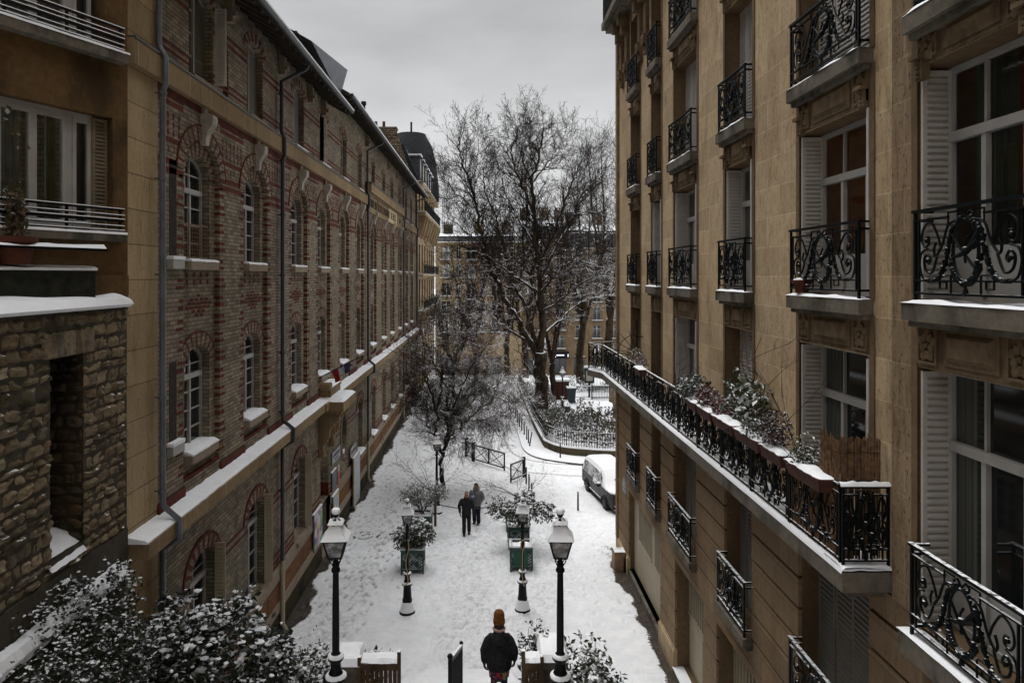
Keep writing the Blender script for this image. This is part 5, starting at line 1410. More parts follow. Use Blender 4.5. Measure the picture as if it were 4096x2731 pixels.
mb = MB(); mb.hexa([(-.22,-.26,-.03),(.2,-.26,-.03),(.2,.26,-.03),(-.22,.26,-.03),(-.19,-.24,.66),(.2,-.24,.66),(.2,.24,.66),(-.19,.24,.66)]); mb.build('block', plain('block_stone', (.24,.155,.10), .9, .25, 4, snow=(.8,1,3)), t)
mb = MB()
for k in range(4): mb.tube([(.12+k*.03,-.34-.02*k,0),(.14+k*.02,-.32,.4),(.2,-.3,.62)], .016, 6)
link('cable', mb.build('cable', M['ironplain'], hold=True), t)

# ---------------------------------------------------------------- troughs, plants and the reed screen on the long balcony
def leaves_mesh(name, spots, size, mat, g_, fold=.35, lift=0.3):
    """spots = list of (x, y, z); one folded leaf each"""
    n = len(spots); P_ = np.array(spots, float)
    U = np.array([[g_.gauss(0,1), g_.gauss(0,1), g_.gauss(lift,.7)] for _ in range(n)]); U /= np.linalg.norm(U, axis=1)[:,None]
    A = np.array([[g_.gauss(0,1), g_.gauss(0,1), g_.gauss(0,1)] for _ in range(n)]); Wd = np.cross(U, A); Wd /= np.linalg.norm(Wd, axis=1)[:,None]+1e-9
    N_ = np.cross(U, Wd); S = np.array([size*g_.uniform(.6, 1.35) for _ in range(n)])[:,None]
    base = P_; tip = P_+U*S; l = P_+U*S*.5+Wd*S*.26+N_*S*.26*fold; r = P_+U*S*.5-Wd*S*.26+N_*S*.26*fold
    V = np.stack([base, l, tip, r], 1).reshape(-1, 3); i = np.arange(n)*4
    F = np.concatenate([np.stack([i, i+2, i+1], 1), np.stack([i, i+3, i+2], 1)])
    me = bpy.data.meshes.new(name); fill(me, V, F, [mat], smooth=False); return me
LEAF_DARK = m_leaf('dark_leaf', (.012,.020,.010), (.032,.045,.020), (.45,.85))
LEAF_RED = m_leaf('red_brown_leaf', (.06,.018,.015), (.12,.04,.03), (.5,.85))
LEAF_PALE = m_leaf('pale_bud', (.14,.12,.06), (.22,.2,.12), (.6,.9))
TW = m_bark('twig', (.03,.022,.016), (.055,.04,.028), (.75,.95))
def trough(i, y0, y1, label, soil=True):
    L = y1-y0; t = thing('flower_trough', label, 'flower trough', (LX-.04, (y0+y1)/2, LZ+.86), 0, None)
    mb = MB(); a = L/2
    mb.hexa([(-.085,-a+.05,.03),(.085,-a+.05,.03),(.085,a-.05,.03),(-.085,a-.05,.03),(-.115,-a,.19),(.115,-a,.19),(.115,a,.19),(-.115,a,.19)])
    mb.box(-.128, .128, -a-.015, a+.015, .19, .22); mb.build('box', M['trough'], t)
    s = MB(); n, m = 14, 6
    for p in range(n+1):
        for k in range(m+1):
            u, v = p/n, k/m; e = max(0, min(min(u, 1-u)*n/2.2, min(v, 1-v)*m/1.6, 1)); s.v.append((-.13+.26*v+.02*noise.noise((u*L*7, v, i)), -a-.015+(L+.03)*u, .217+(.045+.05*noise.noise((u*L*4, v*1.6, i*3.1)))*e**.5))
    for p in range(n):
        for k in range(m): q = p*(m+1)+k; s.f.append((q, q+1, q+m+2, q+m+1)[::-1]); s.m.append(0)
    s.build('snow', M['snow'], t, 70)
    return t
TR = [(14.75, 14.1, 'short terracotta trough under dark green leaves, farthest along the long balcony'), (14.0, 13.15, 'terracotta trough carrying the red-brown shrub beside the evergreen'), (13.05, 12.0, 'terracotta trough with bare snow top and a red shrub at its far end'),
      (11.9, 10.85, 'long snow-topped trough with one bare twiggy stem'), (10.75, 10.0, 'snow-filled trough holding a dense dark snow-dusted shrub'), (9.85, 8.85, 'empty terracotta trough heaped with snow at the near end of the balcony')]
for i, (b, a, l) in enumerate(TR): trough(i, a, b, l)
gv = random.Random(21)
def small_plant(name, label, cat, p, n, rad, mat, size, stems=6, base_r=.03):
    t = thing(name, label, cat, p); spots = []; mb = MB()
    for k in range(stems):
        d = Vector((gv.gauss(0,.5)*rad[0]/max(rad), gv.gauss(0,.5), 1)).normalized(); q = Vector((0,0,-.02)); pts = [q.copy()]
        for s in range(5): q = q+Vector((d.x*rad[0]*.33, d.y*rad[1]*.33, rad[2]*.36))*gv.uniform(.6,1.1)+Vector((gv.gauss(0,.01), gv.gauss(0,.01), 0)); pts.append(q.copy())
        mb.tube(pts, [.011,.010,.008,.006,.005,.003], 4)
    mb.build('stem', TW, t)
    while len(spots) < n:
        v = Vector((gv.uniform(-1,1), gv.uniform(-1,1), gv.uniform(-1,1)))
        if v.length > 1 or v.length < .3: continue
        if noise.noise(v*2.2+Vector((len(p)*3, p[1], 0))) < -.12: continue
        spots.append((v.x*rad[0], v.y*rad[1], rad[2]*.95+v.z*rad[2]))
    link('foliage', leaves_mesh('foliage', spots, size, mat, gv), t)
    return t
Zt = LZ+1.09
small_plant('balcony_shrub', 'dark green snow-dusted shrub spilling over the railing below the louvred window', 'shrub', (LX+.05, 14.9, Zt-.12), 900, (.34,.55,.32), LEAF_DARK, .085)
small_plant('balcony_shrub', 'red-brown leaved shrub in the middle trough of the long balcony', 'shrub', (LX, 13.75, Zt-.05), 620, (.2,.36,.24), LEAF_RED, .07)
small_plant('balcony_shrub', 'smaller red-brown shrub at the snowy trough end beside the larger red one', 'shrub', (LX, 12.95, Zt-.05), 420, (.17,.22,.18), LEAF_RED, .065)
small_plant('balcony_shrub', 'dense blackish shrub dusted with snow in the trough before the reed screen', 'shrub', (LX, 10.55, Zt-.03), 900, (.24,.34,.30), m_leaf('blackish_leaf', (.025,.016,.012), (.06,.028,.02), (.5,.85)), .06)
small_plant('balcony_shrub', 'pale budded bush beside the reed screen on the long balcony', 'shrub', (LX+.12, 9.75, Zt-.05), 260, (.2,.35,.22), LEAF_PALE, .045)
small_plant('balcony_shrub', 'yellow-green conifer in a white pot at the far part of the long balcony', 'shrub', (LX+.12, 21.0, Zt-.1), 520, (.26,.4,.28), m_leaf('gold_leaf', (.07,.06,.015), (.13,.10,.03), (.45,.8)), .06)
small_plant('balcony_shrub', 'reddish round bush beside the yellow-green conifer on the far balcony part', 'shrub', (LX+.1, 20.1, Zt-.15), 420, (.2,.34,.22), LEAF_RED, .055)
t = trough(9, 19.2, 19.9, 'white snow-covered trough beside the reddish bush far along the balcony')
for m in t.children if False else []: pass
def big_leaf_shrub(p, label, h):
    t = thing('potted_shrub', label, 'shrub', p); mb = MB(); sp_ = []
    for k in range(6):
        q = Vector((0,0,0)); d = Vector((gv.gauss(0,.22), gv.gauss(0,.3), 1)); pts = [q.copy()]
        for s in range(8):
            d += Vector((gv.gauss(0,.1), gv.gauss(0,.12), 0)); q = q+d.normalized()*h/8; pts.append(q.copy())
            if s > 3:
                for _ in range(9): sp_.append((q.x+gv.gauss(0,.09), q.y+gv.gauss(0,.11), q.z+gv.gauss(0,.06)))
        mb.tube(pts, [.014,.013,.012,.01,.009,.007,.006,.005,.004], 5)
    mb.build('stem', TW, t); link('foliage', leaves_mesh('foliage', sp_, .15, m_leaf('glossy_leaf', (.012,.028,.008), (.04,.06,.02), (.62,.95)), gv), t)
small_plant('balcony_shrub', 'low snowy ivy-like tuft hanging from the long snow-topped trough with the bare stem', 'shrub', (LX-.03, 11.3, Zt-.12), 420, (.2,.45,.2), LEAF_DARK, .06)
small_plant('balcony_shrub', 'small dark tuft at the far end of the snow-heaped near trough', 'shrub', (LX-.02, 9.6, Zt-.1), 260, (.16,.26,.18), LEAF_DARK, .055)
big_leaf_shrub((LX+.35, 13.3, LZ+.05), 'glossy leaved evergreen with snow clumps standing before the closed louvred window', 1.75)
big_leaf_shrub((LX+.35, 12.3, LZ+.05), 'second glossy evergreen, nearer the bare stone pier', 1.7)
def bare_stems(p, label, h, n, spread=.2):
    t = thing('bare_sapling', label, 'sapling', p); mb = MB()
    def br(q, d, L, r, lev):
        pts = [q.copy()]; k = 6
        for s in range(k):
            d = (d+Vector((gv.gauss(0,.12), gv.gauss(0,.12), gv.gauss(.02,.05)))).normalized(); q = q+d*L/k; pts.append(q.copy())
            if lev > 0 and s > 1 and gv.random() < .75:
                e = (d+Vector((gv.gauss(0,.7), gv.gauss(0,.7), gv.gauss(.2,.3)))).normalized(); br(q.copy(), e, L*gv.uniform(.25,.5), r*.5, lev-1)
        mb.tube(pts, [r*(1-.8*i/k) for i in range(k+1)], 5)
    for k in range(n): br(Vector((gv.gauss(0,.05), gv.gauss(0,.1), 0)), Vector((gv.gauss(0,spread*.5), gv.gauss(0,spread), 1)).normalized(), h*gv.uniform(.7,1), .012, 2)
    mb.build('stem', m_bark('sapling_bark', (.03,.018,.014), (.06,.032,.024), (.85,1.1)), t)
bare_stems((LX+.3, 11.6, LZ), 'tall bare forked sapling in front of the blank pier on the long balcony', 2.6, 3, .25)
bare_stems((LX+.3, 9.9, LZ), 'bare forked sapling beside the dark three-light window and reed screen', 2.7, 2, .2)
bare_stems((LX+.25, 17.2, LZ), 'pair of thin straight bare stems in front of the third window', 2.9, 2, .05)
bare_stems((LX+.3, 16.0, LZ), 'low tangle of bare twigs behind the railing near the third window', 1.5, 6, .5)
def reed():
    t = thing('reed_screen', 'brown split-reed privacy screen behind the near end railing of the long balcony', 'reed screen', (LX+.06, 8.75, LZ))
    mb = MB(); g_ = random.Random(9); pts = []
    y = 10.3-8.75
    while y > 0: pts.append((.0, y)); y -= .021
    x = 0
    while x < RX-LX-.1: pts.append((x, 0)); x += .021
    for x, y in pts:
        top = 1.62+g_.gauss(0,.035) if y < .5 else 1.0+g_.gauss(0,.02)
        r = g_.uniform(.008,.012); mb.lathe([(r,.03),(r,top)], 5, (x+g_.gauss(0,.004), y+g_.gauss(0,.004), 0))
    mb.build('reeds', M['reed'], t)
    w = MB()
    for z in (.3, .7, 1.1, 1.45): w.bar((-.012,0,z), (-.012,.5,z), .004); w.bar((0,-.012,z), (RX-LX-.12,-.012,z), .004)
    w.build('wire', M['ironplain'], t)
reed()
t = thing('flower_pot', 'small round terracotta pot behind the railing of the fifth window', 'flower pot', (RX-.13, 10.75, 10.29)); mb = MB(); mb.lathe([(.09,.05),(.13,.2),(.15,.2),(.15,.25),(.12,.25),(.11,.2)], 16); mb.build('pot', M['terracotta'], t, 40)
mb = MB(); mb.lathe([(.14,.2),(.12,.27),(.01,.29)], 12); mb.build('snow', M['snow'], t, 60)
# ================================================================= buildings beyond
def wall_x(mb, xs0, xs1, z0, z1, y, holes, dep, m, mr):    # wall that looks to -y
    cur = xs0
    for (a, b, za, zb) in sorted(holes):
        Q = lambda a, b, c, d, yy=y: mb.quad((a,yy,c), (b,yy,c), (b,yy,d), (a,yy,d), m)
        if a > cur: Q(cur, a, z0, z1)
        Q(a, b, z0, za); Q(a, b, zb, z1)
        mb.quad((a,y,za), (a,y+dep,za), (a,y+dep,zb), (a,y,zb), mr); mb.quad((b,y,za), (b,y,zb), (b,y+dep,zb), (b,y+dep,za), mr)
        mb.quad((a,y,zb), (a,y+dep,zb), (b,y+dep,zb), (b,y,zb), mr); mb.quad((a,y,za), (b,y,za), (b,y+dep,za), (a,y+dep,za), mr)
        cur = b
    if cur < xs1: mb.quad((cur,y,z0), (xs1,y,z0), (xs1,y,z1), (cur,y,z1), m)
BGZ = -4.5; BY = 105.0
FARW = {}
def far_window(w, h):
    k = (round(w, 2), round(h, 2))
    if k not in FARW:
        mb = MB()
        for a, b, c, d in ((-w/2,-w/2+.07,0,h),(w/2-.07,w/2,0,h),(-w/2+.07,w/2-.07,0,.08),(-w/2+.07,w/2-.07,h-.07,h),(-.05,.05,.08,h-.07),(-w/2+.07,-.05,h*.7,h*.7+.06),(.05,w/2-.07,h*.7,h*.7+.06)): mb.box(a, b, -.04, .04, c, d)
        p = MB(); p.quad((-w/2+.02,0,.02), (w/2-.02,0,.02), (w/2-.02,0,h-.02), (-w/2+.02,0,h-.02))
        r = MB()
        r.box(-w/2-.15, w/2+.15, -.28, -.25, .85, .89); r.box(-w/2-.15, w/2+.15, -.28, -.26, .05, .08)
        n = int(w/.14)
        for i in range(n+1): r.box(-w/2-.13+i*(w+.24)/n, -w/2-.115+i*(w+.24)/n, -.275, -.26, .08, .85)
        for i in range(n//2): r.tube([(-w/2+.05+i*.28+.1*math.cos(a), -.268, .45+.2*math.sin(a)) for a in np.linspace(0, 6, 8)], .012, 4)
        s = MB(); s.box(-w/2-.2, w/2+.2, -.32, .0, -.14, -.02, 0); s.box(-w/2-.2, w/2+.2, -.32, -.02, -.02, .05, 1)
        c = MB(); 
        for i in range(4): c.box(-w/2+.03+i*w/4, -w/2+i*w/4+w/4-.02, -.08, -.05, .02, h-.03)
        FARW[k] = [mb.build('window', M['white'], hold=True), p.build('pane', M['glass_g'], hold=True), r.build('railing', M['ironplain'], hold=True), s.build('sill', [M['slab'], M['snow']], hold=True), c.build('shutter', M['white'], hold=True)]
    return FARW[k]
def far_building(name, label, x0, x1, top, stone, cols, floors, mans, seed, rail=True, shut=.3, ztop_row=None):
    g_ = random.Random(seed); b = thing(name, label, 'building', ((x0+x1)/2, BY, BGZ)); L = Vector(b.location)
    def add(mb, nm, mats, par=None, sm=None): o = mb.build(nm, mats, None, sm, loc=tuple(L)); o.parent = par or b; o.location = (0,0,0); return o
    mb = MB(); fh = 2.78
    for f in range(floors):
        z1 = top-f*fh; z0 = z1-fh
        holes = [(c-w/2, c+w/2, z0+.35, z0+2.35) for c, w in cols]
        wall_x(mb, x0, x1, z0, z1, BY, holes, .3, 0, 1)
        mb.box(x0, x1, BY-.1, BY, z0-.08, z0+.06, 0)
        for c, w in cols:
            wm, pm, rm, sm, cm = far_window(w, 2.0); pos = (c-L.x, .22, z0+.35-L.z)
            o = link('window', wm, b, pos); s = g_.random()
            if s < shut: link('shutter', cm, o)
            else: link('pane', pm, o)
            link('sill', sm, o, (0, -.2, 0))
            if rail: link('railing', rm, o, (0, -.2, 0))
            mb.box(c-w/2-.12, c+w/2+.12, BY-.07, BY, z0+2.4, z0+2.55, 0)
    zb = top-floors*fh
    wall_x(mb, x0, x1, BGZ-.5, zb, BY, [(c-.9, c+.9, BGZ, BGZ+2.7) for c, w in cols[::2]], .4, 0, 1)
    mb.quad((x0,BY,BGZ), (x0,BY,top), (x0,BY+10,top), (x0,BY+10,BGZ), 0); mb.quad((x1,BY,BGZ), (x1,BY+10,BGZ), (x1,BY+10,top), (x1,BY,top), 0)
    add(mb, 'wall', [stone, M['carved']])
    for c, w in cols[::2]:
        d = MB(); d.box(c-.88, c+.88, BY+.3, BY+.36, BGZ, BGZ+2.68, 0); d.box(c-.04, c+.04, BY+.27, BY+.3, BGZ, BGZ+2.6, 1); add(d, 'shopfront', [M['glass_g'], plain('shop_frame', (.035,.02,.015), .5)])
    c = MB(); c.box(x0-.1, x1+.1, BY-.35, BY+.1, top, top+.22, 0); c.box(x0-.1, x1+.1, BY-.37, BY+.1, top+.22, top+.30, 1); add(c, 'cornice', [stone, M['snow']])
    h, rec, snowy = mans; r = MB(); z = top+.3
    r.hexa([(x0,BY,z),(x1,BY,z),(x1,BY+10,z),(x0,BY+10,z),(x0,BY+rec,z+h),(x1,BY+rec,z+h),(x1,BY+9,z+h),(x0,BY+9,z+h)], 0)
    zz = z+h
    r.hexa([(x0-.05,BY+rec-.15,zz),(x1+.05,BY+rec-.15,zz),(x1+.05,BY+9,zz),(x0-.05,BY+9,zz),(x0-.05,BY+rec+2.6,zz+snowy),(x1+.05,BY+rec+2.6,zz+snowy),(x1+.05,BY+6,zz+snowy),(x0-.05,BY+6,zz+snowy)], 1)
    add(r, 'roof', [M['darkzinc'], M['snow']])
    if h > 1.4:
        for c_, w in cols:
            d = MB(); yy = BY+.05; d.box(c_-.75, c_+.75, yy, yy+1.6, z+.1, z+h*.8, 0); d.box(c_-.85, c_+.85, yy-.1, yy+1.6, z+h*.8, z+h*.8+.14, 0); d.box(c_-.86, c_+.86, yy-.12, yy+1.6, z+h*.8+.14, z+h*.8+.26, 1); d.box(c_-.5, c_+.5, yy-.03, yy, z+.3, z+h*.72, 2); d.box(c_-.03, c_+.03, yy-.05, yy-.03, z+.3, z+h*.72, 3)
            add(d, 'dormer', [M['darkzinc'], M['snow'], M['glass_g'], M['white']])
    for k in range(3):
        xc = x0+(x1-x0)*(.12+.36*k)+g_.uniform(-.4,.4); d = MB(); d.box(xc-.75, xc+.75, BY+3.2, BY+4.0, zz, zz+snowy+1.3, 0); d.box(xc-.8, xc+.8, BY+3.15, BY+4.05, zz+snowy+1.3, zz+snowy+1.45, 0)
        for j in range(5): d.lathe([(.11,0),(.09,.45),(.12,.5)], 8, (xc-.6+j*.3, BY+3.6, zz+snowy+1.45), 1)
        add(d, 'chimney', [M['concrete'] if k != 1 else st_b, M['terracotta']])
    return b, add
X_ = lambda px: (px-VX)*BY/FOC
TOPZ = lambda py: EYE-(py-VY)*BY/FOC
st_a = m_stain('far_stone', (.30,.225,.135), (.17,.13,.09), 1.0, .6); st_b = m_stain('far_stone_dark', (.15,.105,.06), (.10,.075,.05), 1.0, .7); st_c = m_stain('far_stone_tan', (.185,.13,.075), (.10,.07,.042), 1.0, .7)
far_building('corner_building', 'pale stone apartment block across the square with a long balcony under its snowy roof', X_(1742), X_(2086), TOPZ(975), st_a,
             [(X_(1785),1.45),(X_(1834),.75),(X_(1884),1.45),(X_(1935),1.0),(X_(1985),1.45),(X_(2040),1.2)], 5, (.9, .5, .5), 3, True, .35)
_, add2 = far_building('corner_building', 'dark stone block across the square with slate mansard, behind the plane tree trunk', X_(2086), X_(2270), TOPZ(968), st_b,
             [(X_(2120),1.3),(X_(2172),1.3),(X_(2240),1.3)], 6, (2.6, 1.0, .8), 5, True, .1)
far_building('corner_building', 'tan stone block across the square with dormers and broad snowy zinc roof', X_(2270), X_(2560), TOPZ(1000), st_c,
             [(X_(2318),1.2),(X_(2388),1.2),(X_(2456),1.2),(X_(2520),1.2)], 6, (2.7, .9, 1.2), 7, True, .15)
def shop_sign():
    t = thing('shop_sign', 'black shop fascia with glowing white lettering on the dark stone block', 'shop sign', (X_(2236), BY-.12, TOPZ(1420)))
    mb = MB(); mb.box(-1.6, 1.5, -.2, .1, -.5, .55); mb.build('fascia', M['ironplain'], t)
    e = m_emit('lit_letters', (.85, .88, 1), 2.5); g_ = random.Random(4); mb = MB(); x = -1.45
    while x < -.55:
        w = g_.uniform(.1,.2); mb.box(x, x+.07, -.24, -.2, -.28, .28*g_.choice((1,.6,1))); 
        if g_.random() < .7: mb.box(x+.07, x+w, -.24, -.2, -.28, -.2)
        x += w+.07
    mb.box(-.4, .75, -.24, -.2, -.03, .09); mb.box(1.32, 1.38, -.24, -.2, -.25, .2); mb.build('lettering', e, t)
shop_sign()
def mast():
    t = thing('radio_mast', 'thin grey lattice mast far behind the pale stone block', 'mast', at(1772, 1040, 170))
    mb = MB(); h = 15.0
    for a in range(3): mb.bar((.5*math.cos(a*2.1), .5*math.sin(a*2.1), 0), (.32*math.cos(a*2.1), .32*math.sin(a*2.1), h), .1)
    for k in range(22):
        for a in range(3):
            r = .5-.18*k/22; mb.bar((r*math.cos(a*2.1), r*math.sin(a*2.1), k*h/22), (r*math.cos(a*2.1+2.1), r*math.sin(a*2.1+2.1), (k+1)*h/22), .06)
    mb.build('lattice', plain('mast_grey', (.22,.22,.22), .6), t)
mast()
# the stone apartment house beyond the school, balconies and slate mansard
def haussmann():
    t = thing('stone_mansion', 'ornate golden stone apartment house with slate mansard just beyond the brick school', 'apartment building', (SX, 70, 0)); L = Vector(t.location)
    def add(mb, nm, mats, sm=None, par=None): o = mb.build(nm, mats, None, sm, loc=tuple(L)); o.parent = par or t; o.location = (0,0,0); return o
    gold = m_ashlar('gold_limestone', (.36,.275,.165), (.26,.18,.10), 1.2, .55, .6)
    F = Facade(SX+.1, 1); Y0, Y1 = 60.3, 80.0; mb = MB(); n = 7; ys = [Y0+2.0+i*2.75 for i in range(7)]
    rows = [(0, 4.2, .2, 3.4), (4.2, 7.5, 4.6, 7.1), (7.5, 10.7, 7.8, 10.3), (10.7, 14.2, 11.0, 13.5), (14.2, 19.0, 16.6, 18.5)]
    for z0, z1, a, b in rows: F.row(mb, Y0, Y1, z0, z1, [(y-.6, y+.6, a, b, 0, .35) for y in ys], 0, 0, 1)
    mb.quad((SX+.1,Y0,-.1), (SX+.1,Y0,19.0), (SX-9,Y0,19.0), (SX-9,Y0,-.1), 0)
    mb.quad((SX+.1,Y1,-.1), (SX-9,Y1,-.1), (SX-9,Y1,19.0), (SX+.1,Y1,19.0), 0)
    add(mb, 'wall', [gold, M['reveal']])
    for z, th in ((7.5, .15), (10.75, .15), (16.3, .28), (19.0, .4)):
        c = MB(); F.box(c, Y0-.1, Y1+.1, z-th, z, -.02, .75 if z > 16 and z < 17 else (.5 if z > 18 else .55), 0); F.box(c, Y0-.1, Y1+.1, z, z+.05, -.02, .76 if 16 < z < 17 else .52, 1); add(c, 'cornice', [gold, M['snow']])
        if z > 18: continue
        for i, y in enumerate(ys):
            if z > 16: continue
            r = link('railing', railing_mesh(2.2, .95, .1), t, (SX+.1+.5-L.x, y-L.y, z)); r.rotation_euler = (0, 0, math.pi)
    r = MB(); y = Y0
    while y < Y1: r.box(SX+.78, SX+.80, y, y+.02, 16.3, 17.3); y += .13
    x = SX+.12
    while x < SX+.8: r.box(x, x+.02, Y0-.06, Y0-.04, 16.3, 17.3); x += .1
    r.box(SX+.77, SX+.81, Y0-.07, Y1, 17.3, 17.35); r.box(SX+.1, SX+.8, Y0-.07, Y0-.03, 17.3, 17.35); add(r, 'railing', M['ironplain'])
    for y in [v for q in ys for v in (q-1.1, q+1.1)]:           # tall scrolled brackets
        for (zt, hh, d) in ((16.0, 1.9, .62), (7.35, 1.6, .42)):
            b = MB(); 
            for k in range(6): F.box(b, y-.16, y+.16, zt-hh*(k+1)/6, zt-hh*k/6, -.02, d*(1-k/6)**.8+.1)
            add(b, 'bracket', gold)
    for y in ys:
        for z0, h in ((7.82, 2.4), (11.02, 2.4), (4.62, 2.4)):
            w = MB(); F.box(w, y-.58, y+.58, z0, z0+h, -.33, -.3, 0); F.box(w, y-.03, y+.03, z0, z0+h, -.3, -.26, 1); F.box(w, y-.58, y+.58, z0+h*.7, z0+h*.7+.07, -.3, -.26, 1); add(w, 'window', [M['glass'], M['white']])
    ro = MB(); z = 19.05
    ro.hexa([(SX+.25,Y0+.1,z),(SX+.25,Y1-4.4,z),(SX-9,Y1-4.4,z),(SX-9,Y0+.1,z),(SX-1.1,Y0+.1,z+3.2),(SX-1.1,Y1-4.4,z+3.2),(SX-8,Y1-4.4,z+3.2),(SX-8,Y0+.1,z+3.2)], 0)
    prof = [(3.1, 0), (3.05, 1.8), (2.8, 4.2), (2.35, 6.1), (1.7, 7.3), (1.6, 7.6)]
    ro.lathe([(r*1.02, zz) for r, zz in prof], 20, (SX-2.3, Y1-2.6, z), 0, 1, .95); ro.box(SX-2.4, SX-2.2, Y1-2.7, Y1-2.5, z+7.5, z+9.0, 0)
    add(ro, 'roof', [M['slate']], 30)
    for y in ys[:6]:
        d = MB(); x = SX+.2; d.box(x-1.4, x, y-.6, y+.6, z+.1, z+2.3, 0); d.box(x-1.4, x+.12, y-.72, y+.72, z+2.3, z+2.45, 0); d.box(x-1.4, x+.13, y-.73, y+.73, z+2.45, z+2.6, 1); d.box(x, x+.03, y-.4, y+.4, z+.4, z+2.0, 2); add(d, 'dormer', [M['darkzinc'], M['snow'], M['white']])
    g_ = random.Random(14); ch = MB(); stones(ch, 0, 6.0, 17.6, 23.6, 0, None, g_)      # rubble gable with chimney pots
    n0 = MB(); n0.v = [(SX-6.2+y, Y0-.05-x, zz) for x, y, zz in ch.v if True]; n0.f = [f[::-1] for f in ch.f]; n0.m = ch.m
    n0.f = [f for f in n0.f if max(n0.v[i][2]-24.0+max(0, (n0.v[i][0]-(SX-1.9)))*2.9 for i in f) < 0]; n0.m = [1]*len(n0.f)
    n0.poly([(SX-8,Y0-.03,17.5),(SX+.05,Y0-.03,17.5),(SX-.1,Y0-.03,18.6),(SX-1.85,Y0-.03,23.6),(SX-8,Y0-.03,23.6)], 0); n0.box(SX-8, SX-1.7, Y0-.1, Y0+.9, 23.6, 23.78, 2)
    n0.box(SX-2.4, SX-1.75, Y0-.04, Y0+.8, 21.9, 23.6, 3)
    for x in (SX-2.9, SX-3.6, SX-4.2): n0.lathe([(.14,0),(.12,.5),(.15,.55)], 8, (x, Y0+.4, 23.78), 3)
    n0.lathe([(.16,0),(.16,2.0),(.24,2.05),(.24,2.3),(.17,2.35)], 10, (SX-4.7, Y0+.4, 23.78), 4); n0.lathe([(.2,0),(.2,.7),(.27,.8)], 10, (SX-5.6, Y0+.4, 23.78), 4)
    add(n0, 'chimney', [M['mortar'], M['rubble'], M['slab'], M['terracotta'], M['ironplain']])
haussmann()

# ================================================================= trees
BARK = m_bark('plane_bark', (.014,.009,.006), (.045,.031,.018), (.34,.62), 4, 1.1)
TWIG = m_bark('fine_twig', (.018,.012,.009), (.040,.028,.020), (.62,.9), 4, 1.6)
TWIGDARK = m_bark('backlit_twig', (.012,.009,.007), (.028,.020,.015), (.92,1.2), 4, 1.2)  # darker copy for high twigs: backlit look put into the colour
class Tree:
    def __init__(s, seed): s.g = random.Random(seed); s.tr = MB(); s.cr = MB(); s.balls = []
    def grow(s, q, d, L, r, lev, P):
        g_ = s.g; k = P['seg'][lev]; pts = [q.copy()]; rr = [r]
        for i in range(k):
            d = (d+Vector((g_.gauss(0,1), g_.gauss(0,1), g_.gauss(0,1)))*P['wob'][lev]+Vector((0,0,P['up'][lev]))).normalized()
            q = q+d*(L/k); pts.append(q.copy()); rr.append(max(P['rmin'], r*(1-(.75*(i+1)/k))))
            if lev > 0 and (i+1)/k > P['bare'][lev]:
                nb = P['kids'][lev]; nb = int(nb)+(1 if g_.random() < nb-int(nb) else 0)
                for _ in range(nb):
                    o = d.orthogonal(); o.rotate(Matrix.Rotation(g_.uniform(0, 6.283), 3, d)); an = P['ang'][lev]*g_.uniform(.7, 1.3)
                    e = (d*math.cos(an)+o.normalized()*math.sin(an)).normalized()
                    s.grow(q.copy(), e, L*P['ratio'][lev]*g_.uniform(.65, 1.25)*(1-.35*(i+1)/k), max(P['rmin'], rr[-1]*.62), lev-1, P)
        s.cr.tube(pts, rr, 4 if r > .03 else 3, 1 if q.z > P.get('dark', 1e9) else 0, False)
        if lev == 0 and g_.random() < P.get('balls', 0): s.balls.append(q.copy())
    def limb(s, pts, r0, r1, n=5, sides=8):
        p = [Vector(v) for v in smooth_line([tuple(x) for x in pts], n)] if False else None
        a = np.array([tuple(x) for x in pts]); out = []
        for i in range(len(a)-1):
            p0, p1, p2, p3 = a[max(i-1,0)], a[i], a[i+1], a[min(i+2, len(a)-1)]
            for k in range(n):
                t = k/n; out.append(Vector(.5*((2*p1)+(-p0+p2)*t+(2*p0-5*p1+4*p2-p3)*t*t+(-p0+3*p1-3*p2+p3)*t**3)))
        out.append(Vector(a[-1])); N_ = len(out)-1; ri = [r0+(r1-r0)*(i/N_)**.8 for i in range(N_+1)]
        for i in range(1, N_): out[i] += Vector((s.g.gauss(0,1), s.g.gauss(0,1), s.g.gauss(0,1)))*.05
        s.tr.tube(out, ri, sides); return out, ri
    def build(s, name, label, base, cat='tree', group=None, mats=None, extra=None):
        t = thing(name, label, cat, base, 0, group); b = Vector(base)
        o = s.tr.build('trunk', BARK, None, 60, loc=tuple(b)); o.parent = t; o.location = (0,0,0)
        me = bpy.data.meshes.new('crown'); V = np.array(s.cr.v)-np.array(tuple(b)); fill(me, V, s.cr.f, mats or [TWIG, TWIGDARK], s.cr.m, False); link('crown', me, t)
        if s.balls:
            V = []; F = []
            for q in s.balls:
                n = len(V); z = q-b-Vector((0,0,.09)); r = .035
                V += [z+Vector(v)*r for v in ((1,0,0),(-.5,.87,0),(-.5,-.87,0),(0,0,1.3),(0,0,-1.3))]; F += [(n,n+1,n+3),(n+1,n+2,n+3),(n+2,n,n+3),(n+1,n,n+4),(n+2,n+1,n+4),(n,n+2,n+4)]
            me = bpy.data.meshes.new('seed_ball'); fill(me, [tuple(v) for v in V], F, [plain('seed_brown', (.05,.02,.012), .9)]); o = link('seed_balls', me, t); o['kind'] = 'stuff'
        return t
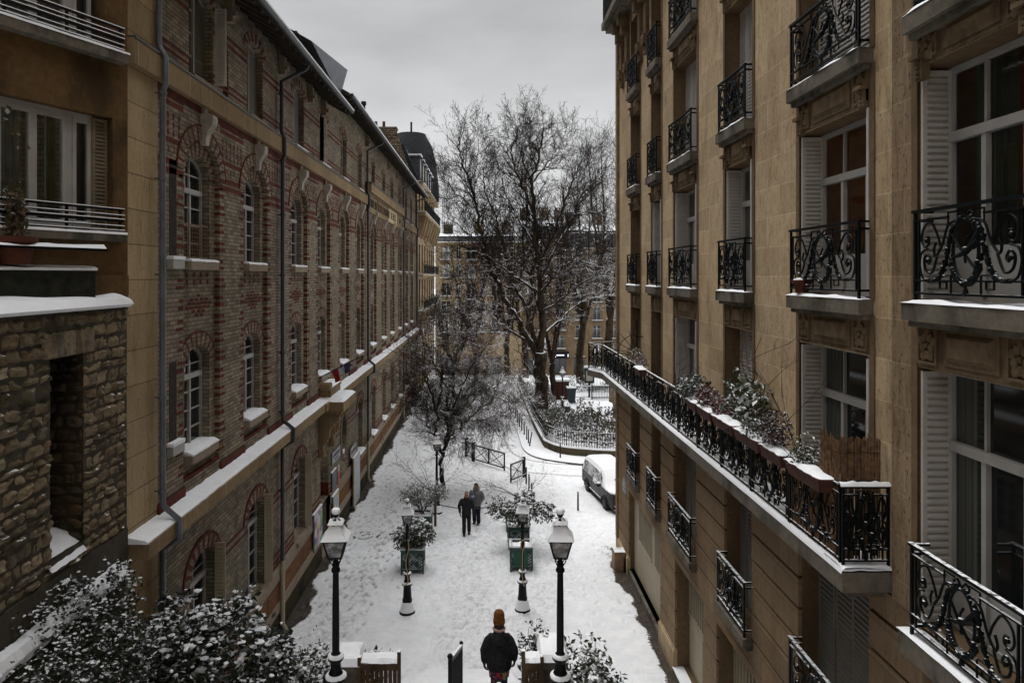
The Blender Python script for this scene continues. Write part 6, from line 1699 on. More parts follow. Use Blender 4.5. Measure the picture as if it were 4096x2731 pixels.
def plane_tree():
    T = Tree(5); Y = 52.6; g_ = random.Random(17)
    P_ = lambda l, dy=0.0: [at(x, y, Y+dy*i/(len(l)-1)) for i, (x, y) in enumerate(l)]
    base = gp(2168, 1655); base.z = 0
    tr = [(2168,1662),(2167,1640),(2165,1560),(2161,1470),(2158,1405)]
    T.limb([at(x, y, Y) for x, y in tr], .56, .46, 5, 14)
    limbs = [([(2158,1420),(2166,1330),(2165,1196),(2158,1090),(2141,980),(2136,850),(2128,720),(2150,660),(2163,590),(2175,510)], .33, .05, 0),
             ([(2150,1412),(2100,1335),(2060,1262),(2017,1196),(1997,1140),(1966,1089),(1946,1002),(1918,900),(1905,834),(1880,737),(1849,655),(1836,600),(1838,545)], .26, .035, -2.5),
             ([(2152,1400),(2118,1290),(2105,1230),(2058,1150),(2038,1100),(2017,1002),(1997,910),(1966,834),(1941,757),(1931,670)], .20, .03, 2.5),
             ([(2160,1170),(2099,1135),(2048,1094),(1997,1063),(1946,1027),(1895,1007),(1840,1002)], .13, .03, -3.5),
             ([(2165,1170),(2181,1145),(2227,1094),(2278,1048),(2318,1043),(2390,1060)], .12, .03, -3),
             ([(2162,1110),(2242,961),(2293,859),(2329,767),(2385,720)], .15, .03, 2),
             ([(2158,1080),(2185,1000),(2230,900),(2262,800),(2300,700),(2330,640)], .15, .03, -2.5),
             ([(2136,860),(2100,760),(2060,680),(2045,610),(2062,550),(2080,490)], .11, .03, -2),
             ([(2129,730),(2190,650),(2230,590),(2258,555)], .09, .03, 2.5),
             ([(2150,1390),(2040,1320),(1985,1262),(1940,1225),(1890,1190)], .13, .03, -3),
             ([(2166,1340),(2230,1290),(2300,1225),(2380,1190),(2450,1180)], .12, .03, 3),
             ([(2164,1250),(2240,1200),(2330,1130),(2420,1090)], .10, .03, -3),
             ([(2141,980),(2090,900),(2050,830),(2010,740),(1990,650)], .10, .03, 3),
             ([(2160,1250),(2120,1100),(2090,980),(2110,860),(2100,740),(2120,620)], .12, .03, 4),
             ([(1997,1140),(1930,1090),(1880,1060),(1810,1080)], .07, .025, 2), ([(1946,1002),(1890,950),(1830,900),(1780,850)], .08, .02, -2), ([(1905,834),(1850,790),(1790,740),(1750,690)], .07, .02, 1.5),
             ([(1880,737),(1910,640),(1915,560)], .05, .02, -1), ([(2128,720),(2090,640),(2110,570),(2128,510)], .07, .02, 1), ([(2293,859),(2360,850),(2420,860)], .06, .02, 1)]
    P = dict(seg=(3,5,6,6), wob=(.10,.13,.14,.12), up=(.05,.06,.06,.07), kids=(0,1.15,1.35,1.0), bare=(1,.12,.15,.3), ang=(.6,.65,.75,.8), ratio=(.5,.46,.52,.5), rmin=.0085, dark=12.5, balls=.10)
    for i, (l, r0, r1, dy) in enumerate(limbs):
        out, ri = T.limb(P_(l, dy), r0, r1, 5, 9)
        Lg = sum((a-b).length for a, b in zip(out[:-1], out[1:])); acc = 0; nxt = Lg*(.30 if i < 3 else .15)
        for j in range(1, len(out)):
            acc += (out[j]-out[j-1]).length
            while acc > nxt:
                nxt += g_.uniform(.13, .31) if r0 < .3 else g_.uniform(.17, .4)
                d = (out[j]-out[j-1]).normalized(); o = d.orthogonal(); o.rotate(Matrix.Rotation(g_.uniform(0, 6.283), 3, d)); an = g_.uniform(.55, 1.15)
                e = (d*math.cos(an)+o.normalized()*math.sin(an)+Vector((0,0,.15))).normalized()
                T.grow(out[j].copy(), e, g_.uniform(1.5, 3.3), max(.016, min(.042, ri[j]*.45)), 2, P)
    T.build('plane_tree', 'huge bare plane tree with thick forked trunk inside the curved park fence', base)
plane_tree()
def small_tree():
    T = Tree(9); g_ = random.Random(31); Y = 33.6; base = gp(1767, 1962); base.z = 0
    A = lambda l, dy=0: [at(x, y, Y+dy*i/(len(l)-1)) for i, (x, y) in enumerate(l)]
    limbs = [([(1767,1965),(1768,1880),(1773,1807),(1793,1751),(1815,1690),(1850,1600),(1900,1520),(1950,1460)], .13, .03, 1), ([(1773,1815),(1750,1760),(1742,1650),(1725,1560),(1690,1480),(1660,1440)], .09, .03, -1.2),
             ([(1780,1790),(1790,1680),(1795,1560),(1830,1440),(1870,1330),(1885,1270)], .08, .02, .8), ([(1747,1755),(1711,1700),(1705,1620),(1660,1560)], .06, .02, .5), ([(1795,1750),(1850,1690),(1920,1630),(1990,1590),(2050,1610)], .07, .02, -1.6),
             ([(1830,1660),(1900,1590),(1990,1530),(2060,1510)], .05, .02, 1.2), ([(1742,1650),(1770,1540),(1765,1430),(1790,1330),(1770,1250)], .06, .02, 1), ([(1800,1730),(1830,1600),(1900,1450),(1960,1370)], .06, .02, -1.2), ([(1795,1560),(1740,1450),(1700,1380),(1680,1330)], .05, .02, -.8), ([(1850,1600),(1930,1560),(2010,1570),(2050,1660)], .045, .015, -.3),
             ([(1742,1650),(1690,1600),(1640,1580)], .04, .015, .2), ([(1815,1690),(1880,1680),(1950,1690),(1990,1740)], .04, .015, .5)]
    P = dict(seg=(3,5,5,5), wob=(.1,.14,.16,.15), up=(-.02,-.01,.02,.04), kids=(0,1.3,1.6,1), bare=(1,.1,.12,.3), ang=(.7,.75,.8,.8), ratio=(.5,.52,.55,.5), rmin=.0042)
    for i, (l, r0, r1, dy) in enumerate(limbs):
        out, ri = T.limb(A(l, dy), r0, r1, 5, 8); acc = 0; nxt = 1.4 if i == 0 else .35
        for j in range(1, len(out)):
            acc += (out[j]-out[j-1]).length
            while acc > nxt:
                nxt += g_.uniform(.045, .105); d = (out[j]-out[j-1]).normalized(); o = d.orthogonal(); o.rotate(Matrix.Rotation(g_.uniform(0, 6.283), 3, d)); an = g_.uniform(.6, 1.2)
                e = (d*math.cos(an)+o.normalized()*math.sin(an)).normalized(); T.grow(out[j].copy(), e, g_.uniform(.8, 1.7), .013, 2, P)
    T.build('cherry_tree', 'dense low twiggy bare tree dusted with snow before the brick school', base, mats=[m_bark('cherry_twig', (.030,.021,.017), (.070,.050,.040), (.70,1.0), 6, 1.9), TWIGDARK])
small_tree()
def back_tree(px, base_y, Y, top_y, spread, label, seed, stems, z0=0.0, snowy=True, dens=1.0):
    T = Tree(seed); g_ = random.Random(seed*3+1); B = Vector(((px-VX)*Y/FOC, Y, z0)); ztop = EYE-(top_y-VY)*Y/FOC; H_ = ztop-z0
    P = dict(seg=(3,4,4,5), wob=(.16,.16,.14,.12), up=(.05,.05,.06,.08), kids=(0,1.0,1.2,1), bare=(1,.12,.15,.3), ang=(.55,.6,.7,.7), ratio=(.5,.5,.5,.5), rmin=.010)
    fork = z0+H_*g_.uniform(.22,.3)
    t0, _ = T.limb([B-Vector((0,0,.3)), B+Vector((g_.gauss(0,.1), 0, (fork-z0)*.5)), Vector((B.x+g_.gauss(0,.2), B.y, fork))], H_*.020, H_*.015, 5, 9)
    for k in range(stems):
        a = 6.283*k/stems+g_.uniform(-.4,.4); e = Vector((B.x+math.cos(a)*spread*g_.uniform(.4,1), B.y+math.sin(a)*spread*.7, z0+H_*g_.uniform(.75,1)))
        m = t0[-1].lerp(e, .45)+Vector((math.cos(a)*spread*.12, 0, -.2)); out, ri = T.limb([t0[-1], m, e], H_*.011, .03, 7, 7); acc = 0; nxt = H_*.12
        for j in range(1, len(out)):
            acc += (out[j]-out[j-1]).length
            while acc > nxt:
                nxt += g_.uniform(.25,.5)/dens; d = (out[j]-out[j-1]).normalized(); o = d.orthogonal(); o.rotate(Matrix.Rotation(g_.uniform(0,6.283), 3, d)); an = g_.uniform(.5,1.05)
                T.grow(out[j].copy(), (d*math.cos(an)+o.normalized()*math.sin(an)+Vector((0,0,.1))).normalized(), g_.uniform(1.2,2.6)*H_/16, .028, 2, P)
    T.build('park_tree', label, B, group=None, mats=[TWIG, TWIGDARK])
back_tree(1815, 1560, 60, 1160, 2.3, 'small snow-whitened tree between the stone mansion and the plane tree', 41, 9, 0, True, 1.6)
back_tree(2217, 1612, 57, 900, 2.6, 'slender mossy tree standing close behind the plane tree trunk', 42, 5)
back_tree(2320, 1540, 66, 640, 3.4, 'forked mossy tree beyond the playground, rising beside the apartment building corner', 43, 5)
back_tree(2440, 1500, 74, 560, 3.6, 'tall bare tree half hidden behind the apartment building corner', 44, 6, -.8)
back_tree(2030, 1500, 78, 860, 3.2, 'bare tree behind the road end in front of the pale stone block', 45, 6, -1.5)
back_tree(2105, 1500, 84, 830, 3.6, 'bare brown tree before the dark mansard block, left of the plane trunk', 46, 6, -2.5)
back_tree(2150, 1580, 62, 1330, 2.2, 'low arching young tree in the shrub bed behind the fence', 47, 7, 0, True, 1.3)
back_tree(1905, 1500, 80, 1010, 3.0, 'bare tree in front of the pale stone block windows', 48, 6, -1.8)
# ================================================================= street lamps
def lathe_blob(mb, prof, c, n=14, m=0, j=.06, seed=0):
    b = len(mb.v); mb.lathe(prof, n, c, m)
    for i in range(b, len(mb.v)):
        x, y, z = mb.v[i]; k = 1+j*noise.noise((x*9+seed, y*9, z*9)); mb.v[i] = (c[0]+(x-c[0])*k, c[1]+(y-c[1])*k, z)
def make_lamp():
    t = thing('street_lamp', '', 'street lamp', (0,0,0)); ir = M['ironplain']
    mb = MB(); mb.lathe([(.25,0),(.25,.05),(.22,.10),(.165,.32),(.15,.38),(.155,.42),(.135,.50),(.118,.80),(.12,.86),(.165,.90),(.165,.95),(.115,.99),(.085,1.06),(.078,1.16),(.125,1.22),(.125,1.26),(.06,1.32)], 16); mb.build('base', ir, t, 35)
    mb = MB(); mb.lathe([(.058,1.28),(.056,2.0),(.047,2.58),(.07,2.60),(.07,2.64),(.05,2.67),(.062,2.70),(.045,2.75),(.03,2.80)], 12); mb.build('pole', ir, t, 35)
    mb = MB(); zb, zt, hb, ht = 2.84, 3.13, .098, .172
    for k in range(4):
        a = math.pi/4+k*math.pi/2; cx, cy = math.cos(a)*1.414, math.sin(a)*1.414; a2 = a+math.pi/2; dx, dy = math.cos(a2)*1.414, math.sin(a2)*1.414
        mb.bar((cx*hb, cy*hb, zb), (cx*ht, cy*ht, zt), .02); mb.bar((cx*hb, cy*hb, zb), (dx*hb, dy*hb, zb), .024); mb.bar((cx*ht, cy*ht, zt), (dx*ht, dy*ht, zt), .028)
        mb.tube([(cx*.02, cy*.02, 2.72), (cx*.06, cy*.06, 2.74), (cx*.085, cy*.085, 2.79), (cx*.07, cy*.07, 2.84)], .009, 6)
    mb.box(-.1, .1, -.1, .1, 2.83, 2.845); mb.build('lantern_frame', ir, t)
    for k in range(4):
        p = MB(); a = math.pi/4+k*math.pi/2; a2 = a+math.pi/2; cx, cy, dx, dy = math.cos(a)*1.40, math.sin(a)*1.40, math.cos(a2)*1.40, math.sin(a2)*1.40
        p.quad((cx*hb,cy*hb,zb), (dx*hb,dy*hb,zb), (dx*ht,dy*ht,zt), (cx*ht,cy*ht,zt)); p.build('pane', M['frost'], t)
    mb = MB()
    mb.lathe([(.20*1.414,3.13),(.205*1.414,3.145),(.155*1.414,3.185),(.115*1.414,3.25),(.09*1.414,3.315),(.088*1.414,3.36),(.115*1.414,3.365),(.08*1.414,3.41),(.045*1.414,3.44)], 4, (0,0,0), 0, 1, 1, math.pi/4)
    mb.lathe([(.03,3.43),(.03,3.46),(.055,3.49),(.06,3.52),(.04,3.56),(.005,3.575)], 10); mb.build('roof', ir, t, 40)
    s = MB(); n = 10
    def skirt(h0, h1, z0, z1, th, bow=0):
        for side in range(4):
            a = side*math.pi/2; R_ = Matrix.Rotation(a, 3, 'Z')
            for i in range(n):
                for k in range(5):
                    def Q(i, k):
                        v = k/5; u = i/n*2-1; h = h0+(h1-h0)*(v**(1-bow*.5)); e = min(1, v*5+.15); z = z0+(z1-z0)*v**(1+bow)+th*e*(.8+.5*noise.noise((u*2+side*5, v*2, z0)))
                        return R_ @ Vector((h*1.0+.004, u*h, z))
                    s.quad(Q(i,k), Q(i+1,k), Q(i+1,k+1), Q(i,k+1))
    skirt(.208, .088, 3.135, 3.32, .035, .35); skirt(.118, .02, 3.362, 3.43, .03)
    lathe_blob(s, [(.058,3.51),(.075,3.545),(.06,3.585),(.03,3.60),(.003,3.603)], (0,0,0), 12); lathe_blob(s, [(.13,1.255),(.128,1.275),(.09,1.30),(.05,1.31)], (0,0,0)); lathe_blob(s, [(.168,.945),(.165,.965),(.12,.995)], (0,0,0)); lathe_blob(s, [(.24,.09),(.225,.13),(.19,.25),(.168,.35),(.15,.38)], (0,0,0), 14, 0, .08, 4)
    s.build('snow', M['snow'], t, 70); return t
M['frost'] = m_frost('frosted_pane')
lamp0 = make_lamp(); lamp0['group'] = 'old street lamps'
LAMPS = [((-2.38, 10.8, 3.34), .04, 'left one of the two near lamps standing on the stair piers, at the bushes'), ((1.17, 10.8, 3.34), -.05, 'right one of the two near lamps on the stair piers, before the snowy bush'),
         ((*gp(1629, 2450)[:2], 0), .1, 'lamp with a cream cable on the plaza before the left green planter'), ((*gp(2090, 2441)[:2], 0), -.12, 'lamp with a looped cream cable before the right green planter'),
         ((*gp(1747, 2052)[:2], 0), .2, 'lamp beside the trunk of the twiggy tree by the school'), ((*gp(2250, 1652)[:2], 0), .3, 'thin distant lamp inside the park next to the grey bin')]
for i, (p, rz, l) in enumerate(LAMPS):
    o = lamp0 if i == 0 else copy_tree(lamp0, p, rz)
    o.location = p; o.rotation_euler.z = rz; o['label'] = l
def cable(name, label, pts):
    t = thing(name, label, 'cable', pts[0]); mb = MB(); mb.tube([Vector(p)-Vector(pts[0]) for p in spline([tuple(p) for p in pts], 5)], .017, 6); mb.build('cord', plain('cream_cord', (.38,.30,.16), .7), t, 60)
def lamp_cable(label, c, hi, loop=False):
    c = Vector(c); pts = [c+Vector(v) for v in (((.03,-.07,hi),(.05,-.075,hi-.3),(-.02,-.075,1.75),(-.03,-.075,1.5),(.01,-.09,1.34),(.03,-.14,1.2),(.04,-.11,1.05),(0,-.17,.98),(-.10,-.16,.93)) if not loop else ((.03,-.07,1.95),(-.04,-.08,2.0),(-.05,-.08,2.18),(.02,-.08,2.28),(.06,-.08,2.14),(.0,-.08,1.9),(-.01,-.08,1.6),(-.02,-.14,1.2),(.0,-.11,1.08),(.0,-.17,.97),(.06,-.17,.85)))]
    cable('cable', label, pts)
lamp_cable('cream cable hanging down the lamp before the left green planter', LAMPS[2][0], 2.35); lamp_cable('cream cable looped on the lamp before the right green planter', LAMPS[3][0], 2, True)

# ================================================================= planters
def make_planter():
    t = thing('planter', '', 'planter', (0,0,0)); g_ = M['green']; S = .41; mb = MB()
    for sx in (-1, 1):
        for sy in (-1, 1): mb.box(min(sx*S, sx*(S-.06)), max(sx*S, sx*(S-.06)), min(sy*S, sy*(S-.06)), max(sy*S, sy*(S-.06)), 0, .84)
    for z0, z1 in ((.14,.2),(.74,.84)):
        for s in (-1, 1): a, b = sorted((s*(S-.006), s*(S-.05))); mb.box(-S+.06, S-.06, a, b, z0, z1); mb.box(a, b, -S+.06, S-.06, z0, z1)
    fr = mb.build('frame', g_, t)
    mb = MB()
    for s in (-1, 1):
        a, b = sorted((s*(S-.001)+s*.02, s*(S-.09))); mb.box(-S-.02, S+.02, a, b, .84, .88); mb.box(a, b, -S+.09, S-.09, .84, .88)
    mb.build('rim', g_, t)
    pm = NT('lattice_backing'); a = pm.noise(pm.obj(), 5, 4); pm = pm.fin(pm.mix(pm.ramp(a, .42, .58), (.006,.03,.02), (.52,.54,.55)), .8)
    for k in range(4):
        p = MB(); p.box(-S+.07, S-.07, S-.05, S-.04, .2, .74, 1); n = 7
        for i in range(-n, n):
            for sgn in (1, -1):
                x0 = i*.105; pts = []
                z0, z1 = .2, .74; xa, xb = x0, x0+sgn*(z1-z0)
                lim = S-.07
                def clip(x, z):
                    return x, z
                ts = [0, 1]
                for L in (-lim, lim):
                    if (xa-L)*(xb-L) < 0: ts.append((L-xa)/(xb-xa))
                ts = sorted(q for q in ts if -lim-1e-6 <= xa+(xb-xa)*q <= lim+1e-6)
                if len(ts) >= 2: p.bar((xa+(xb-xa)*ts[0], S-.034+(.004*sgn), z0+(z1-z0)*ts[0]), (xa+(xb-xa)*ts[-1], S-.034+(.004*sgn), z0+(z1-z0)*ts[-1]), .022, .006, 0, (0,1,0))
        o = p.build('lattice', [g_, pm], t); o.rotation_euler.z = k*math.pi/2
    s = MB(); n = 10
    for i in range(n):
        for k in range(n):
            f = lambda i, k: (-.34+.68*i/n, -.34+.68*k/n, .79+.06*noise.noise((i*.4, k*.4, 2))+(.03 if 0 < i < n and 0 < k < n else 0)); s.quad(f(i,k), f(i+1,k), f(i+1,k+1), f(i,k+1))
    for sx in (-1, 1):
        for i in range(12):
            for q in (0, 1):
                f = lambda i, w: ((-.43+.86*i/12, sx*(.37+w*.03), .88+.03*(1-w*w)+.012*noise.noise((i*.7, w, sx*3))))
                g = lambda i, w: (f(i, w)[1], f(i, w)[0], f(i, w)[2]+.001)
                for h in (f, g):
                    for w in (-1, -.3, .3): s.quad(h(i, w), h(i+1, w), h(i+1, w+.65), h(i, w+.65))
    s.build('snow', M['snow'], t, 70); return t
pl0 = make_planter(); pl0['group'] = 'green lattice planters'
PLANT = [((-2.64, 24.66, 0), .03, 'lattice planter directly behind the left plaza lamp'), ((-2.66, 28.1, 0), -.02, 'rear left planter beside the wooden stake holding the rope'),
         ((1.27, 24.9, 0), -.02, 'solid green fronted planter directly behind the right plaza lamp'), ((1.26, 26.9, 0), .03, 'middle planter of the right row, behind the solid green one'), ((1.24, 28.7, 0), .0, 'rear planter of the right row under the bare spreading shrub')]
for i, (p, rz, l) in enumerate(PLANT):
    o = pl0 if i == 0 else copy_tree(pl0, p, rz)
    o.location = p; o.rotation_euler.z = rz; o['label'] = l
mb = MB(); mb.box(-.27, .22, -.418, -.405, .21, .73); link('front_board', mb.build('front_board', plain('bright_green_board', (.006,.07,.035), .35, .2, 5), hold=True), [o for o in C.objects if o.get('label','').startswith('solid green')][0])

# ================================================================= evergreens, bushes
def bush(name, label, cat, base, blobs, n, size, mat, seed, lift=.1, snowpads=0, stems=10, holes=.0, loc_dense=2.0, part='foliage'):
    """blobs: (dx, dy, dz, rx, ry, rz) lobes of the crown, leaves gathered towards their skins"""
    g_ = random.Random(seed); t = thing(name, label, cat, base); spots = []; mb = MB(); vol = [(b[3]*b[4]*b[5])**.6 for b in blobs]
    while len(spots) < n:
        b = g_.choices(blobs, vol)[0]; v = Vector((g_.gauss(0,1), g_.gauss(0,1), g_.gauss(0,1))).normalized()*(g_.uniform(.18,1)**.5)
        v *= 1+.28*noise.noise(v*1.9+Vector((seed, b[0], b[1])))
        if noise.noise(v*loc_dense+Vector((b[0]*3, seed*1.7, b[2]))) < -.18+holes: continue
        p = (b[0]+v.x*b[3], b[1]+v.y*b[4], b[2]+v.z*b[5])
        if p[2] < .02: continue
        for _ in range(3): spots.append((p[0]+g_.gauss(0,size*.35), p[1]+g_.gauss(0,size*.35), p[2]+g_.gauss(0,size*.3)))
    link(part, leaves_mesh(part, spots, size, mat, g_, .4, lift), t)
    for k in range(stems):
        b = blobs[k % len(blobs)]; e = Vector((b[0]+g_.uniform(-.6,.6)*b[3], b[1]+g_.uniform(-.6,.6)*b[4], b[2]+g_.uniform(.1,.8)*b[5])); q = Vector((g_.gauss(0,.06), g_.gauss(0,.06), 0)); m = q.lerp(e, .5)+Vector((g_.gauss(0,.06), g_.gauss(0,.06), .05))
        mb.tube([q, m, e], [.016,.012,.005], 5)
    mb.build('stem', TW, t)
    if snowpads:
        s = MB(); hi = sorted(spots, key=lambda p: -p[2]+g_.uniform(0,.9)*max(b[5] for b in blobs))[:snowpads*3]; g_.shuffle(hi)
        for p in hi[:snowpads]:
            r = size*g_.uniform(.1,.34); s.ball((p[0], p[1], p[2]+size*.15), (r*g_.uniform(.7,1.9), r*g_.uniform(.7,1.5), r*.5), 0, 7, 5, .35, g_)
        if size > .09:
            for p in g_.sample(hi, min(len(hi), snowpads//9)):
                r = size*g_.uniform(.25,.5); s.ball((p[0], p[1], p[2]+size*.1), (r*1.3, r, r*.55), 0, 9, 6, .3, g_)
        s.build('snow', M['snow'], t, 80)
    return t
L_RH = m_leaf('rhododendron_leaf', (.007,.012,.006), (.022,.030,.012), (.22,.9)); L_OL = m_leaf('olive_leaf', (.05,.055,.045), (.10,.105,.085), (.5,.7)); L_PH = m_leaf('evergreen_leaf', (.014,.025,.010), (.035,.045,.016), (.34,.9))
bush('planter_shrub', 'drooping leaved snowy evergreen growing in the planter behind the left lamp', 'shrub', (-2.6, 24.7, .8), [(0,0,.55,.62,.55,.5),(.35,.1,.5,.4,.4,.4),(-.45,0,.4,.35,.4,.4)], 1700, .12, L_PH, 3, -.5, 240)
bush('planter_shrub', 'grey-green small leaved olive shrub in the rear left planter', 'shrub', (-2.62, 28.2, .8), [(0,0,.75,.85,.6,.5),(-.5,0,.8,.5,.4,.45),(.6,.1,.85,.5,.4,.4)], 2600, .075, L_OL, 5, .2, 160, 12, .05)
bush('planter_shrub', 'wide spreading drooping evergreen in the planters behind the right lamp', 'shrub', (1.3, 26.6, .8), [(0,-.4,.75,.75,.7,.45),(.85,-.3,.75,.6,.5,.4),(-.75,0,.8,.5,.5,.4),(.3,.4,.9,.6,.6,.4)], 2300, .115, L_PH, 8, -.6, 230, 12, .0)
# big snow-loaded shrubs beside the stairs
SZ = 0
bush('rhododendron', 'big dark large-leaved evergreen with white snow clumps against the brick school', 'shrub', (-4.9, 12.3, 2.0), [(-.9,.3,1.4,.9,.8,1.3),(.2,.2,1.5,1.0,.8,1.35),(-.5,-.6,1.6,.9,.7,1.2),(1.0,.1,.9,.7,.7,1.2),(-1.3,-.5,.9,.6,.7,1.2)], 7000, .15, L_RH, 11, .15, 620, 16, -.1)
bush('snowy_shrub', 'dense grey-green snow-covered shrub between the big dark evergreen and the near left lamp', 'shrub', (-3.45, 12.6, 1.5), [(0,0,1.35,.85,.8,1.0),(-.6,-.3,1.3,.6,.7,.9),(.6,.2,1.0,.55,.6,.95)], 4200, .10, m_leaf('grey_leaf', (.022,.03,.018), (.055,.065,.04), (.42,.9)), 12, .1, 420, 14, -.1)
bush('corner_shrub', 'snow-laden small-leaved bush at the foot of the mossy retaining wall', 'shrub', (-5.85, 9.4, 3.4), [(0,0,1.6,.85,.8,1.3),(.5,-.8,1.5,.7,.7,1.2),(-.6,-.4,1.7,.7,.7,1.3),(.55,.5,1.4,.5,.6,.95),(.2,1.1,2.2,.3,.4,.75),(-.2,.6,2.2,.35,.4,.7)], 10500, .075, L_RH, 13, .3, 900, 14, -.2, 2.8)
bush('snowy_shrub', 'rounded snow-laden evergreen bush behind the near right lamp on its pier', 'shrub', (1.95, 13.6, .9), [(0,0,1.35,.75,.7,1.15),(-.75,.1,1.75,.5,.5,.7),(.55,-.3,1.0,.55,.6,1.0),(-.35,-.5,1.6,.5,.5,.7)], 3600, .125, m_leaf('laurel_leaf', (.016,.025,.011), (.045,.055,.028), (.42,.95)), 14, .35, 420, 14, -.05)
bush('snowy_shrub', 'small dark bush tuft between the left wooden fence and the near left lamp', 'shrub', (-2.05, 13.4, 2.2), [(0,0,.75,.32,.3,.35),(-.25,.1,.6,.25,.25,.3)], 200, .10, L_RH, 15, .2, 70, 5)
bush('snowy_shrub', 'small leafy tuft left of the right wooden fence top', 'shrub', (.82, 12.9, 2.6), [(0,0,.9,.3,.3,.4),(.1,.2,1.1,.3,.3,.3)], 230, .10, L_PH, 16, .3, 60, 5)
bush('brown_hedge', 'thin reddish-brown twiggy shrub beneath the near left lamp', 'shrub', (-3.0, 11.6, 1.8), [(0,0,.9,.6,.5,.7),(-.5,0,.8,.5,.4,.7)], 420, .07, LEAF_RED, 17, .4, 90, 30, .1)
def bare_shrub(label, p, h, spread, n, seed, leafy=False):
    T = Tree(seed); g_ = random.Random(seed); b = Vector(p); P = dict(seg=(3,4,4,5), wob=(.15,.14,.12,.1), up=(.0,.0,.02,.03), kids=(0,1.1,1.0,1), bare=(1,.2,.25,.3), ang=(.6,.6,.6,.6), ratio=(.5,.5,.55,.5), rmin=.0045)
    T.limb([b, b+Vector((0,0,h*.15)), b+Vector((.02,0,h*.3))], .03, .024, 3, 7)
    for k in range(n):
        a = 6.283*k/n+g_.uniform(-.3,.3); T.grow(b+Vector((0,0,h*.28)), Vector((math.cos(a)*spread, math.sin(a)*spread, g_.uniform(.5,1.1))).normalized(), h*g_.uniform(.6,.95), .014, 2, P)
    T.build('bare_shrub', label, p, 'shrub')
    if leafy: pass
bare_shrub('bare spreading shrub without leaves beside the lamp at the twiggy tree', (*gp(1722, 2075)[:2], .5), 2.6, 1.2, 10, 51)
bare_shrub('bare flat-topped shrub with sparse tan leaves in the rear right planter', (1.3, 28.7, .8), 1.9, 1.7, 11, 52)

# ================================================================= park behind the curved fence
def park():
    t = thing('park_fence', 'curved black park railing with snow on its rails on a low stone wall', 'fence', (4.0, 41, 0)); L = Vector(t.location)
    n = 150; ln = resample(WL, n); w = MB(); s = MB()
    for i in range(n-1):
        a, b = Vector((*ln[i], 0)), Vector((*ln[i+1], 0)); d = (b-a).normalized(); nn = Vector((-d.y, d.x, 0))*-1
        e = Vector((d.y, -d.x, 0)) if False else Vector((-d.y, d.x, 0))
        a2, b2 = a+e*.3, b+e*.3; h = .55
        w.quad((a.x,a.y,-.05), (b.x,b.y,-.05), (b.x,b.y,h), (a.x,a.y,h)); w.quad((a.x,a.y,h), (b.x,b.y,h), (b2.x,b2.y,h), (a2.x,a2.y,h)); w.quad((a2.x,a2.y,h), (b2.x,b2.y,h), (b2.x,b2.y,-.05), (a2.x,a2.y,-.05))
        j = [.03*noise.noise((i*.4+q, 1, 1)) for q in (0, .4)]
        for k in range(3):
            pa = [a-e*.02+Vector((0,0,h+.0)), a+e*.04+Vector((0,0,h+.07+j[0])), a+e*.2+Vector((0,0,h+.08+j[0])), a2+Vector((0,0,h+.02))]; pb = [b-e*.02+Vector((0,0,h+.0)), b+e*.04+Vector((0,0,h+.07+j[1])), b+e*.2+Vector((0,0,h+.08+j[1])), b2+Vector((0,0,h+.02))]
            s.quad(pa[k], pb[k], pb[k+1], pa[k+1])
    for mb, nm, m in ((w, 'wall', m_stain('park_wall_stone', (.085,.07,.045), (.03,.032,.018), 1.5, .8)), (s, 'snow', M['snow'])): o = mb.build(nm, m, None, 60, loc=tuple(L)); o.parent = t; o.location = (0,0,0)
    d = np.r_[0, np.cumsum(np.hypot(*np.diff(ln, axis=0).T))]; q = np.arange(.2, d[-1], .155); px = np.interp(q, d, ln[:,0]); py = np.interp(q, d, ln[:,1]); r = MB(); sn = MB()
    off = .14
    for i, (x, y) in enumerate(zip(px, py)):
        x += .0; y += .0
        tx = px[min(i+1, len(px)-1)]-px[max(i-1, 0)]; ty = py[min(i+1, len(px)-1)]-py[max(i-1, 0)]; l = math.hypot(tx, ty); x, y = x-ty/l*off, y+tx/l*off; px2 = (x, y)
        big = i % 12 == 0; rr = .026 if big else .016; r.box(x-rr, x+rr, y-rr, y+rr, .58, 1.62 if not big else 1.7); q_ = (x, y)
        if i:
            for z in (.72, 1.0, 1.5):
                r.bar((*prev, z), (x, y, z), .03, .022); sn.bar((*prev, z+.024), (x, y, z+.024), .036, .024)
        prev = (x, y)
    for mb, nm, m in ((r, 'railing', M['ironplain']), (sn, 'snow', M['snow'])): o = mb.build(nm, m, None, None, loc=tuple(L)); o.parent = t; o.location = (0,0,0)
    # soil and beds, play court
    soil = MB(); pts = [tuple(p) for p in ln[::6]]
    for a, b in zip(pts[:-1], pts[1:]): soil.quad((a[0]+.1,a[1]+.2,.3), (b[0]+.1,b[1]+.2,.3), (max(b[0], 0)+22,b[1]+.3,.3), (max(a[0], 0)+22,a[1]+.3,.3))
    setting(soil.build('park_ground', M['snow']))
    return t
park()
